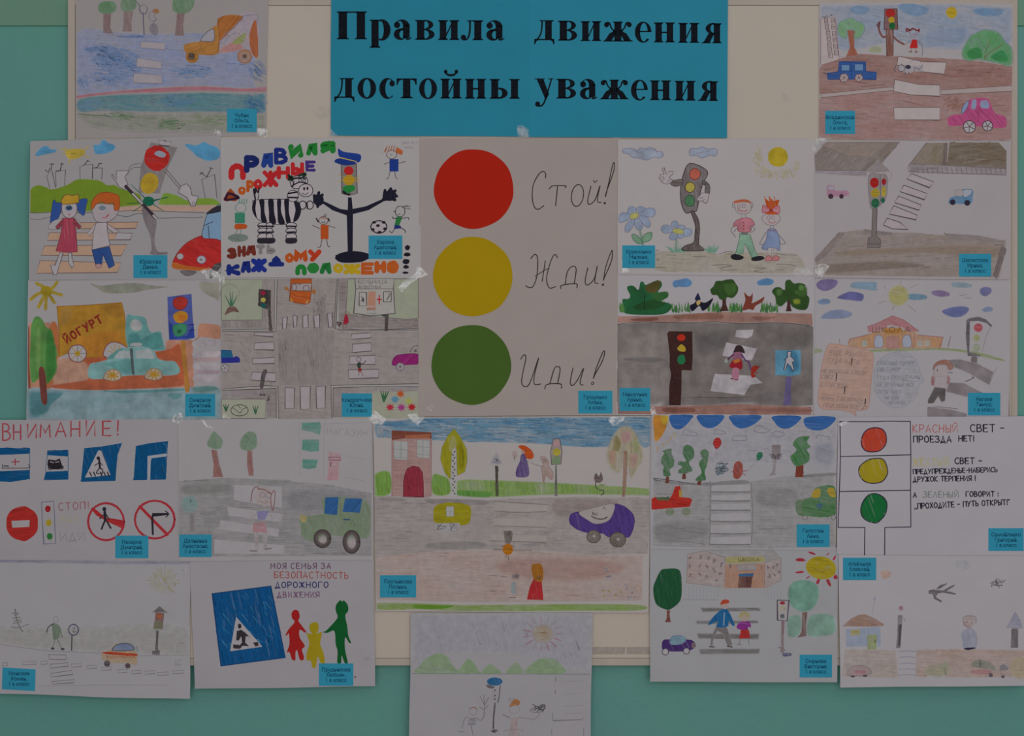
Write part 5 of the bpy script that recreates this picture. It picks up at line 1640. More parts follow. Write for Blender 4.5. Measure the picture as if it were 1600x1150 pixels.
# 10 ---- gouache road at night, dark traffic light
S = sheet('painting of a dark grey street with a brown traffic light and green bushes',
          [(964, 428), (1271.5, 431), (1269, 651), (963, 648)], 3, (960, 425), paper=(144, 141, 144))
S.P('painted_road')
S.f('22,410 200,398 420,395 700,400 1000,402 1250,396 1480,412 1548,430 1545,1040 1400,1050 1000,1035 600,1040 24,1050', (98, 93, 91), 'w', sm=0)
S.f('30,450 400,450 400,680 250,740 30,720', (112, 106, 103), 'w', soft=50); S.f('640,480 900,440 900,560 700,680 620,620', (84, 80, 80), 'w', soft=50); S.f('30,740 400,700 410,1030 30,1030', (110, 104, 102), 'w', soft=40)
S.f('1100,430 1500,440 1540,600 1200,580', (90, 85, 84), 'w', soft=40); S.f('560,980 1000,980 1300,900 1300,1030 560,1030', (92, 87, 87), 'w', soft=30); S.f('60,680 280,660 400,690 240,710', (92, 88, 88), 'w', soft=12)
S.P('painted_pavement')
S.f('20,345 300,345 480,330 800,312 1200,318 1540,325 1545,420 1480,408 1250,392 1000,400 800,392 500,392 380,398 200,392 24,400', (134, 104, 95), 'w', sm=0, soft=3)
S.f('140,365 330,352 320,385 150,385', (112, 72, 60), 'w', soft=8); S.f('480,340 800,318 830,370 500,372', (120, 84, 72), 'w', soft=10); S.f('1080,345 1250,350 1180,380 1090,378', (118, 84, 74), 'w', soft=8)
S.f('24,1050 600,1042 1000,1030 1300,1045 1535,1050 1532,1115 24,1110', (128, 96, 88), 'w', sm=0, soft=3); S.f('380,1060 600,1055 620,1098 400,1098', (110, 72, 62), 'w', soft=10); S.f('1040,1060 1500,1065 1480,1100 1060,1090', (118, 82, 74), 'w', soft=10)
S.l('22,408 200,392 420,395 600,396 800,392 1000,404 1250,396 1480,412 1540,428', (66, 58, 58), 5)
S.P('painted_crosswalk')
for q in ('948,455 1085,448 1072,500 1035,520 940,508', '870,550 1110,598 1070,690 1040,690 840,655', '780,795 1085,810 1155,868 1060,880 1010,962 745,930'):
    S.P('crosswalk_stripe')
    S.f(q, (144, 140, 144), 'w', sm=0, soft=2)
S.P('painted_clouds')
for q in ('450,100 460,68 500,60 560,48 600,70 600,105 560,122 500,118 470,125', '1108,80 1130,62 1190,48 1240,65 1235,95 1190,108 1120,105'):
    S.P('painted_cloud')
    S.f(q, (76, 114, 152), 'w', soft=5)
S.P('painted_bush')
S.f('60,215 105,210 120,185 95,130 110,108 150,110 185,140 200,80 225,78 240,100 280,85 330,65 360,70 370,110 340,160 410,150 418,195 370,230 430,245 445,280 400,325 300,338 100,330 70,290', (24, 84, 46), 'w', soft=3)
S.f('240,110 340,65 362,80 350,130 310,170 250,160', (72, 66, 28), 'w', soft=10); S.f('140,270 300,210 400,240 340,290 200,305', (22, 66, 28), 'w', soft=14); S.f('310,165 410,150 415,190 350,230 290,200', (40, 84, 38), 'w', soft=10); S.l('235,180 230,290', (18, 52, 26), 8)
S.P('painted_grass')
for _ in range(120):
    x = random.choice([random.uniform(445, 600), random.uniform(730, 830), random.uniform(890, 1000), random.uniform(1130, 1270), random.uniform(40, 80)])
    y = random.uniform(290, 315)
    S.l([(x, y), (x + random.uniform(-14, 14), y - random.uniform(30, 66))], random.choice([(58, 104, 48), (76, 118, 60), (44, 92, 52)]), 12, 0, 'w', taper=.7)
for tk, cr, dk in (('840,210 870,205 868,250 888,305 820,308 840,260', '745,140 770,110 790,72 840,68 870,60 920,58 945,90 965,125 955,170 920,205 880,200 860,220 820,215 800,185 760,180', '850,90 940,90 950,150 900,190 860,160'),
                   ('1345,210 1370,210 1372,270 1380,308 1335,308 1345,260', '1225,155 1250,122 1290,120 1325,140 1330,75 1365,60 1400,90 1440,85 1490,105 1495,170 1520,210 1500,290 1440,298 1380,270 1360,220 1300,270 1260,250 1250,195', '1400,150 1500,110 1490,200 1420,180')):
    S.P('painted_tree')
    S.f(tk, (58, 32, 28), 'w', sm=0)
    S.SP('crown'); S.f(cr, (38, 68, 24), 'w', soft=3); S.f(dk, (54, 88, 36), 'w', soft=14)
S.f('1390,215 1440,210 1450,250 1400,255', (112, 124, 36), 'w', soft=12); S.f('1260,140 1300,130 1310,170 1270,190', (66, 96, 48), 'w', soft=12); S.f('1440,100 1480,110 1470,150 1430,140', (76, 112, 56), 'w', soft=12)
S.P('painted_dark_cat')
S.f('585,265 620,245 640,220 655,222 690,240 720,235 765,205 760,230 735,270 700,300 680,300 660,265 620,300 598,305', (24, 24, 38), 'm'); S.f('625,215 640,180 650,165 660,185 670,215 650,225', (28, 34, 62), 'm'); S.f('640,230 665,220 668,245 650,262 638,250', (160, 140, 90), 'm')
S.P('painted_fox')
S.f('1010,160 1035,185 1060,190 1075,165 1075,215 1070,245 1125,220 1168,195 1150,235 1100,265 1080,298 1050,290 1020,298 995,298 1010,250 1020,215', (112, 54, 44), 'm')
S.P('painted_traffic_light')
S.f('410,480 425,463 605,465 608,650 603,768 522,768 520,950 515,1042 425,1040 425,900 440,800 428,740 430,650', (50, 24, 20), 'w', sm=0)
S.SP('lamp', 'red lamp'); S.e(520, 513, 32, 26, (184, 46, 28), wv=.05); S.SP('lamp', 'yellow lamp'); S.f('500,580 522,565 550,590 550,620 510,620 488,600', (164, 140, 44), 'm'); S.SP('lamp', 'green lamp'); S.e(520, 684, 32, 38, (32, 106, 66), wv=.05)
S.P('painted_girl')
S.f('935,600 950,575 985,575 1008,605 1015,635 990,630 960,625 925,632', (48, 34, 38), 'm'); S.f('920,640 950,625 990,632 990,690 925,690', (122, 80, 100), 'm'); S.l('925,645 895,670 880,690', (76, 44, 70), 12); S.l('990,645 1020,690 1045,705 1060,760', (84, 52, 92), 13)
S.f('925,690 985,685 995,752 960,758 895,740', (140, 28, 38), 'm'); S.f('930,690 970,680 975,700 935,712', (176, 104, 46), 'm'); S.f('920,755 968,758 965,840 935,842 915,835', (150, 102, 118), 'm'); S.l('905,832 925,835', (80, 44, 40), 7); S.l('940,842 958,842', (80, 44, 40), 7)
S.e(870, 695, 12, 16, (130, 136, 130))
S.P('painted_toy'); S.f('1070,745 1100,730 1120,750 1100,775 1085,790 1100,815 1070,825 1062,790', (140, 42, 30), 'm'); S.l('1105,745 1132,738', (110, 36, 30), 8); S.l('1095,785 1118,785', (140, 42, 30), 7)
S.P('painted_crossing_sign')
S.f('1250,610 1450,608 1455,740 1450,800 1380,815 1250,805', (78, 128, 152), 'w', sm=0, soft=6); S.f('1330,640 1420,620 1440,760 1350,790', (54, 104, 134), 'w', soft=20)
S.f('1335,815 1380,820 1375,940 1378,1038 1312,1040 1325,930', (88, 80, 118), 'w', sm=0, soft=3)
S.f('1345,625 1378,620 1372,660 1405,690 1385,705 1398,755 1388,775 1370,735 1350,715 1330,770 1318,765 1335,690 1320,690 1350,665', (142, 140, 144), 'm', sm=0, ol=(40, 52, 72), ow=5)
S.name_label(967.6, 606, 1015.5, 642, ['Мишутина', 'Арина,', '1 а класс'])
S.tape('110,1030 150,1010 170,1050 110,1070'); S.tape('270,1060 310,1050 330,1110 290,1120')
# 11 ---- school with clouds and two speech bubbles
S = sheet('pastel drawing of an orange school with two speech bubbles',
          [(1270, 434), (1578, 437), (1575, 655), (1270, 653)], 1, (1270, 430), paper=(141, 138, 141))
S.P('drawn_clouds')
VI, CB, DB = (98, 88, 122), (106, 128, 144), (88, 94, 134)
for q, c in (('22,70 60,35 130,28 190,40 190,75 150,110 90,128 40,110', VI), ('290,70 330,52 420,50 495,55 498,100 495,122 400,115 300,100', CB), ('185,175 240,140 300,125 370,138 398,160 380,205 300,200 220,190', (84, 84, 128)),
             ('30,205 75,182 130,190 132,220 80,235 45,225', (94, 112, 136)), ('55,330 90,295 150,272 230,268 300,290 300,320 240,340 120,345 65,345', (108, 118, 142)),
             ('735,150 800,142 880,155 888,185 830,198 740,190', (92, 120, 136)), ('922,125 990,115 1060,135 1062,165 990,172 930,155', (112, 98, 128)), ('1085,55 1180,55 1240,75 1220,100 1090,95', (110, 126, 136)),
             ('1298,110 1340,88 1390,100 1390,140 1345,168 1305,150', (92, 92, 126)), ('1002,285 1050,255 1140,240 1210,250 1212,285 1150,330 1060,325', DB), ('1312,270 1360,242 1402,255 1395,285 1340,292', (100, 112, 136))):
    S.P('drawn_cloud')
    S.f(q, c, 'w', soft=7)
S.P('drawn_sun')
S.e(665, 160, 88, 88, (146, 142, 84), st='c', soft=22)
for q in ('510,220 570,200', '615,275 635,240', '740,235 805,288', '760,100 810,70', '570,110 550,80', '680,70 685,45'):
    S.l(q, (134, 112, 106), 5, 0, 'c')
S.P('drawn_hill')
S.f('0,570 60,575 72,600 20,612 0,608', (122, 130, 100), 'c', soft=8)
S.f('440,580 700,565 960,562 1180,580 1340,610 1485,655 1485,675 1340,645 1180,608 960,588 700,595 440,602', (118, 128, 90), 'c', soft=8)
S.P('drawn_birds')
for q in ('1140,155 1165,160 1180,150 1200,155', '1185,172 1205,180 1235,172'):
    S.P('drawn_bird')
    S.l(q, (110, 104, 112), 4)
S.P('drawn_school')
S.f('270,520 285,495 440,462 460,440 640,420 790,430 820,465 1015,485 1000,570 780,572 350,575 280,560', (158, 122, 92), 'c', sm=0, ang=80, soft=3)
S.f('420,400 500,370 620,315 700,350 790,410 830,440 740,445 700,410 600,390 500,440 430,448', (148, 100, 104), 'c', sm=0, ang=30, soft=4)
S.f('540,410 700,405 690,460 560,465', (162, 116, 58), 'c', sm=0, soft=12)
for q in ('425,405 500,375 620,318 710,352 825,438', '285,500 440,462', '820,468 1015,485', '1012,490 985,572', '795,470 780,570', '275,540 285,500'):
    S.l(q, (134, 92, 92), 6, 0, 'c')
for x, y, w_, h_ in ((480, 470, 62, 90), (700, 470, 62, 88)):
    S.f([(x, y + 20), (x + w_ / 2, y - 5), (x + w_, y + 20), (x + w_, y + h_), (x, y + h_)], (134, 140, 152), 'm', ol=(112, 92, 96), ow=4)
for x, y in ((380, 510), (810, 510), (865, 508)):
    S.f([(x, y), (x + 45, y), (x + 42, y + 48), (x, y + 50)], (136, 138, 132), 'c', sm=0, soft=5)
S.f('575,490 620,480 665,490 665,568 575,570', (148, 112, 104), 'c', ol=(138, 100, 92), ow=3); S.l('620,485 622,568', (130, 92, 86), 3)
S.SP('lettering'); S.hand('ШКОЛА', 465, 405, 40, (92, 74, 66), 5, sx=1.55, gap=.5)
S.l('205,495 208,540', (120, 104, 106), 5); S.l('1072,478 1048,565', (116, 100, 104), 4, 0); S.l('1055,560 1075,475', (116, 100, 104), 4, 0)
S.P('drawn_speech_bubble')
S.f('115,550 180,540 300,558 440,590 470,640 460,760 445,900 430,1030 380,1055 330,1058 335,1100 295,1070 200,1050 80,1045 38,990 50,850 70,700', (156, 128, 116), 'c', ang=4, soft=4, ol=(148, 116, 104), ow=5)
WR = (116, 100, 98)
for t, x, y, h in (('ЕЩЕ РАНО', 130, 585, 38), ('ТУДА ИДТИ', 110, 648, 34), ('НЕ ХОДИ НА КРАСН', 65, 735, 28), ('СВЕТ', 65, 778, 30), ('СТОЙ ЖДИ', 60, 838, 32), ('ПОМНИ О БЕЗОПАСН', 55, 945, 26), ('ПЕШЕХОДЫ ВСЕГДА', 80, 1000, 28)):
    S.hand(t, x, y, h, WR, 3.5, .2, rot=3, sx=.9, jit=.09)
for x, y in ((300, 650), (180, 770), (245, 870), (405, 968)):
    S.l([(x + 3, y), (x, y + 38)], (56, 44, 44), 9, 0); S.e(x - 2, y + 52, 5, 5, (56, 44, 44))
S.P('drawn_speech_bubble')
S.f('640,600 720,600 800,660 830,740 865,825 830,850 800,950 700,1030 600,1025 500,940 475,840 485,720 540,640', (134, 134, 140), 'p', ang=5, soft=4, ol=(122, 126, 138), ow=4)
WB2 = (110, 112, 122)
for t, x, y, h in (('КРАСНЫЙ ГОРИТ', 495, 672, 28), ('СВЕТОФОР', 498, 722, 28), ('ТУДА ПОЙДЁМ МЫ', 492, 782, 30), ('НА ЗЕЛЁНЫЙ ВСЕ', 490, 842, 28), ('ПУТЬ ЧИСТ', 495, 900, 28), ('НЕ СПИ', 560, 945, 24), ('НА ПУТИ', 590, 985, 24)):
    S.hand(t, x, y, h, WB2, 4, .2, rot=0, sx=.9, jit=.09)
S.P('drawn_traffic_light')
S.f('1195,350 1220,335 1290,322 1350,345 1400,395 1385,405 1350,375 1290,358 1225,362 1220,600 1305,622 1305,635 1205,632 1190,480', (74, 70, 76), 'c', sm=0, soft=3)
S.l('1385,405 1350,480 1320,600', (116, 110, 116), 4)
S.f('1235,635 1280,632 1275,720 1255,800 1240,805 1228,720', (98, 92, 94), 'w', soft=4); S.l('1185,830 1215,820 1255,800', (84, 78, 80), 7)
S.SP('lamp', 'red lamp'); S.e(1288, 410, 38, 36, (158, 78, 84), st='c', soft=6); S.SP('lamp', 'yellow lamp'); S.e(1275, 490, 30, 30, (134, 138, 92), st='c', soft=8); S.SP('lamp', 'green lamp'); S.e(1275, 565, 32, 34, (120, 130, 104), st='c', soft=8)
S.P('drawn_crosswalk')
for q in ('1050,660 1150,655 1290,690 1410,755 1375,860 1240,785 1160,745 1100,720', '1060,835 1180,840 1300,905 1330,930 1200,955 1035,910', '890,1030 1050,1040 1200,1075 1200,1110 890,1108'):
    S.P('crosswalk_stripe')
    S.f(q, (108, 102, 105), 'w', sm=0, soft=8)
S.l('1435,715 1370,860', (120, 112, 116), 4); S.l('895,1032 1000,1030 1130,1045', (92, 86, 90), 5)
S.P('drawn_boy')
S.f('935,740 950,690 1010,662 1060,670 1095,720 1060,740 1040,700 970,700', (132, 92, 78), 'c', ang=60, ol=(110, 84, 80), ow=3)
S.f('945,730 975,705 1030,705 1045,740 1045,790 950,790', (142, 134, 136), 'm', ol=(120, 108, 112), ow=3); S.l('968,735 968,748', (70, 60, 70), 6); S.l('980,790 1005,800 1020,785', (120, 104, 112), 3)
S.f('925,790 945,800 940,860 922,850', (132, 88, 92), 'c'); S.f('1050,790 1070,810 1055,850 1045,845', (132, 88, 92), 'c'); S.f('950,790 1045,790 1035,882 950,872', (140, 134, 136), 'm', sm=0, ol=(128, 118, 122), ow=3)
S.f('948,872 1035,885 1030,980 1000,992 975,945 940,1000 895,1002 895,970', (78, 74, 74), 'w', sm=0, soft=4); S.l('1060,760 1085,762', (90, 80, 84), 6)
S.name_label(1511.5, 613.8, 1562, 649, ['Нагаев', 'Тимур,', '1 а класс'])

# 12 ---- signs sheet
S = sheet('drawing of eight road signs and a small traffic light under a red handwritten heading',
          [(-12, 656), (280.5, 655), (283, 875), (-12, 874)], 3, (0, 645), paper=(134, 132, 135))
RW = (150, 48, 62)
for ch, x, y, h, wd in (('В', 30, 85, 128, 58), ('Н', 115, 92, 115, 55), ('И', 225, 88, 105, 66), ('М', 322, 90, 98, 78), ('А', 442, 72, 110, 80), ('Н', 562, 68, 115, 68), ('И', 682, 62, 115, 66), ('Е', 810, 65, 112, 62), ('!', 918, 60, 112, 12)):
    S.P('crayon_letter')
    g = FONT[ch]
    mw = max(p[0] for sk in g for p in sk)
    for sk in g:
        S.l([(x + a / mw * wd, y + b / 6 * h) for a, b in sk], RW, 11, 1 if len(sk) > 5 else 0, 'c')
B1 = (8, 78, 126)
S.P('drawn_hospital_sign')
S.f('0,272 240,275 242,318 0,328', B1, 'c', sm=0, ang=4); S.f('0,455 240,445 240,515 100,538 0,535', B1, 'c', sm=0, ang=4); S.l('242,275 240,520', (40, 80, 120), 4)
S.l('100,382 158,380', (140, 50, 66), 9); S.l('128,360 126,405', (140, 50, 66), 9); S.l('28,435 28,400', BLK, 5); S.l('28,430 230,428 228,400', BLK, 5); S.l('40,412 75,415', BLK, 8)
S.P('drawn_bus_sign')
S.f('378,292 540,290 538,338 375,330', B1, 'c', sm=0, ang=4); S.f('365,458 540,452 540,520 350,525', B1, 'c', sm=0, ang=4); S.l('540,292 540,520', (40, 80, 120), 4); S.l('378,330 362,455', (60, 80, 110), 4)
S.f('378,400 385,362 440,370 475,355 490,400 500,425 470,440 410,440 385,425', (30, 28, 34), 'm', sm=0); S.l('400,380 425,388', WH, 6); S.l('440,385 470,380', WH, 6); S.o(398, 430, 12, 12, BLK, 7); S.o(490, 425, 12, 12, BLK, 7)
S.P('drawn_crossing_sign')
S.f('665,275 800,262 960,235 925,330 908,530 640,538', B1, 'c', sm=0, ang=70, sp=2.4); S.f('775,292 798,295 870,485 670,505', WH, 'm', sm=0)
S.e(775, 353, 14, 14, BLK); S.l('782,365 788,430', BLK, 16); S.l('785,385 748,410', BLK, 7); S.l('788,385 810,410', BLK, 6); S.l('785,430 760,465 780,475', BLK, 8); S.l('785,430 810,445 800,480', BLK, 8)
for x in (708, 738, 790, 818, 845):
    S.l([(x, 462), (x + 14, 492)], BLK, 9, 0)
S.P('drawn_turn_sign')
S.f('1068,258 1180,235 1318,220 1308,400 1302,520 1050,525', B1, 'c', sm=0, ang=75, sp=2.4); S.l('1168,522 1172,345 1300,328', (136, 138, 144), 24, 0); S.l('1172,345 1178,360', (136, 138, 144), 24, 0); S.l('1280,235 1308,260 1305,320', (60, 100, 140), 6)
S.P('drawn_no_entry_sign')
S.e(182, 862, 124, 136, (164, 42, 38), st='c', ang=-10, sp=2.6, wv=.03); S.f('98,842 240,835 238,888 105,895', (138, 134, 136), 'm', sm=0)
S.P('drawn_traffic_light')
S.l('332,695 425,688 432,760 442,1020 350,1022 340,860 332,695', (84, 82, 110), 5, 0)
for lb, x, y, c in (('red lamp', 382, 748, (150, 36, 42)), ('yellow lamp', 388, 856, (160, 142, 44)), ('green lamp', 396, 962, (42, 108, 52))):
    S.SP('lamp', lb); S.e(x, y, 22, 26, c, st='c')
S.P('handwriting'); S.hand('СТОП!', 465, 704, 56, (136, 72, 84), 6, rot=-3, sx=1.0, gap=.38)
S.P('handwriting'); S.hand('ЖДИ', 475, 800, 48, (142, 138, 118), 6, rot=-3, sx=1.1); S.P('handwriting'); S.hand('ИДИ', 475, 935, 65, (114, 116, 118), 6, rot=-3, sx=1.2)
S.P('drawn_no_walking_sign')
S.f('715,745 735,735 830,815 960,835 978,850 972,905 860,855 760,800', (164, 44, 48), 'c', sm=0)
S.o(835, 848, 140, 145, (158, 44, 54), 17); S.e(822, 750, 15, 17, BLK); S.l('825,775 830,840', BLK, 22); S.l('820,790 785,825', BLK, 8); S.l('835,790 860,830', BLK, 8); S.l('822,850 800,905', BLK, 13); S.l('845,850 872,898', BLK, 13)
S.P('drawn_no_turn_sign')
S.o(1215, 832, 155, 148, (158, 44, 54), 17); S.l('1100,730 1210,845 1312,948', (160, 44, 52), 24, 0); S.l('1200,945 1195,820 1200,795 1320,788', BLK, 16, 0); S.l('1298,765 1322,788 1302,812', BLK, 8)
S.name_label(181.5, 836.4, 233, 871.5, ['Назаров', 'Дмитрий,', '1 а класс'])

# 13 ---- pencil street with jeep
S = sheet('pale pencil drawing of a girl on a crossing beside a green jeep',
          [(279.5, 656), (583, 653), (583.5, 874), (281, 876)], 4, (275, 645), paper=(138, 136, 138))
tree(S, '282,285 325,290 345,400 375,498 295,502 300,400', '300,140 335,165 372,210 365,270 330,285 290,280 245,255 260,200', (126, 86, 80), (94, 118, 94), ang=75)
tree(S, '562,290 600,290 605,400 612,490 575,490 560,400', '575,140 630,160 642,215 630,275 580,295 530,292 502,260 515,190', (126, 92, 88), (94, 118, 96), ang=60)
S.P('drawn_building')
for q in ('985,75 1130,68 1140,110 1130,172 1060,150 985,135', '990,205 1125,205 1122,300 1060,305 985,290', '990,358 1115,362 1100,430 1040,442 988,430'):
    S.f(q, (78, 126, 114), 'c', sm=0, soft=6)
LP = (124, 122, 128)
for q in ('968,70 975,500', '1160,75 1155,500 1160,530', '1160,85 1480,75', '1300,330 1490,365', '1305,500 1470,530 1480,600', '1530,60 1530,600'):
    S.l(q, LP, 3, 0)
S.hand('МАГАЗИН', 1185, 118, 50, (116, 114, 122), 4, rot=3, sx=1.0)
S.f('1195,300 1280,310 1300,350 1280,370 1275,525 1180,525 1195,400', (152, 116, 124), 'p', sm=0, soft=5); S.box('1198,345 1292,368', (130, 90, 102), 6); S.l('1215,385 1210,415', (90, 60, 70), 7)
S.P('drawn_road')
S.f('30,530 400,505 760,520 1200,560 1340,590 1530,625 1532,1110 30,1120', (117, 116, 118), 'p', sm=0, ang=1, sp=2.3, var=1.2)
S.f('60,560 400,540 420,620 80,640', (106, 106, 104), 'p', soft=24); S.f('880,610 1300,600 1500,660 960,780', (108, 107, 112), 'p', soft=24); S.f('100,940 300,920 330,1100 60,1110', (114, 112, 114), 'p', soft=20)
S.f('640,520 900,520 860,560 660,560', (112, 114, 112), 'p', soft=12)
S.P('drawn_crosswalk')
for q in ('460,562 830,575 835,740 460,680', '405,730 840,788 820,850 415,800', '350,835 810,905 805,965 345,908', '305,985 850,1030 850,1100 305,1095'):
    S.P('crosswalk_stripe')
    S.f(q, (138, 136, 139), 'm', sm=0)
S.P('drawn_sign_post')
S.f('115,780 145,785 150,920 115,925', (104, 98, 102), 'p', sm=0); S.e(112, 712, 68, 70, (104, 130, 128), st='p', soft=8); S.l('118,675 125,690 115,695', (70, 80, 84), 6)
S.P('drawn_girl')
S.f('640,590 700,575 760,610 750,720 650,715 620,650', (142, 132, 132), 'p'); S.l('590,690 605,600 640,575 655,600', (120, 84, 84), 7); S.l('645,590 700,600 750,630', (118, 88, 84), 9); S.l('780,610 775,690 760,760 745,660 770,600', (118, 84, 88), 7)
S.o(680, 640, 20, 22, (108, 98, 108), 4); S.o(728, 645, 18, 20, (108, 98, 108), 4); S.l('665,685 695,705 720,690', (130, 96, 96), 4)
S.f('635,765 735,760 705,830 645,838', (112, 106, 144), 'c', sm=0, soft=5); S.f('610,855 700,845 722,935 600,930', (146, 106, 112), 'c', sm=0, soft=7)
for x in (625, 690):
    S.f([(x - 10, 935), (x + 30, 935), (x + 25, 1060), (x, 1060)], (138, 130, 130), 'p', sm=0)
S.l('585,1075 640,1075', (96, 82, 86), 8); S.l('700,1062 748,1055', (96, 82, 86), 8); S.l('640,780 575,840 560,835', (138, 122, 122), 5); S.l('735,770 760,830', (130, 112, 116), 5)
S.P('drawn_jeep')
S.f('970,820 1120,790 1150,780 1145,660 1290,645 1460,665 1510,700 1530,780 1520,960 1440,980 1200,960 1080,1010 990,980 975,900', (100, 116, 94), 'c', ang=78, sp=2.6, soft=14)
S.f('970,800 1025,800 1020,850 985,852', (148, 136, 88), 'p', soft=5)
S.f('1170,658 1275,655 1262,795 1162,785', (46, 90, 142), 'c', sm=0, ang=-50); S.f('1325,665 1458,668 1440,778 1305,770', (46, 90, 142), 'c', sm=0, ang=-50); S.l('1315,830 1360,832', (50, 76, 108), 9); S.l('1285,650 1290,780', (90, 104, 84), 5)
for cx, cy, rx, ry in ((1148, 980, 66, 70), (1375, 1005, 66, 90)):
    S.SP('wheel')
    for k in range(5):
        S.o(cx, cy, rx - k * 7, ry - k * 8, (62 + k * 7, 54 + k * 7, 54 + k * 7), 8)
    S.e(cx + 5, cy + 8, rx * .42, ry * .42, (138, 130, 132), st='c')
S.name_label(281.5, 834.5, 332, 869.5, ['Долинина', 'Анастасия,', '1 а класс'])
S.tape('200,45 215,50 250,95 300,112 295,125 240,110'); S.tape('1500,40 1530,20 1595,55 1590,90 1540,80')
S.tape('-20,20 55,20 60,70 20,85 -20,70')

# 14 ---- large street drawing in the middle
S = sheet('wide crayon drawing of a street with a pink house, yellow tree and violet car',
          [(583, 652), (1017, 650), (1013, 957), (588, 954)], 2, (575, 645), 6.6458, paper=(144, 140, 139))
S.P('drawn_sky')
S.f('85,95 300,80 600,50 1600,30 2200,40 2935,45 2935,340 2700,350 2250,360 1700,320 1000,300 700,285 200,255 90,250', (88, 121, 142), 'c', ang=3, sp=2.9, var=2.4, soft=12)
for x, y in ((300, 120), (700, 90), (1150, 240), (1500, 100), (1800, 150), (2100, 260), (2450, 90), (2300, 320), (2850, 150), (900, 250), (2000, 80), (2600, 200)):
    S.smear(x, y, 150, 34, (46, 102, 138), 4, 26, 12, 120)
for x, y in ((500, 90), (1350, 190), (1650, 230), (900, 150), (2200, 180), (2780, 90)):
    S.smear(x, y, 110, 22, (128, 134, 140), 3, 14, 10, 110)
for _ in range(70):
    x, y = random.uniform(120, 2850), random.uniform(60, 300)
    if y < 130 + x * .08 + 120:
        S.l([(x, y), (x + random.uniform(50, 150), y + random.uniform(-8, 14))], random.choice([(42, 98, 136), (54, 106, 140), (120, 130, 140), (130, 134, 138)]), 9, 0, 'c', taper=.7)
S.P('drawn_grass')
S.f('60,640 230,610 235,840 60,850', (106, 142, 66), 'c', ang=85, sp=2.6, soft=14); S.f('670,640 770,645 850,700 850,845 670,840', (106, 140, 66), 'c', ang=85, sp=2.6, soft=12)
S.f('930,700 1200,690 1500,700 1900,720 2250,740 2930,790 2930,860 2300,850 1800,855 1300,880 930,860', (110, 138, 72), 'c', ang=82, sp=2.8, var=1.8, soft=14)
S.f('940,800 1260,820 1260,880 940,860', (86, 132, 62), 'c', ang=80, soft=12); S.f('2480,780 2700,780 2900,800 2900,850 2480,845', (116, 136, 84), 'c', ang=80, soft=10)
S.P('drawn_house')
S.f('250,190 660,205 658,865 600,870 250,860', (142, 112, 108), 'c', sm=0, ang=5, sp=2.4, ol=(124, 98, 98), ow=5)
S.f('250,180 660,200 660,270 480,250 250,285', (112, 62, 48), 'c', sm=0, ang=2, soft=4); S.f('380,230 650,215 640,270 400,270', (146, 90, 66), 'c', sm=0, soft=8)
for q in ('270,290 415,295 412,490 272,480', '512,280 645,285 640,470 510,462'):
    S.box(q, (120, 108, 112), 4, (138, 140, 138))
for q in ('345,295 345,480', '272,375 412,385', '272,460 412,465', '572,285 572,468', '512,350 642,358', '512,430 640,438'):
    S.l(q, (98, 108, 106), 4, 0)
S.SP('door'); S.f('370,870 372,720 385,640 410,580 470,552 530,565 565,620 575,720 578,870', (134, 46, 60), 'c', sm=0, ang=80, ol=(100, 34, 50), ow=8)
S.P('drawn_birch_tree')
S.f('875,370 905,375 920,600 925,870 865,870 870,600', (142, 142, 140), 'm', sm=0)
S.f('895,165 960,250 1025,380 1030,500 1005,610 930,650 920,380 900,340 870,380 855,690 800,620 755,480 770,360 830,240', (144, 140, 30), 'c', ang=80, sm=0, ol=(116, 120, 68), ow=5)
S.f('940,290 1000,380 1005,560 940,560', (128, 124, 20), 'c', ang=85, soft=14); S.f('860,250 900,240 920,340 840,400', (134, 134, 80), 'c', soft=14)
for i in range(15):
    y = 395 + i * 31
    S.l([(872 if i % 2 else 908, y), (892, y + 10), (880 if i % 2 else 905, y + 16)], (48, 46, 50), 6)
S.P('drawn_road')
S.f('50,870 640,880 700,920 1280,900 1900,880 2250,870 2935,885 2900,1460 2250,1465 1900,1430 1300,1410 700,1430 60,1500', (127, 121, 119), 'p', sm=0, ang=1, sp=2.6, var=.9)
S.f('1920,900 2300,880 2600,900 2500,1000 2000,1100', (116, 106, 104), 'p', soft=30); S.f('650,1340 1160,1330 1190,1400 640,1420', (110, 108, 106), 'p', soft=16); S.f('640,890 1200,900 1200,960 660,940', (112, 106, 106), 'p', soft=10); S.f('120,880 380,890 360,920 140,910', (114, 108, 108), 'p', soft=8)
S.P('drawn_crosswalk')
for q in ('1320,925 1860,955 1855,1030 1310,1015', '1290,1092 1860,1105 1860,1185 1310,1170', '1275,1262 1855,1272 1850,1330 1280,1325'):
    S.P('crosswalk_stripe')
    S.f(q, (138, 132, 128), 'm', sm=0)
for q in ('1310,918 1860,950', '1310,1015 1500,1030 1850,1025', '1310,1170 1860,1188', '1280,1325 1850,1345', '1300,1415 1700,1425'):
    S.l(q, (98, 92, 90), 7, st='c')
S.P('drawn_verge')
S.f('60,1500 600,1440 1300,1425 1900,1440 2250,1470 2850,1480 2840,1940 2000,1950 1500,1960 700,1950 100,1930', (144, 128, 122), 'p', sm=0, ang=2, sp=2.6, var=.9)
S.f('1500,1480 2400,1500 2700,1600 2300,1760 1600,1740 1300,1600', (138, 112, 106), 'p', ang=3, soft=60)
S.f('100,1970 600,1975 1000,1990 1500,1985 2200,1980 2830,1990 2830,2050 2200,2055 1500,2060 1000,2060 500,2040 105,2040', (112, 136, 70), 'c', ang=2, soft=10); S.f('480,1985 700,1990 900,2000 700,2045 500,2030', (88, 128, 42), 'c', ang=3, soft=14)
S.P('drawn_yellow_car')
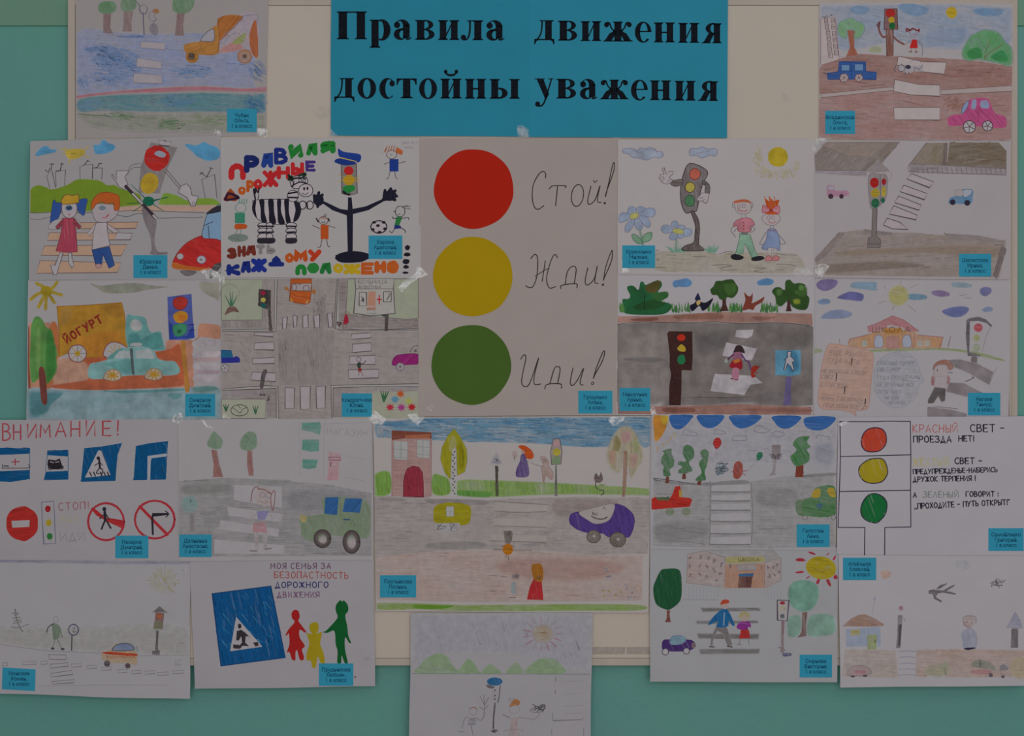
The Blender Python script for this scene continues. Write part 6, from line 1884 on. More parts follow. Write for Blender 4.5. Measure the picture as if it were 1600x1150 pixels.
S.f('680,1080 690,980 760,940 880,930 1000,945 1065,980 1068,1080 1040,1150 940,1165 760,1160 690,1130', (146, 138, 26), 'c', ang=3, sp=2.4)
S.box('812,968 895,1075', (124, 116, 60), 5, (138, 140, 140)); S.l('853,970 853,1075', (118, 122, 124), 4); S.l('812,1020 895,1022', (118, 122, 124), 4)
S.f('690,1145 950,1140 955,1220 900,1245 860,1235 780,1245 710,1215', (136, 134, 134), 'm', sm=0)
S.scrib(760, 1185, 60, 40, (92, 86, 92), 5, 12); S.scrib(890, 1185, 55, 45, (98, 92, 98), 5, 12)
S.P('drawn_crossing_sign')
S.f('1320,545 1350,550 1355,865 1328,865', (58, 56, 44), 'c', sm=0, ang=85); S.f('1335,390 1410,545 1250,545', (128, 126, 132), 'p', sm=0, soft=18); S.scrib(1338, 490, 26, 28, (82, 80, 86), 5, 7); S.l('1305,505 1375,505', (96, 94, 98), 6)
S.P('drawn_princess')
S.f('1560,345 1600,335 1640,345 1700,390 1722,450 1690,480 1640,465 1620,400 1580,370', (180, 76, 30), 'c', ang=40); S.f('1590,440 1625,430 1660,540 1668,640 1620,665 1540,655 1545,580 1580,500', (76, 58, 108), 'c', ang=80, ol=(60, 46, 90), ow=4)
S.e(1608, 405, 16, 18, (140, 118, 112)); S.l('1640,490 1680,510', (110, 96, 100), 4); S.e(1525, 430, 26, 38, (134, 108, 110), st='p'); S.l('1520,460 1522,490', (80, 62, 62), 6)
S.P('drawn_lion')
S.f('1790,460 1830,455 1870,500 1880,560 1920,620 1910,690 1870,670 1850,640 1820,720 1810,640 1800,560 1820,540', (140, 118, 110), 'p', ol=(118, 84, 80), ow=4); S.l('1690,515 1750,540 1820,555', (90, 84, 84), 4); S.scrib(1830, 500, 30, 30, (120, 92, 88), 4, 8); S.l('1825,640 1830,740', (124, 100, 94), 5)
S.P('drawn_traffic_light')
S.f('1925,270 1990,270 2015,400 2000,530 1905,535 1895,400', (120, 112, 108), 'p', sm=0, ol=(84, 74, 78), ow=7); S.f('1945,540 1958,540 1965,860 1938,860', (78, 78, 74), 'c', sm=0)
S.SP('lamp', 'pale red lamp'); S.f('1930,280 1985,280 1995,350 1920,350', (148, 118, 120), 'c', sm=0); S.SP('lamp', 'yellow lamp'); S.e(1958, 405, 40, 38, (158, 148, 52), st='c'); S.SP('lamp', 'green lamp'); S.f('1910,455 2000,450 1990,530 1912,530', (98, 120, 88), 'c', sm=0)
S.P('drawn_squirrel')
S.f('2350,650 2370,620 2385,650 2405,650 2415,615 2435,660 2435,700 2410,720 2380,720 2350,700', (78, 66, 64), 'c'); S.l('2362,715 2365,770 2385,790', (70, 64, 62), 10); S.f('2400,740 2460,745 2455,790 2410,800', (116, 128, 90), 'p'); S.l('2400,800 2440,805 2445,835 2420,850', (74, 70, 66), 12)
S.P('drawn_round_tree')
S.f('2680,125 2740,150 2800,230 2850,360 2860,480 2800,600 2740,690 2720,640 2700,560 2640,560 2600,630 2530,600 2480,520 2470,400 2520,260 2600,150', (134, 128, 100), 'p', ang=88, sp=2.3, var=1.6, soft=26)
S.f('2620,190 2720,180 2740,270 2680,330 2620,290', (144, 116, 114), 'p', ang=85, soft=24); S.f('2550,250 2590,230 2630,320 2600,400 2540,400', (116, 106, 66), 'p', ang=85, soft=16); S.f('2500,400 2580,400 2560,530 2510,530', (146, 114, 98), 'p', ang=85, soft=16)
S.f('2745,280 2810,300 2810,420 2760,380', (122, 130, 88), 'p', ang=85, soft=16); S.f('2720,420 2800,430 2780,560 2720,560', (142, 116, 108), 'p', ang=85, soft=16)
S.f('2650,395 2690,395 2685,640 2665,870 2638,870 2648,640', (126, 94, 72), 'c', sm=0, ang=85)
S.P('drawn_violet_car')
S.f('2090,1100 2110,1050 2160,1030 2200,1035 2280,1110 2360,1150 2470,1130 2530,1060 2555,960 2580,945 2660,970 2740,1040 2765,1120 2740,1230 2690,1290 2500,1285 2440,1250 2300,1245 2180,1210 2110,1160', (72, 52, 116), 'c', ang=75, sp=2.8, ol=(62, 44, 104), ow=6)
S.f('2190,1030 2400,970 2555,945 2530,1070 2470,1130 2360,1150 2280,1110', (138, 132, 130), 'm', ol=(104, 96, 100), ow=4)
S.l('2320,1070 2370,1095 2440,1100 2480,1080', (70, 66, 66), 13); S.scrib(2360, 1040, 40, 24, (90, 84, 88), 5, 8); S.l('2430,1000 2450,980 2470,1010', (96, 90, 94), 5); S.e(2455, 985, 6, 7, (70, 64, 68))
for x, y, r_ in ((2342, 1282, 70), (2592, 1315, 82)):
    S.SP('wheel'); S.e(x, y, r_, r_ * .92, (88, 80, 74), st='c', ol=(72, 64, 60), ow=8); S.e(x + 4, y - 5, 16, 15, (134, 128, 124))
S.P('drawn_girl_with_ball')
S.f('1410,1240 1420,1225 1490,1225 1500,1280 1480,1350 1430,1350', (92, 86, 82), 'c', ang=80); S.e(1452, 1415, 54, 58, (168, 106, 26), st='c'); S.scrib(1450, 1245, 34, 24, (62, 58, 58), 5, 8)
S.l('1380,1380 1420,1380', (78, 66, 58), 6); S.l('1440,1470 1430,1500', (78, 66, 58), 6); S.l('1455,1480 1460,1525', (78, 66, 58), 6); S.l('1490,1370 1520,1390', (78, 66, 58), 6)
S.P('drawn_red_haired_girl')
S.f('1720,1720 1800,1715 1820,1940 1650,1935 1680,1800', (164, 42, 46), 'c', sm=0, ang=80); S.f('1700,1580 1750,1560 1800,1575 1820,1650 1810,1740 1760,1750 1720,1720 1705,1650', (150, 98, 34), 'c', ang=80); S.scrib(1770, 1710, 34, 26, (90, 60, 40), 4, 8)
S.P('drawn_boy')
S.f('1490,1760 1530,1755 1535,1875 1485,1870', (114, 126, 128), 'p', sm=0); S.e(1530, 1695, 40, 30, (112, 100, 102), st='p'); S.scrib(1535, 1690, 36, 24, (84, 72, 78), 4, 9); S.l('1460,1915 1530,1915', (84, 72, 76), 7)
S.P('drawn_white_flowers')
for x, y in ((2470, 1620), (2520, 1680), (2490, 1720), (2680, 1800), (2740, 1850), (2720, 1920)):
    S.P('drawn_flower')
    S.e(x, y, 26, 22, (136, 130, 132), st='p'); S.scrib(x, y, 26, 30, (112, 100, 108), 4, 9)
for x, y in ((2440, 1845), (2500, 1850), (2570, 1890), (2620, 1855), (2450, 1900)):
    S.e(x, y, 14, 12, (132, 126, 84), st='c')
S.name_label(594, 898.3, 650.5, 933, ['Плотникова', 'Полина,', '1 а класс'])
S.org, S.s = (575, 645), 5
S.tape('30,15 60,10 110,60 148,55 100,95 60,60'); S.tape('310,15 370,5 445,10 440,40 390,95 340,55')
S.org = (800, 645)
S.tape('760,30 880,28 870,60 790,105 750,60')

# 15 ---- grey street, round dark blue clouds
S = sheet('drawing of a striped crossing with a red truck and a green car',
          [(1017, 647), (1308, 649), (1304, 859), (1015, 857)], 4, (1005, 640), paper=(137, 136, 140))
S.P('drawn_sky'); S.f('200,60 1480,60 1485,480 1300,440 900,430 400,420 100,500 80,330', (133, 132, 138), 'p', ang=10, sp=2.4, soft=30, var=.6)
S.f('1320,280 1480,250 1480,420 1350,420', (118, 120, 132), 'p', ang=20, soft=30)
S.P('drawn_sun')
S.f('80,42 195,42 190,100 165,170 130,225 90,250 78,180', (180, 122, 44), 'w', soft=6); S.f('130,45 195,42 190,110 150,120', (172, 142, 44), 'w', soft=12)
for q in ('105,290 110,325', '145,265 160,285', '180,240 190,260', '205,215 220,235', '235,180 245,215'):
    S.l(q, (152, 136, 92), 9, 0, 'c')
S.P('drawn_blue_clouds')
for q in ('210,42 378,42 370,75 330,120 290,150 240,145 212,110', '425,42 620,42 600,100 540,140 480,138 435,100', '680,45 910,45 880,100 800,140 730,138 685,95', '1010,50 1218,50 1200,100 1130,145 1060,138 1020,95', '1265,60 1485,55 1470,110 1400,155 1330,160 1262,130'):
    S.P('drawn_cloud')
    S.f(q, (50, 92, 150), 'c', ang=3)
S.P('drawn_cloud_outlines')
for q in ('305,185 320,155 370,170 410,180 412,205 350,200 310,195 305,185', '550,185 560,155 600,162 638,175 620,190 560,190 550,185', '688,238 705,205 760,205 802,210 795,238 730,240 688,238', '862,165 870,130 915,130 950,150 992,155 960,175 900,180 862,165', '1000,200 1020,170 1060,172 1095,185 1080,208 1000,205', '1345,225 1360,195 1400,205 1450,212 1440,235'):
    S.P('drawn_cloud')
    S.l(q, (106, 104, 116), 5)
S.P('drawn_road')
S.f('80,540 300,570 560,575 830,560 1100,520 1480,490 1490,1070 1000,1075 500,1075 75,1060', (122, 121, 122), 'p', sm=0, ang=2, sp=2.3, var=.9)
S.f('80,540 180,550 500,600 560,590 540,560 300,575', (96, 96, 98), 'p', soft=8); S.f('1250,505 1480,490 1485,515 1260,530', (98, 98, 98), 'p', soft=6); S.f('560,560 790,545 800,580 540,590', (98, 98, 98), 'p', soft=8)
S.f('880,620 1180,600 1190,760 900,760', (110, 109, 110), 'p', soft=30); S.f('100,880 480,860 480,1000 110,1040', (108, 107, 108), 'p', soft=30)
for q in ('100,915 200,905 330,950 500,960', '130,1025 320,1025 480,1050', '520,560 515,1060', '835,570 850,800 840,1050', '900,930 1120,925'):
    S.l(q, (98, 96, 98), 5, st='c')
S.P('drawn_crosswalk')
for y0, y1 in ((585, 635), (662, 705), (732, 778), (808, 865), (895, 960), (990, 1045)):
    S.P('crosswalk_stripe')
    k = (y0 - 585) * .03
    S.f([(535 - k, y0 + 5), (832, y0 - 4), (832 + k * .5, y1), (530 - k, y1)], (138, 137, 140), 'm', sm=0)
    S.l([(530 - k, y1 + 4), (690, y1 + 8), (830, y1 + 4)], (96, 94, 96), 8, 1, 'c')
for tr, cr in (('175,510 195,510 200,570 172,575', '145,320 215,300 220,340 240,390 235,440 205,470 212,515 160,520 148,480 155,440 135,420 140,370 160,340'),
               ('308,480 328,480 328,540 300,542', '310,290 345,270 390,300 395,370 355,410 380,460 370,485 280,500 270,470 300,445 265,430 275,400 330,400 305,350'),
               ('430,535 455,540 445,590 415,585', '445,320 480,305 508,330 505,380 495,440 480,480 488,545 450,555 405,555 410,530 450,490 430,430 435,400 455,380 440,350')):
    tree(S, tr, cr, (98, 56, 46), (54, 96, 58), ang=60, soft=5)
tree(S, '1190,430 1245,430 1245,525 1182,525', '1160,270 1200,215 1295,205 1275,250 1305,290 1275,310 1295,350 1290,400 1245,430 1180,440 1140,370 1165,340 1190,310', (110, 54, 42), (58, 104, 62), ang=60, soft=5)
S.P('drawn_balloon'); S.f('543,260 560,225 590,222 605,260 580,300 560,300', (164, 48, 46), 'c', ol=(130, 40, 46), ow=4); S.l('572,300 560,360', (116, 110, 114), 3)
S.P('drawn_balloon'); S.f('880,360 895,332 925,335 925,370 890,398', (48, 104, 82), 'c'); S.l('885,395 800,490', (118, 112, 116), 3)
S.P('drawn_small_figures'); S.scrib(612, 460, 50, 55, (92, 104, 112), 6, 26); S.scrib(612, 470, 30, 40, (76, 88, 98), 5, 14)
S.P('drawn_small_figures'); S.f('705,430 740,400 770,430 770,500 735,540 700,520', (138, 72, 66), 'c', ang=60); S.l('770,480 800,475', (128, 70, 66), 5); S.l('768,495 795,510', (128, 70, 66), 5); S.l('700,480 680,485', (128, 70, 66), 5); S.scrib(738, 450, 20, 30, (110, 56, 52), 4, 8)
S.P('drawn_lamp_post')
S.f('1000,272 1070,275 1065,340 1060,390 1000,385', (104, 96, 98), 'c', sm=0); S.f('1010,395 1040,395 1025,480 1030,510 975,515 1005,480', (112, 106, 108), 'p', sm=0)
for a in range(0, 190, 24):
    t = math.radians(a)
    S.l([(1030 + 20 * math.cos(t), 345 + 14 * math.sin(t)), (1030 + 48 * math.cos(t), 345 + 44 * math.sin(t))], (66, 56, 60), 6, 0)
S.P('drawn_red_truck')
S.f('62,695 90,680 205,690 225,660 245,600 285,595 300,685 350,685 380,700 360,755 200,768 62,778', (168, 44, 38), 'c', sm=0, ang=5); S.f('95,682 205,680 200,705 110,708', (54, 84, 50), 'c', sm=0); S.f('275,625 298,628 298,682 278,680', (156, 130, 60), 'm', sm=0)
S.SP('wheel'); S.e(205, 795, 36, 30, (100, 112, 92), st='c'); S.SP('wheel'); S.e(333, 793, 36, 30, (100, 112, 92), st='c')
S.P('drawn_green_car')
S.f('1185,760 1200,705 1300,685 1330,620 1380,595 1450,590 1495,620 1495,820 1240,825 1195,800', (58, 104, 58), 'c', ang=10, sp=2.4); S.f('1310,680 1330,625 1375,620 1370,680', (160, 138, 54), 'c'); S.f('1432,620 1480,610 1495,680 1450,670', (160, 138, 54), 'c')
S.f('1190,730 1230,695 1280,700 1230,730 1240,810 1195,800', (92, 104, 88), 'c', soft=6); S.l('1345,740 1395,740 1350,760 1395,765', (60, 88, 120), 7); S.l('1370,710 1375,780', (60, 88, 120), 6)
S.SP('wheel'); S.o(1258, 840, 20, 18, (104, 102, 104), 6); S.SP('wheel'); S.o(1480, 840, 16, 18, (104, 102, 104), 6)
S.name_label(1243.5, 818.7, 1295, 854, ['Галустян', 'Анна,', '1 а класс'])

# 16 ---- big outlined traffic light with text
S = sheet('drawing of a large outlined traffic light beside lines of handwriting',
          [(1308, 652), (1606, 650), (1606, 867), (1306, 865)], 5, (1280, 645), paper=(143, 141, 146))
OUT = (38, 32, 54)
S.P('drawn_traffic_light')
for q in ('152,68 425,68 512,64 700,66', '154,66 158,340 150,600 140,890', '702,66 706,330 704,600 706,888', '156,340 704,326', '150,612 704,602', '140,892 348,892 345,1105', '706,888 504,892 502,1105'):
    S.l(q, OUT, 7, 0)
for lb, q, c in (('red lamp', '420,115 480,125 512,170 512,240 470,290 420,303 355,295 322,250 325,190 360,135', (172, 62, 44)), ('yellow lamp', '430,355 490,362 520,420 522,480 480,535 400,548 335,525 303,470 310,415 370,368', (152, 138, 28)),
                 ('green lamp', '430,628 490,655 520,705 510,780 470,835 425,857 350,830 318,780 325,710 370,645', (20, 98, 50))):
    S.SP('lamp', lb); S.f(q, c, 'm', ol=OUT, ow=8); S.hatch([S.T(a) for a in smooth(pts_of(q), True)], alb(c, PIG), alb(S.paper), 70, 2.6, S.level([S.T(a) for a in pts_of(q)]), 'c', 1.2, .35)
TX = (36, 32, 46)
S.P('handwriting'); S.hand('КРАСНЫЙ', 722, 92, 58, (156, 76, 72), 6, rot=0, sx=.98); S.P('handwriting'); S.hand('СВЕТ -', 1170, 90, 56, TX, 8.5, sx=1.05)
S.P('handwriting'); S.hand('ПРОЕЗДА', 728, 180, 48, TX, 8.5, sx=1.0); S.P('handwriting'); S.hand('НЕТ!', 1080, 178, 42, TX, 8.5)
S.P('handwriting'); S.hand('ЖЁЛТЫЙ', 722, 358, 52, (158, 150, 86), 6, sx=1.0); S.P('handwriting'); S.hand('СВЕТ -', 1050, 350, 46, TX, 8.5, sx=1.0)
S.P('handwriting'); S.hand('ПРЕДУПРЕЖДЕНЬЕ-НАБЕРИСЬ', 724, 440, 36, TX, 7.5, rot=-1.5, sx=.93, gap=.235)
S.P('handwriting'); S.hand('ДРУЖОК ТЕРПЕНИЯ !', 724, 498, 38, TX, 8, rot=-1, sx=.92, gap=.25)
S.P('handwriting'); S.hand('А', 726, 622, 34, TX, 8.5); S.P('handwriting'); S.hand('ЗЕЛЁНЫЙ', 802, 612, 46, (84, 96, 88), 5, sx=1.0); S.P('handwriting'); S.hand('ГОВОРИТ :', 1135, 612, 38, TX, 8.5, sx=.95)
S.P('handwriting'); S.hand(',,ПРОХОДИТЕ - ПУТЬ ОТКРЫТ!"', 735, 706, 40, TX, 8, rot=-2.5, sx=.9, gap=.24)
S.name_label(1542, 824.5, 1597, 860, ['Самойленко', 'Григорий,', '1 а класс'])
S.tape('140,85 200,60 230,75 160,105')

# 17 ---- faint pencil street, bottom left
S = sheet('faint pencil drawing of an orange car, a round sign and a pale sun',
          [(-12, 871), (299.5, 873.5), (297.5, 1091), (-12, 1083)], 2, (0, 865), paper=(137, 136, 140), wav=1.6)
S.P('drawn_sky'); S.f('0,35 400,45 900,55 1490,60 1480,80 900,85 300,70 0,68', (112, 112, 126), 'p', ang=1, soft=10)
S.P('drawn_field'); S.f('0,560 400,570 900,550 1485,560 1490,790 1100,785 600,765 300,740 0,700', (129, 129, 127), 'p', ang=1, soft=40, var=.4)
S.P('drawn_sun')
S.smear(1275, 210, 110, 95, (136, 134, 112), 60, 50, 10, 50); S.smear(1280, 205, 40, 40, (134, 130, 70), 30, 30, 9, 30)
for i in range(22):
    t = i * 2 * math.pi / 22
    S.l([(1280 + 55 * math.cos(t), 205 + 48 * math.sin(t)), (1280 + random.uniform(100, 140) * math.cos(t), 205 + random.uniform(85, 115) * math.sin(t))], (134, 132, 114), 7, 0, 'c')
S.l('1320,260 1365,300', (130, 122, 88), 9, 0, 'c')
S.P('drawn_fir_tree'); S.l('125,430 135,500 160,570 185,605', (92, 96, 92), 9)
for q in ('100,465 150,460', '105,500 165,495', '110,540 175,530', '95,568 150,575 230,548', '120,480 150,470', '115,520 170,515'):
    S.l(q, (94, 98, 94), 7, st='c')
S.P('drawn_boy')
S.o(442, 510, 18, 26, (112, 112, 116), 4); S.f('415,545 440,545 475,570 470,650 425,668 418,620', (86, 104, 86), 'c', ang=75); S.l('425,545 385,570 372,610', (62, 72, 62), 10, st='c'); S.l('472,570 492,650', (92, 102, 92), 8, st='c')
S.l('435,668 415,738', (98, 98, 98), 8, st='c'); S.l('455,668 490,740', (98, 98, 98), 8, st='c'); S.e(418, 738, 15, 9, (62, 60, 60)); S.e(495, 742, 16, 9, (62, 60, 60))
S.P('drawn_road_sign'); S.o(580, 592, 38, 42, (76, 78, 96), 10); S.l('570,580 590,575 575,610 600,605', (70, 74, 88), 5); S.l('568,635 565,752', (58, 60, 66), 9)
S.P('drawn_road_edge'); S.l('0,705 380,755 600,765 800,775', (104, 102, 108), 3); S.l('1090,795 1480,790', (108, 106, 110), 3); S.l('300,1030 900,1022 1320,1025', (116, 114, 118), 3)
S.P('drawn_crosswalk')
for q in ('388,785 525,788 522,825 390,822', '400,860 540,848 540,875 402,892', '405,932 570,908 575,940 405,960', '410,995 585,980 580,1005 415,1015'):
    S.P('crosswalk_stripe')
    S.l(q + ' ' + q.split()[0], (98, 96, 98), 5, 0)
S.P('drawn_lane_marks')
for x, y, w_ in ((25, 852, 40), (180, 842, 110), (325, 840, 50), (565, 860, 75), (685, 872, 75), (800, 885, 75), (925, 905, 72), (1035, 912, 75), (1135, 915, 80), (1235, 925, 85), (1350, 912, 90)):
    S.P('lane_mark')
    S.l([(x, y), (x + w_, y - 5), (x + w_, y + 18), (x, y + 24), (x, y)], (106, 104, 108), 4, 0)
S.P('drawn_orange_car')
S.f('795,770 870,748 900,700 960,695 1030,705 1050,748 1080,780 1075,870 1020,855 860,850 800,825', (148, 128, 100), 'c', sm=0, ang=3, soft=4)
S.f('885,740 920,708 980,698 1030,710 1048,748 900,755', (100, 112, 138), 'c', ol=(64, 68, 78), ow=6); S.f('795,768 860,762 1080,782 1078,796 880,785 830,780', (168, 62, 40), 'c', sm=0)
for x in range(830, 1060, 26):
    S.l([(x, 792), (x + 26, 812)], (156, 82, 60), 6, 0, 'c')
S.SP('wheel'); S.e(842, 855, 24, 24, (54, 44, 46), st='c'); S.SP('wheel'); S.e(1003, 873, 21, 21, (62, 40, 46), st='c'); S.l('1072,720 1080,760', (104, 110, 118), 7)
S.P('drawn_traffic_light')
S.f('1195,455 1250,408 1318,462 1290,452 1215,455', (86, 84, 84), 'c', sm=0); S.f('1222,455 1288,458 1275,590 1205,585', (110, 78, 72), 'c', sm=0, ang=80); S.f('1210,520 1275,525 1272,590 1200,585', (94, 98, 78), 'c', sm=0, soft=6)
S.f('1225,595 1245,600 1238,700 1240,750 1215,750 1222,690', (60, 56, 56), 'c', sm=0); S.f('1192,758 1252,750 1252,788 1195,785', (68, 64, 64), 'c', sm=0)
S.SP('lamp', 'orange lamp'); S.e(1250, 485, 18, 18, (150, 84, 56), st='c')
S.name_label(5.3, 1042, 57, 1076, ['Моисеев', 'Роман,', '1 а класс'], skew=3)
S.tape('1430,118 1460,122 1458,138 1432,136')

# 18 ---- family silhouettes
S = sheet('drawing of a blue crossing sign beside a red, yellow and green family',
          [(298, 873), (584.5, 872), (586.5, 1071), (305.5, 1075)], 3, (280, 865), paper=(134, 132, 136), wav=0.8)
S.P('drawn_crossing_sign')
S.f('262,310 720,250 832,808 332,872', (10, 80, 134), 'c', sm=0, ang=78, sp=2.7, var=1.4, ol=(16, 54, 104), ow=7)
for _ in range(46):
    x, y = random.uniform(330, 760), random.uniform(300, 800)
    S.l([(x, y), (x + random.uniform(10, 60), y + random.uniform(20, 70))], random.choice([(36, 112, 150), (60, 126, 154), (10, 66, 118)]), 5, 1, 'c', taper=.6)
S.f('450,490 655,722 402,758', WH, 'm', sm=0); S.e(477, 562, 14, 20, (40, 38, 42)); S.f('455,600 490,590 530,620 550,645 525,640 520,690 550,718 500,715 475,745 470,720 495,690 490,640 470,675 450,672', (42, 40, 44), 'm', sm=0)
S.f('425,705 475,708 470,740 428,735', (46, 42, 46), 'm', sm=0); S.f('580,690 620,685 625,715 600,720', (46, 42, 46), 'm', sm=0)
S.P('drawn_woman'); S.f('905,435 935,445 945,490 935,520 955,550 995,605 985,612 945,590 945,650 985,715 962,745 978,800 970,828 945,820 925,750 912,770 910,828 885,820 865,765 845,765 865,700 860,620 845,635 835,630 860,585 905,530 885,500 882,460', (154, 28, 28), 'm', ang=80)
S.P('drawn_child'); S.f('1060,530 1090,545 1092,590 1080,620 1118,612 1105,700 1130,770 1140,850 1110,850 1085,800 1070,880 1045,885 1030,830 1000,830 1000,770 1020,700 1005,640 1000,615 1040,625 1022,590 1025,550', (152, 136, 24), 'm')
S.P('drawn_man'); S.f('1245,375 1262,360 1275,372 1290,362 1320,400 1322,445 1300,480 1315,560 1325,640 1345,690 1330,692 1300,650 1298,740 1320,850 1295,848 1272,790 1268,848 1238,848 1240,760 1225,700 1215,600 1160,615 1122,608 1150,598 1215,530 1240,490 1225,440 1228,400', (12, 84, 38), 'm')
S.P('handwriting'); S.hand('МОЯ СЕМЬЯ ЗА', 720, 72, 42, (84, 50, 78), 6, sx=.98, gap=.42)
S.P('handwriting'); S.hand('БЕЗОПАСТНОСТЬ', 748, 138, 48, (146, 62, 54), 6, sx=1.0, gap=.33, rot=0.5)
S.P('handwriting'); S.hand('ДОРОЖНОГО', 755, 218, 44, (30, 34, 92), 7, sx=1.08, gap=.36)
S.P('handwriting'); S.hand('ДВИЖЕНИЯ', 770, 296, 42, (94, 54, 92), 6, sx=1.0, gap=.36)
S.P('pencil_mark'); S.scrib(1385, 955, 14, 10, (90, 40, 70), 5, 7)
S.name_label(499, 1035.5, 552.5, 1070.5, ['Прудникова', 'Любовь,', '1 а класс'])
S.tape('1440,815 1510,800 1522,820 1450,830'); S.tape('-35,822 22,818 22,870 -30,872'); S.tape('28,122 50,118 55,132 32,136')

# 19 ---- bottom centre, hanging below the board
S = sheet('faint drawing of green hills and a pencil sun, hanging lowest below the board',
          [(642, 956.5), (926, 957), (922.5, 1162), (639.5, 1162)], 4, (620, 920), paper=(133, 132, 136), wav=0.9)
S.P('drawn_sky'); S.f('130,200 1500,200 1500,640 1000,520 400,500 140,600', (129, 129, 137), 'p', ang=70, sp=3.0, soft=60, var=.5)
S.P('drawn_sun'); S.e(1140, 345, 80, 68, (136, 126, 112), st='p', soft=10); S.scrib(1140, 340, 34, 24, (138, 118, 90), 5, 9)
for i in range(15):
    t = i * 2 * math.pi / 15
    S.l([(1140 + 98 * math.cos(t), 345 + 88 * math.sin(t)), (1140 + 155 * math.cos(t), 345 + 135 * math.sin(t))], random.choice([(130, 112, 118), (132, 100, 108), (124, 118, 122)]), 10, 0, 'c')
S.o(1140, 345, 82, 70, (128, 112, 106), 4)
S.P('drawn_hills')
for q in ('150,655 180,590 240,530 320,495 390,515 440,590 470,655', '480,655 510,590 560,540 610,580 645,640 650,655', '660,655 700,600 735,580 780,610 820,655', '850,655 890,600 930,565 970,600 985,655', '1010,655 1040,590 1110,540 1200,535 1270,570 1310,655'):
    S.P('drawn_hill')
    S.f(q, (112, 134, 104), 'c', ang=10, soft=5)
S.l('120,657 1510,660', (98, 98, 100), 3, 0)
S.P('drawn_policeman'); S.e(765, 718, 60, 32, (40, 92, 134), st='c', ang=60); S.f('705,740 765,760 740,772 705,760', (76, 72, 76), 'c')
S.l('808,750 800,830 790,880', (84, 82, 88), 8); S.l('765,780 762,870', (116, 112, 116), 4)
for y in (785, 828, 855):
    S.e(768, y, 8, 7, (84, 80, 88))
S.f('762,880 775,885 762,1000 760,1085 748,1085 752,980', (64, 60, 64), 'c', sm=0); S.scrib(752, 1104, 32, 12, (66, 62, 66), 6, 9); S.l('750,780 748,860', (120, 116, 120), 4)
S.P('drawn_boy'); S.o(597, 950, 30, 30, (122, 110, 112), 4); S.l('570,930 600,918 625,930', (122, 92, 82), 7); S.f('560,1000 625,1000 615,1055 555,1060', (116, 115, 122), 'p', sm=0)
for q in ('560,990 530,1010 510,1080', '625,1000 660,1020 690,960', '580,1060 600,1140', '555,1050 615,1052', '480,1110 525,1108', '575,1000 590,1020 605,1000'):
    S.l(q, (100, 98, 106), 5)
S.P('drawn_branch')
for q in ('680,1000 685,920 680,820', '685,900 650,830', '688,900 718,840', '682,940 645,915', '690,930 715,900'):
    S.l(q, (98, 94, 98), 5)
S.P('drawn_girl'); S.f('890,1000 950,1000 940,1080 960,1140 870,1140 890,1070', (134, 118, 120), 'p', sm=0, ang=80); S.o(918, 935, 42, 34, (124, 118, 120), 4); S.f('885,900 915,855 960,870 955,900 920,905 880,915', (148, 102, 66), 'c')
S.scrib(890, 860, 20, 22, (122, 116, 120), 4, 8); S.l('950,995 1060,1010', (118, 106, 108), 6); S.l('880,1000 830,975', (112, 100, 104), 8); S.l('830,1105 870,1095 960,1090 990,1110', (120, 108, 110), 5)
S.P('drawn_bouquet'); S.scrib(1100, 925, 60, 34, (96, 94, 100), 6, 26); S.l('1060,1020 1110,980 1095,950', (108, 104, 108), 5)
S.P('drawn_door'); S.l('1238,680 1240,720', (92, 90, 96), 5); S.l('1238,785 1236,815', (92, 90, 96), 5); S.l('1215,960 1220,1022 1440,1015 1455,1000', (96, 94, 100), 5, 0); S.l('1208,1090 1210,1140', (98, 96, 102), 4); S.l('1458,1080 1458,1140', (98, 96, 102), 4)
for y in (720, 820, 910, 970):
    S.l([(1300, y), (1455, y - 8)], (120, 118, 124), 3, 0)

# 20 ---- school, father and daughter
S = sheet('drawing of a man in blue leading a girl over grey stripes',
          [(1015, 857), (1309, 855), (1307, 1065), (1015.5, 1064)], 3, (1000, 845), paper=(133, 134, 137))
S.P('drawn_school')
S.f('370,100 500,75 660,130 665,365 540,345 360,325', (140, 126, 123), 'p', sm=0, ol=(112, 104, 106), ow=4); S.f('660,180 970,170 970,365 655,368', (148, 114, 96), 'c', sm=0, ang=85, soft=3); S.f('970,165 1095,130 1095,310 970,365', (140, 126, 124), 'p', sm=0, ol=(112, 104, 106), ow=4)
S.f('500,75 900,70 1040,75 1095,130 970,165 960,120 660,125', (126, 124, 124), 'p', sm=0, ol=(112, 108, 110), ow=3); S.f('665,122 965,120 970,160 670,175', (142, 138, 84), 'c', sm=0)
S.f('750,185 900,180 905,225 755,228', (128, 124, 124), 'p', sm=0, ol=(110, 100, 102), ow=3)
S.SP('lettering'); S.hand('ШКОЛА', 765, 130, 26, (96, 92, 60), 5, sx=1.5)
S.SP('door'); S.f('770,275 875,270 865,362 762,362', (84, 52, 46), 'c', sm=0, ang=85); S.f('765,255 885,250 880,272 770,275', (58, 92, 128), 'c', sm=0)
for x, y in ((388, 130), (390, 190), (388, 265), (468, 125), (465, 190), (460, 260), (532, 140), (520, 200), (520, 280), (575, 155), (575, 225), (630, 185), (622, 250), (590, 300), (705, 195), (935, 205), (1000, 205), (1040, 195), (1075, 185), (1005, 270), (1040, 260), (1078, 245)):
    S.SP('window'); S.scrib(x, y, 14, 20, (104, 92, 98), 4, 7)
S.P('drawn_fence')
for x in list(range(380, 610, 28)) + list(range(970, 1100, 24)):
    S.l([(x, 350), (x + 2, 455)], (124, 126, 134), 3, 0)
S.l('330,455 600,458', (116, 114, 118), 4, 0)
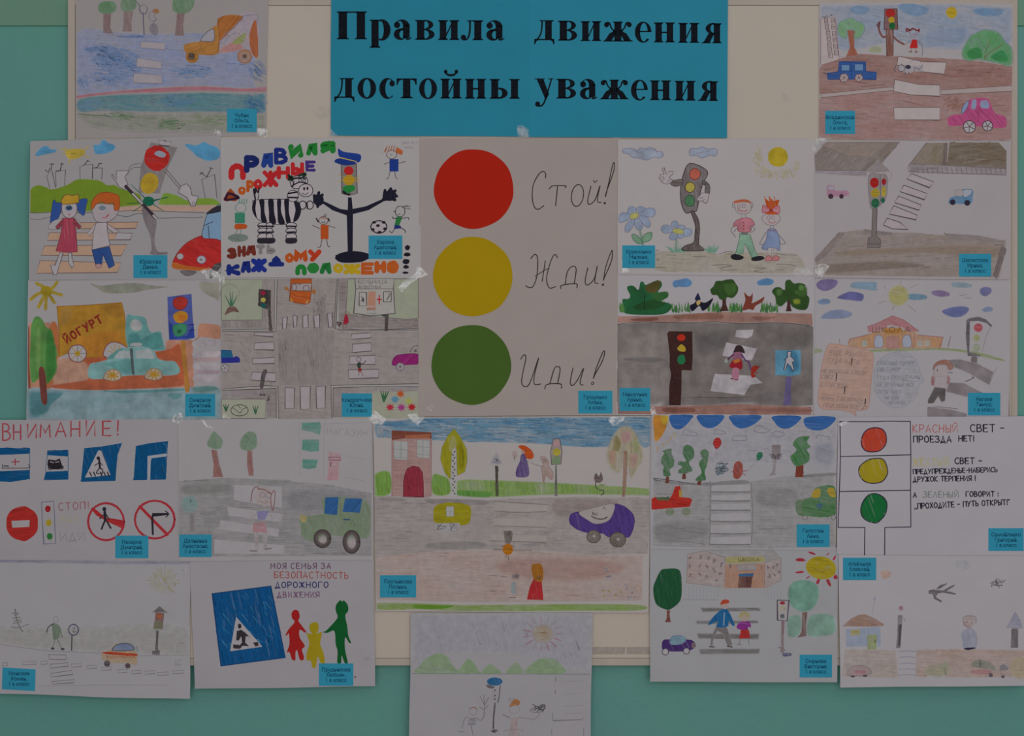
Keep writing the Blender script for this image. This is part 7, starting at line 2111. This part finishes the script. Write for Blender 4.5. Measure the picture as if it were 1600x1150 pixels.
tree(S, '205,535 230,540 228,590 240,632 195,632 208,590', '215,212 290,215 318,255 325,380 310,470 240,530 200,535 130,500 105,440 100,360 120,300 160,225', (108, 62, 54), (28, 76, 48), ang=78, soft=4)
S.P('drawn_sun')
S.e(1410, 207, 118, 88, (158, 142, 34), st='c', rot=12, ang=8); S.l('1350,205 1400,238 1440,240', (110, 96, 50), 5); S.scrib(1380, 175, 20, 12, (146, 138, 90), 4, 6); S.scrib(1465, 205, 24, 12, (138, 134, 96), 4, 6)
for q in ('1208,145 1245,132 1292,150 1240,158', '1305,82 1340,85 1370,105 1335,102', '1205,245 1250,232 1278,238 1250,250', '1370,325 1385,295 1400,300 1390,330', '1450,305 1470,298 1488,350 1465,340', '1505,280 1525,260 1540,285 1520,298', '1450,105 1475,90 1465,105', '1500,140 1518,112 1525,120 1515,145', '1290,290 1320,270 1312,285'):
    S.f(q, (150, 46, 62), 'c')
tree(S, '1262,555 1302,552 1292,650 1295,740 1225,750 1258,700', '1160,350 1200,310 1290,298 1370,330 1398,400 1375,490 1320,545 1240,550 1170,500 1150,420', (96, 72, 68), (94, 132, 118), cst='w', soft=10)
S.P('drawn_bush'); S.f('1150,590 1250,580 1255,700 1215,750 1150,740', (104, 134, 122), 'w', soft=14); S.f('1310,590 1400,560 1500,575 1528,640 1515,720 1420,745 1305,740', (104, 134, 122), 'w', soft=14)
S.P('drawn_crosswalk')
for q in ('465,515 930,515 945,545 480,555', '425,618 920,615 925,640 440,650', '440,715 930,720 925,770 450,762', '455,838 935,835 930,880 465,885'):
    S.P('crosswalk_stripe')
    S.f(q, (92, 90, 90), 'c', sm=0, ang=2, soft=10)
S.P('drawn_man')
S.f('590,665 650,650 680,680 720,810 680,820 640,720 600,700 570,770 565,815 545,812 555,740', (96, 92, 92), 'c', sm=0, soft=4); S.f('630,535 680,535 735,650 715,655 690,620 680,665 595,670 605,625 530,655 560,600', (32, 92, 142), 'c', ang=75); S.l('655,560 650,655', (120, 136, 148), 8)
S.e(660, 500, 26, 30, (144, 128, 124)); S.f('625,495 640,460 685,458 690,480 650,490', (164, 66, 46), 'c'); S.l('540,822 575,825', (56, 52, 54), 9); S.l('680,820 715,825', (56, 52, 54), 9)
S.P('drawn_girl')
S.f('780,630 850,628 862,670 840,668 835,690 785,690 750,672', (122, 44, 122), 'c'); S.f('785,690 845,690 858,755 770,760', (158, 46, 46), 'c', sm=0, ang=80); S.e(812, 592, 32, 34, (140, 128, 118)); S.f('770,600 780,560 820,548 855,575 850,600 820,570', (142, 134, 90), 'c')
S.l('780,765 770,800', (104, 100, 106), 5); S.l('840,765 850,805', (104, 100, 106), 5); S.l('755,802 790,805', (92, 88, 96), 5)
S.P('drawn_traffic_light')
S.f('1068,460 1158,462 1145,622 1070,615', (138, 134, 137), 'm', sm=0, ol=(68, 60, 68), ow=7); S.f('1100,625 1125,625 1118,750 1120,870 1095,870 1098,740', (110, 92, 96), 'c', sm=0); S.scrib(1130, 885, 55, 14, (84, 88, 116), 6, 12); S.scrib(1115, 840, 40, 18, (104, 100, 108), 5, 8)
S.SP('lamp', 'red lamp'); S.e(1108, 482, 20, 13, (140, 46, 58), st='c'); S.SP('lamp', 'yellow lamp'); S.o(1108, 525, 18, 16, (142, 142, 92), 6); S.SP('lamp', 'grey lamp'); S.e(1108, 585, 18, 18, (76, 84, 84), st='c')
S.P('drawn_violet_car')
S.f('168,800 185,768 230,765 250,740 320,735 360,765 400,770 430,800 425,830 370,855 250,860 180,850', (64, 42, 98), 'c', ang=60); S.f('235,760 260,740 320,738 358,762 325,800 240,805', (104, 132, 146), 'w', ol=(90, 110, 128), ow=3); S.f('400,800 428,790 430,825 405,832', (104, 88, 88), 'c')
S.SP('wheel'); S.wheel(196, 862, 25, (66, 60, 74), WH, 0, 6); S.SP('wheel'); S.wheel(360, 856, 24, (66, 60, 74), WH, 0, 6)
S.name_label(1248.5, 1022, 1299, 1057.5, ['Сырнева', 'Виктория,', '1 а класс'])

# 21 ---- blue house, bird, bottom right
S = sheet('faint pencil drawing of a blue house and flying bird over an orange road, bottom right',
          [(1309, 863), (1606, 862), (1606, 1070), (1311.5, 1073)], 4, (1280, 860), paper=(144, 142, 146))
S.P('drawn_ground')
S.f('190,760 600,768 620,1000 160,985', (140, 130, 124), 'p', sm=0, ang=2, soft=16); S.f('750,765 1100,760 1600,770 1600,985 1200,990 740,985', (144, 126, 118), 'p', sm=0, ang=2, sp=2.4, soft=10); S.f('1480,860 1600,820 1600,990 1500,985', (146, 136, 112), 'p', soft=20); S.f('820,900 1000,880 1000,975 840,980', (132, 130, 112), 'p', soft=20)
S.P('drawn_crosswalk')
for y in (785, 830, 880, 925, 970):
    S.P('crosswalk_stripe')
    S.l([(620, y), (680, y - 6), (745, y)], (122, 120, 134), 6, 1, 'c')
S.P('drawn_house')
S.f('200,610 470,590 475,745 205,750', (124, 134, 152), 'c', sm=0, ang=85, soft=4); S.f('180,588 240,530 300,500 350,495 420,525 500,575 480,585 330,590 220,585', (132, 108, 98), 'c', sm=0, ang=10, ol=(124, 104, 100), ow=3)
S.f('235,620 310,610 315,655 240,660', (146, 140, 96), 'c', sm=0); S.l('260,632 292,630', (110, 92, 60), 5)
S.SP('door'); S.f('370,655 440,650 440,765 370,770', (128, 140, 82), 'c', sm=0, ang=85); S.e(430, 705, 9, 14, (100, 104, 56), st='c'); S.l('365,660 368,740', (106, 116, 130), 4)
S.P('drawn_antenna'); S.l('405,500 415,440 425,370', (128, 126, 138), 4); S.e(425, 372, 10, 12, (122, 126, 144), st='p')
S.P('drawn_post'); S.f('605,500 645,500 640,590 635,660 628,760 590,755 600,640', (104, 100, 106), 'c', sm=0, soft=4); S.f('610,575 640,570 630,680 625,740 608,740', (56, 52, 56), 'c', sm=0, soft=4); S.e(630, 448, 22, 22, (136, 110, 118), st='p', soft=5); S.l('650,520 665,550', (100, 98, 104), 4)
S.P('drawn_bird')
S.f('845,310 880,300 960,308 1045,262 1050,272 985,312 1060,332 1055,342 960,325 920,330 900,360 955,392 940,398 890,375 875,335 848,335', (72, 66, 68), 'c', sm=0); S.f('905,295 935,268 990,250 985,262 930,295', (66, 60, 62), 'c', sm=0)
S.P('drawn_bird'); S.scrib(1385, 250, 68, 42, (112, 108, 112), 6, 16)
S.P('drawn_cloud'); S.f('1050,80 1110,60 1180,100 1170,150 1080,160 1040,120', (136, 138, 142), 'p', ang=20, soft=16)
S.P('drawn_sun'); S.f('470,165 520,150 558,170 545,205 500,222 475,200', (156, 130, 116), 'c', soft=8)
S.P('drawn_person')
S.f('1095,640 1140,605 1200,610 1222,680 1215,750 1120,755 1105,700', (126, 130, 144), 'c', ang=75, soft=5); S.e(1165, 550, 44, 44, (138, 126, 124), st='p'); S.l('1120,580 1118,520 1160,505 1210,515 1215,560', (124, 114, 118), 8); S.l('1125,560 1140,590 1175,600', (132, 92, 100), 6)
S.f('1120,758 1200,752 1210,760 1150,772', (40, 38, 58), 'm'); S.l('1215,640 1225,700', (120, 116, 122), 5); S.e(1145, 555, 5, 5, (90, 80, 90)); S.e(1185, 560, 5, 5, (90, 80, 90))
S.P('drawn_signpost'); S.f('1520,475 1560,540 1580,600 1455,598', (122, 122, 138), 'p', sm=0, ol=(118, 112, 128), ow=3); S.f('1490,605 1545,605 1545,755 1485,755', (76, 70, 74), 'c', sm=0, ang=85, soft=3)
S.P('drawn_red_car'); S.f('215,935 260,900 330,890 390,920 400,955 340,970 230,970', (132, 116, 120), 'p', ol=(112, 104, 108), ow=4); S.f('270,935 350,930 350,955 280,958', (142, 104, 112), 'c'); S.e(255, 978, 18, 8, (72, 66, 70)); S.e(350, 973, 18, 9, (72, 66, 70))
S.P('drawn_tree'); S.f('945,880 990,860 1000,920 960,930', (124, 130, 108), 'p', soft=8); S.l('975,920 978,965', (112, 104, 96), 8)
S.P('drawn_truck'); S.f('1190,860 1240,845 1330,870 1370,915 1340,925 1190,905', (110, 114, 104), 'c', soft=5); S.f('1185,930 1320,925 1320,958 1190,955', (144, 106, 108), 'c'); S.l('1245,850 1250,905', (60, 58, 60), 6); S.e(1330, 968, 16, 16, (80, 76, 80)); S.e(1425, 978, 14, 14, (76, 72, 76))
S.f('1400,900 1430,880 1470,910 1460,930 1410,930', (104, 104, 112), 'c', soft=5); S.l('1405,935 1415,970 1440,970', (118, 112, 118), 5)
S.name_label(1315.8, 870.6, 1367.5, 905.5, ['Агафонов', 'Алексей,', '1 а класс'])
SHEETS[-1].flush()
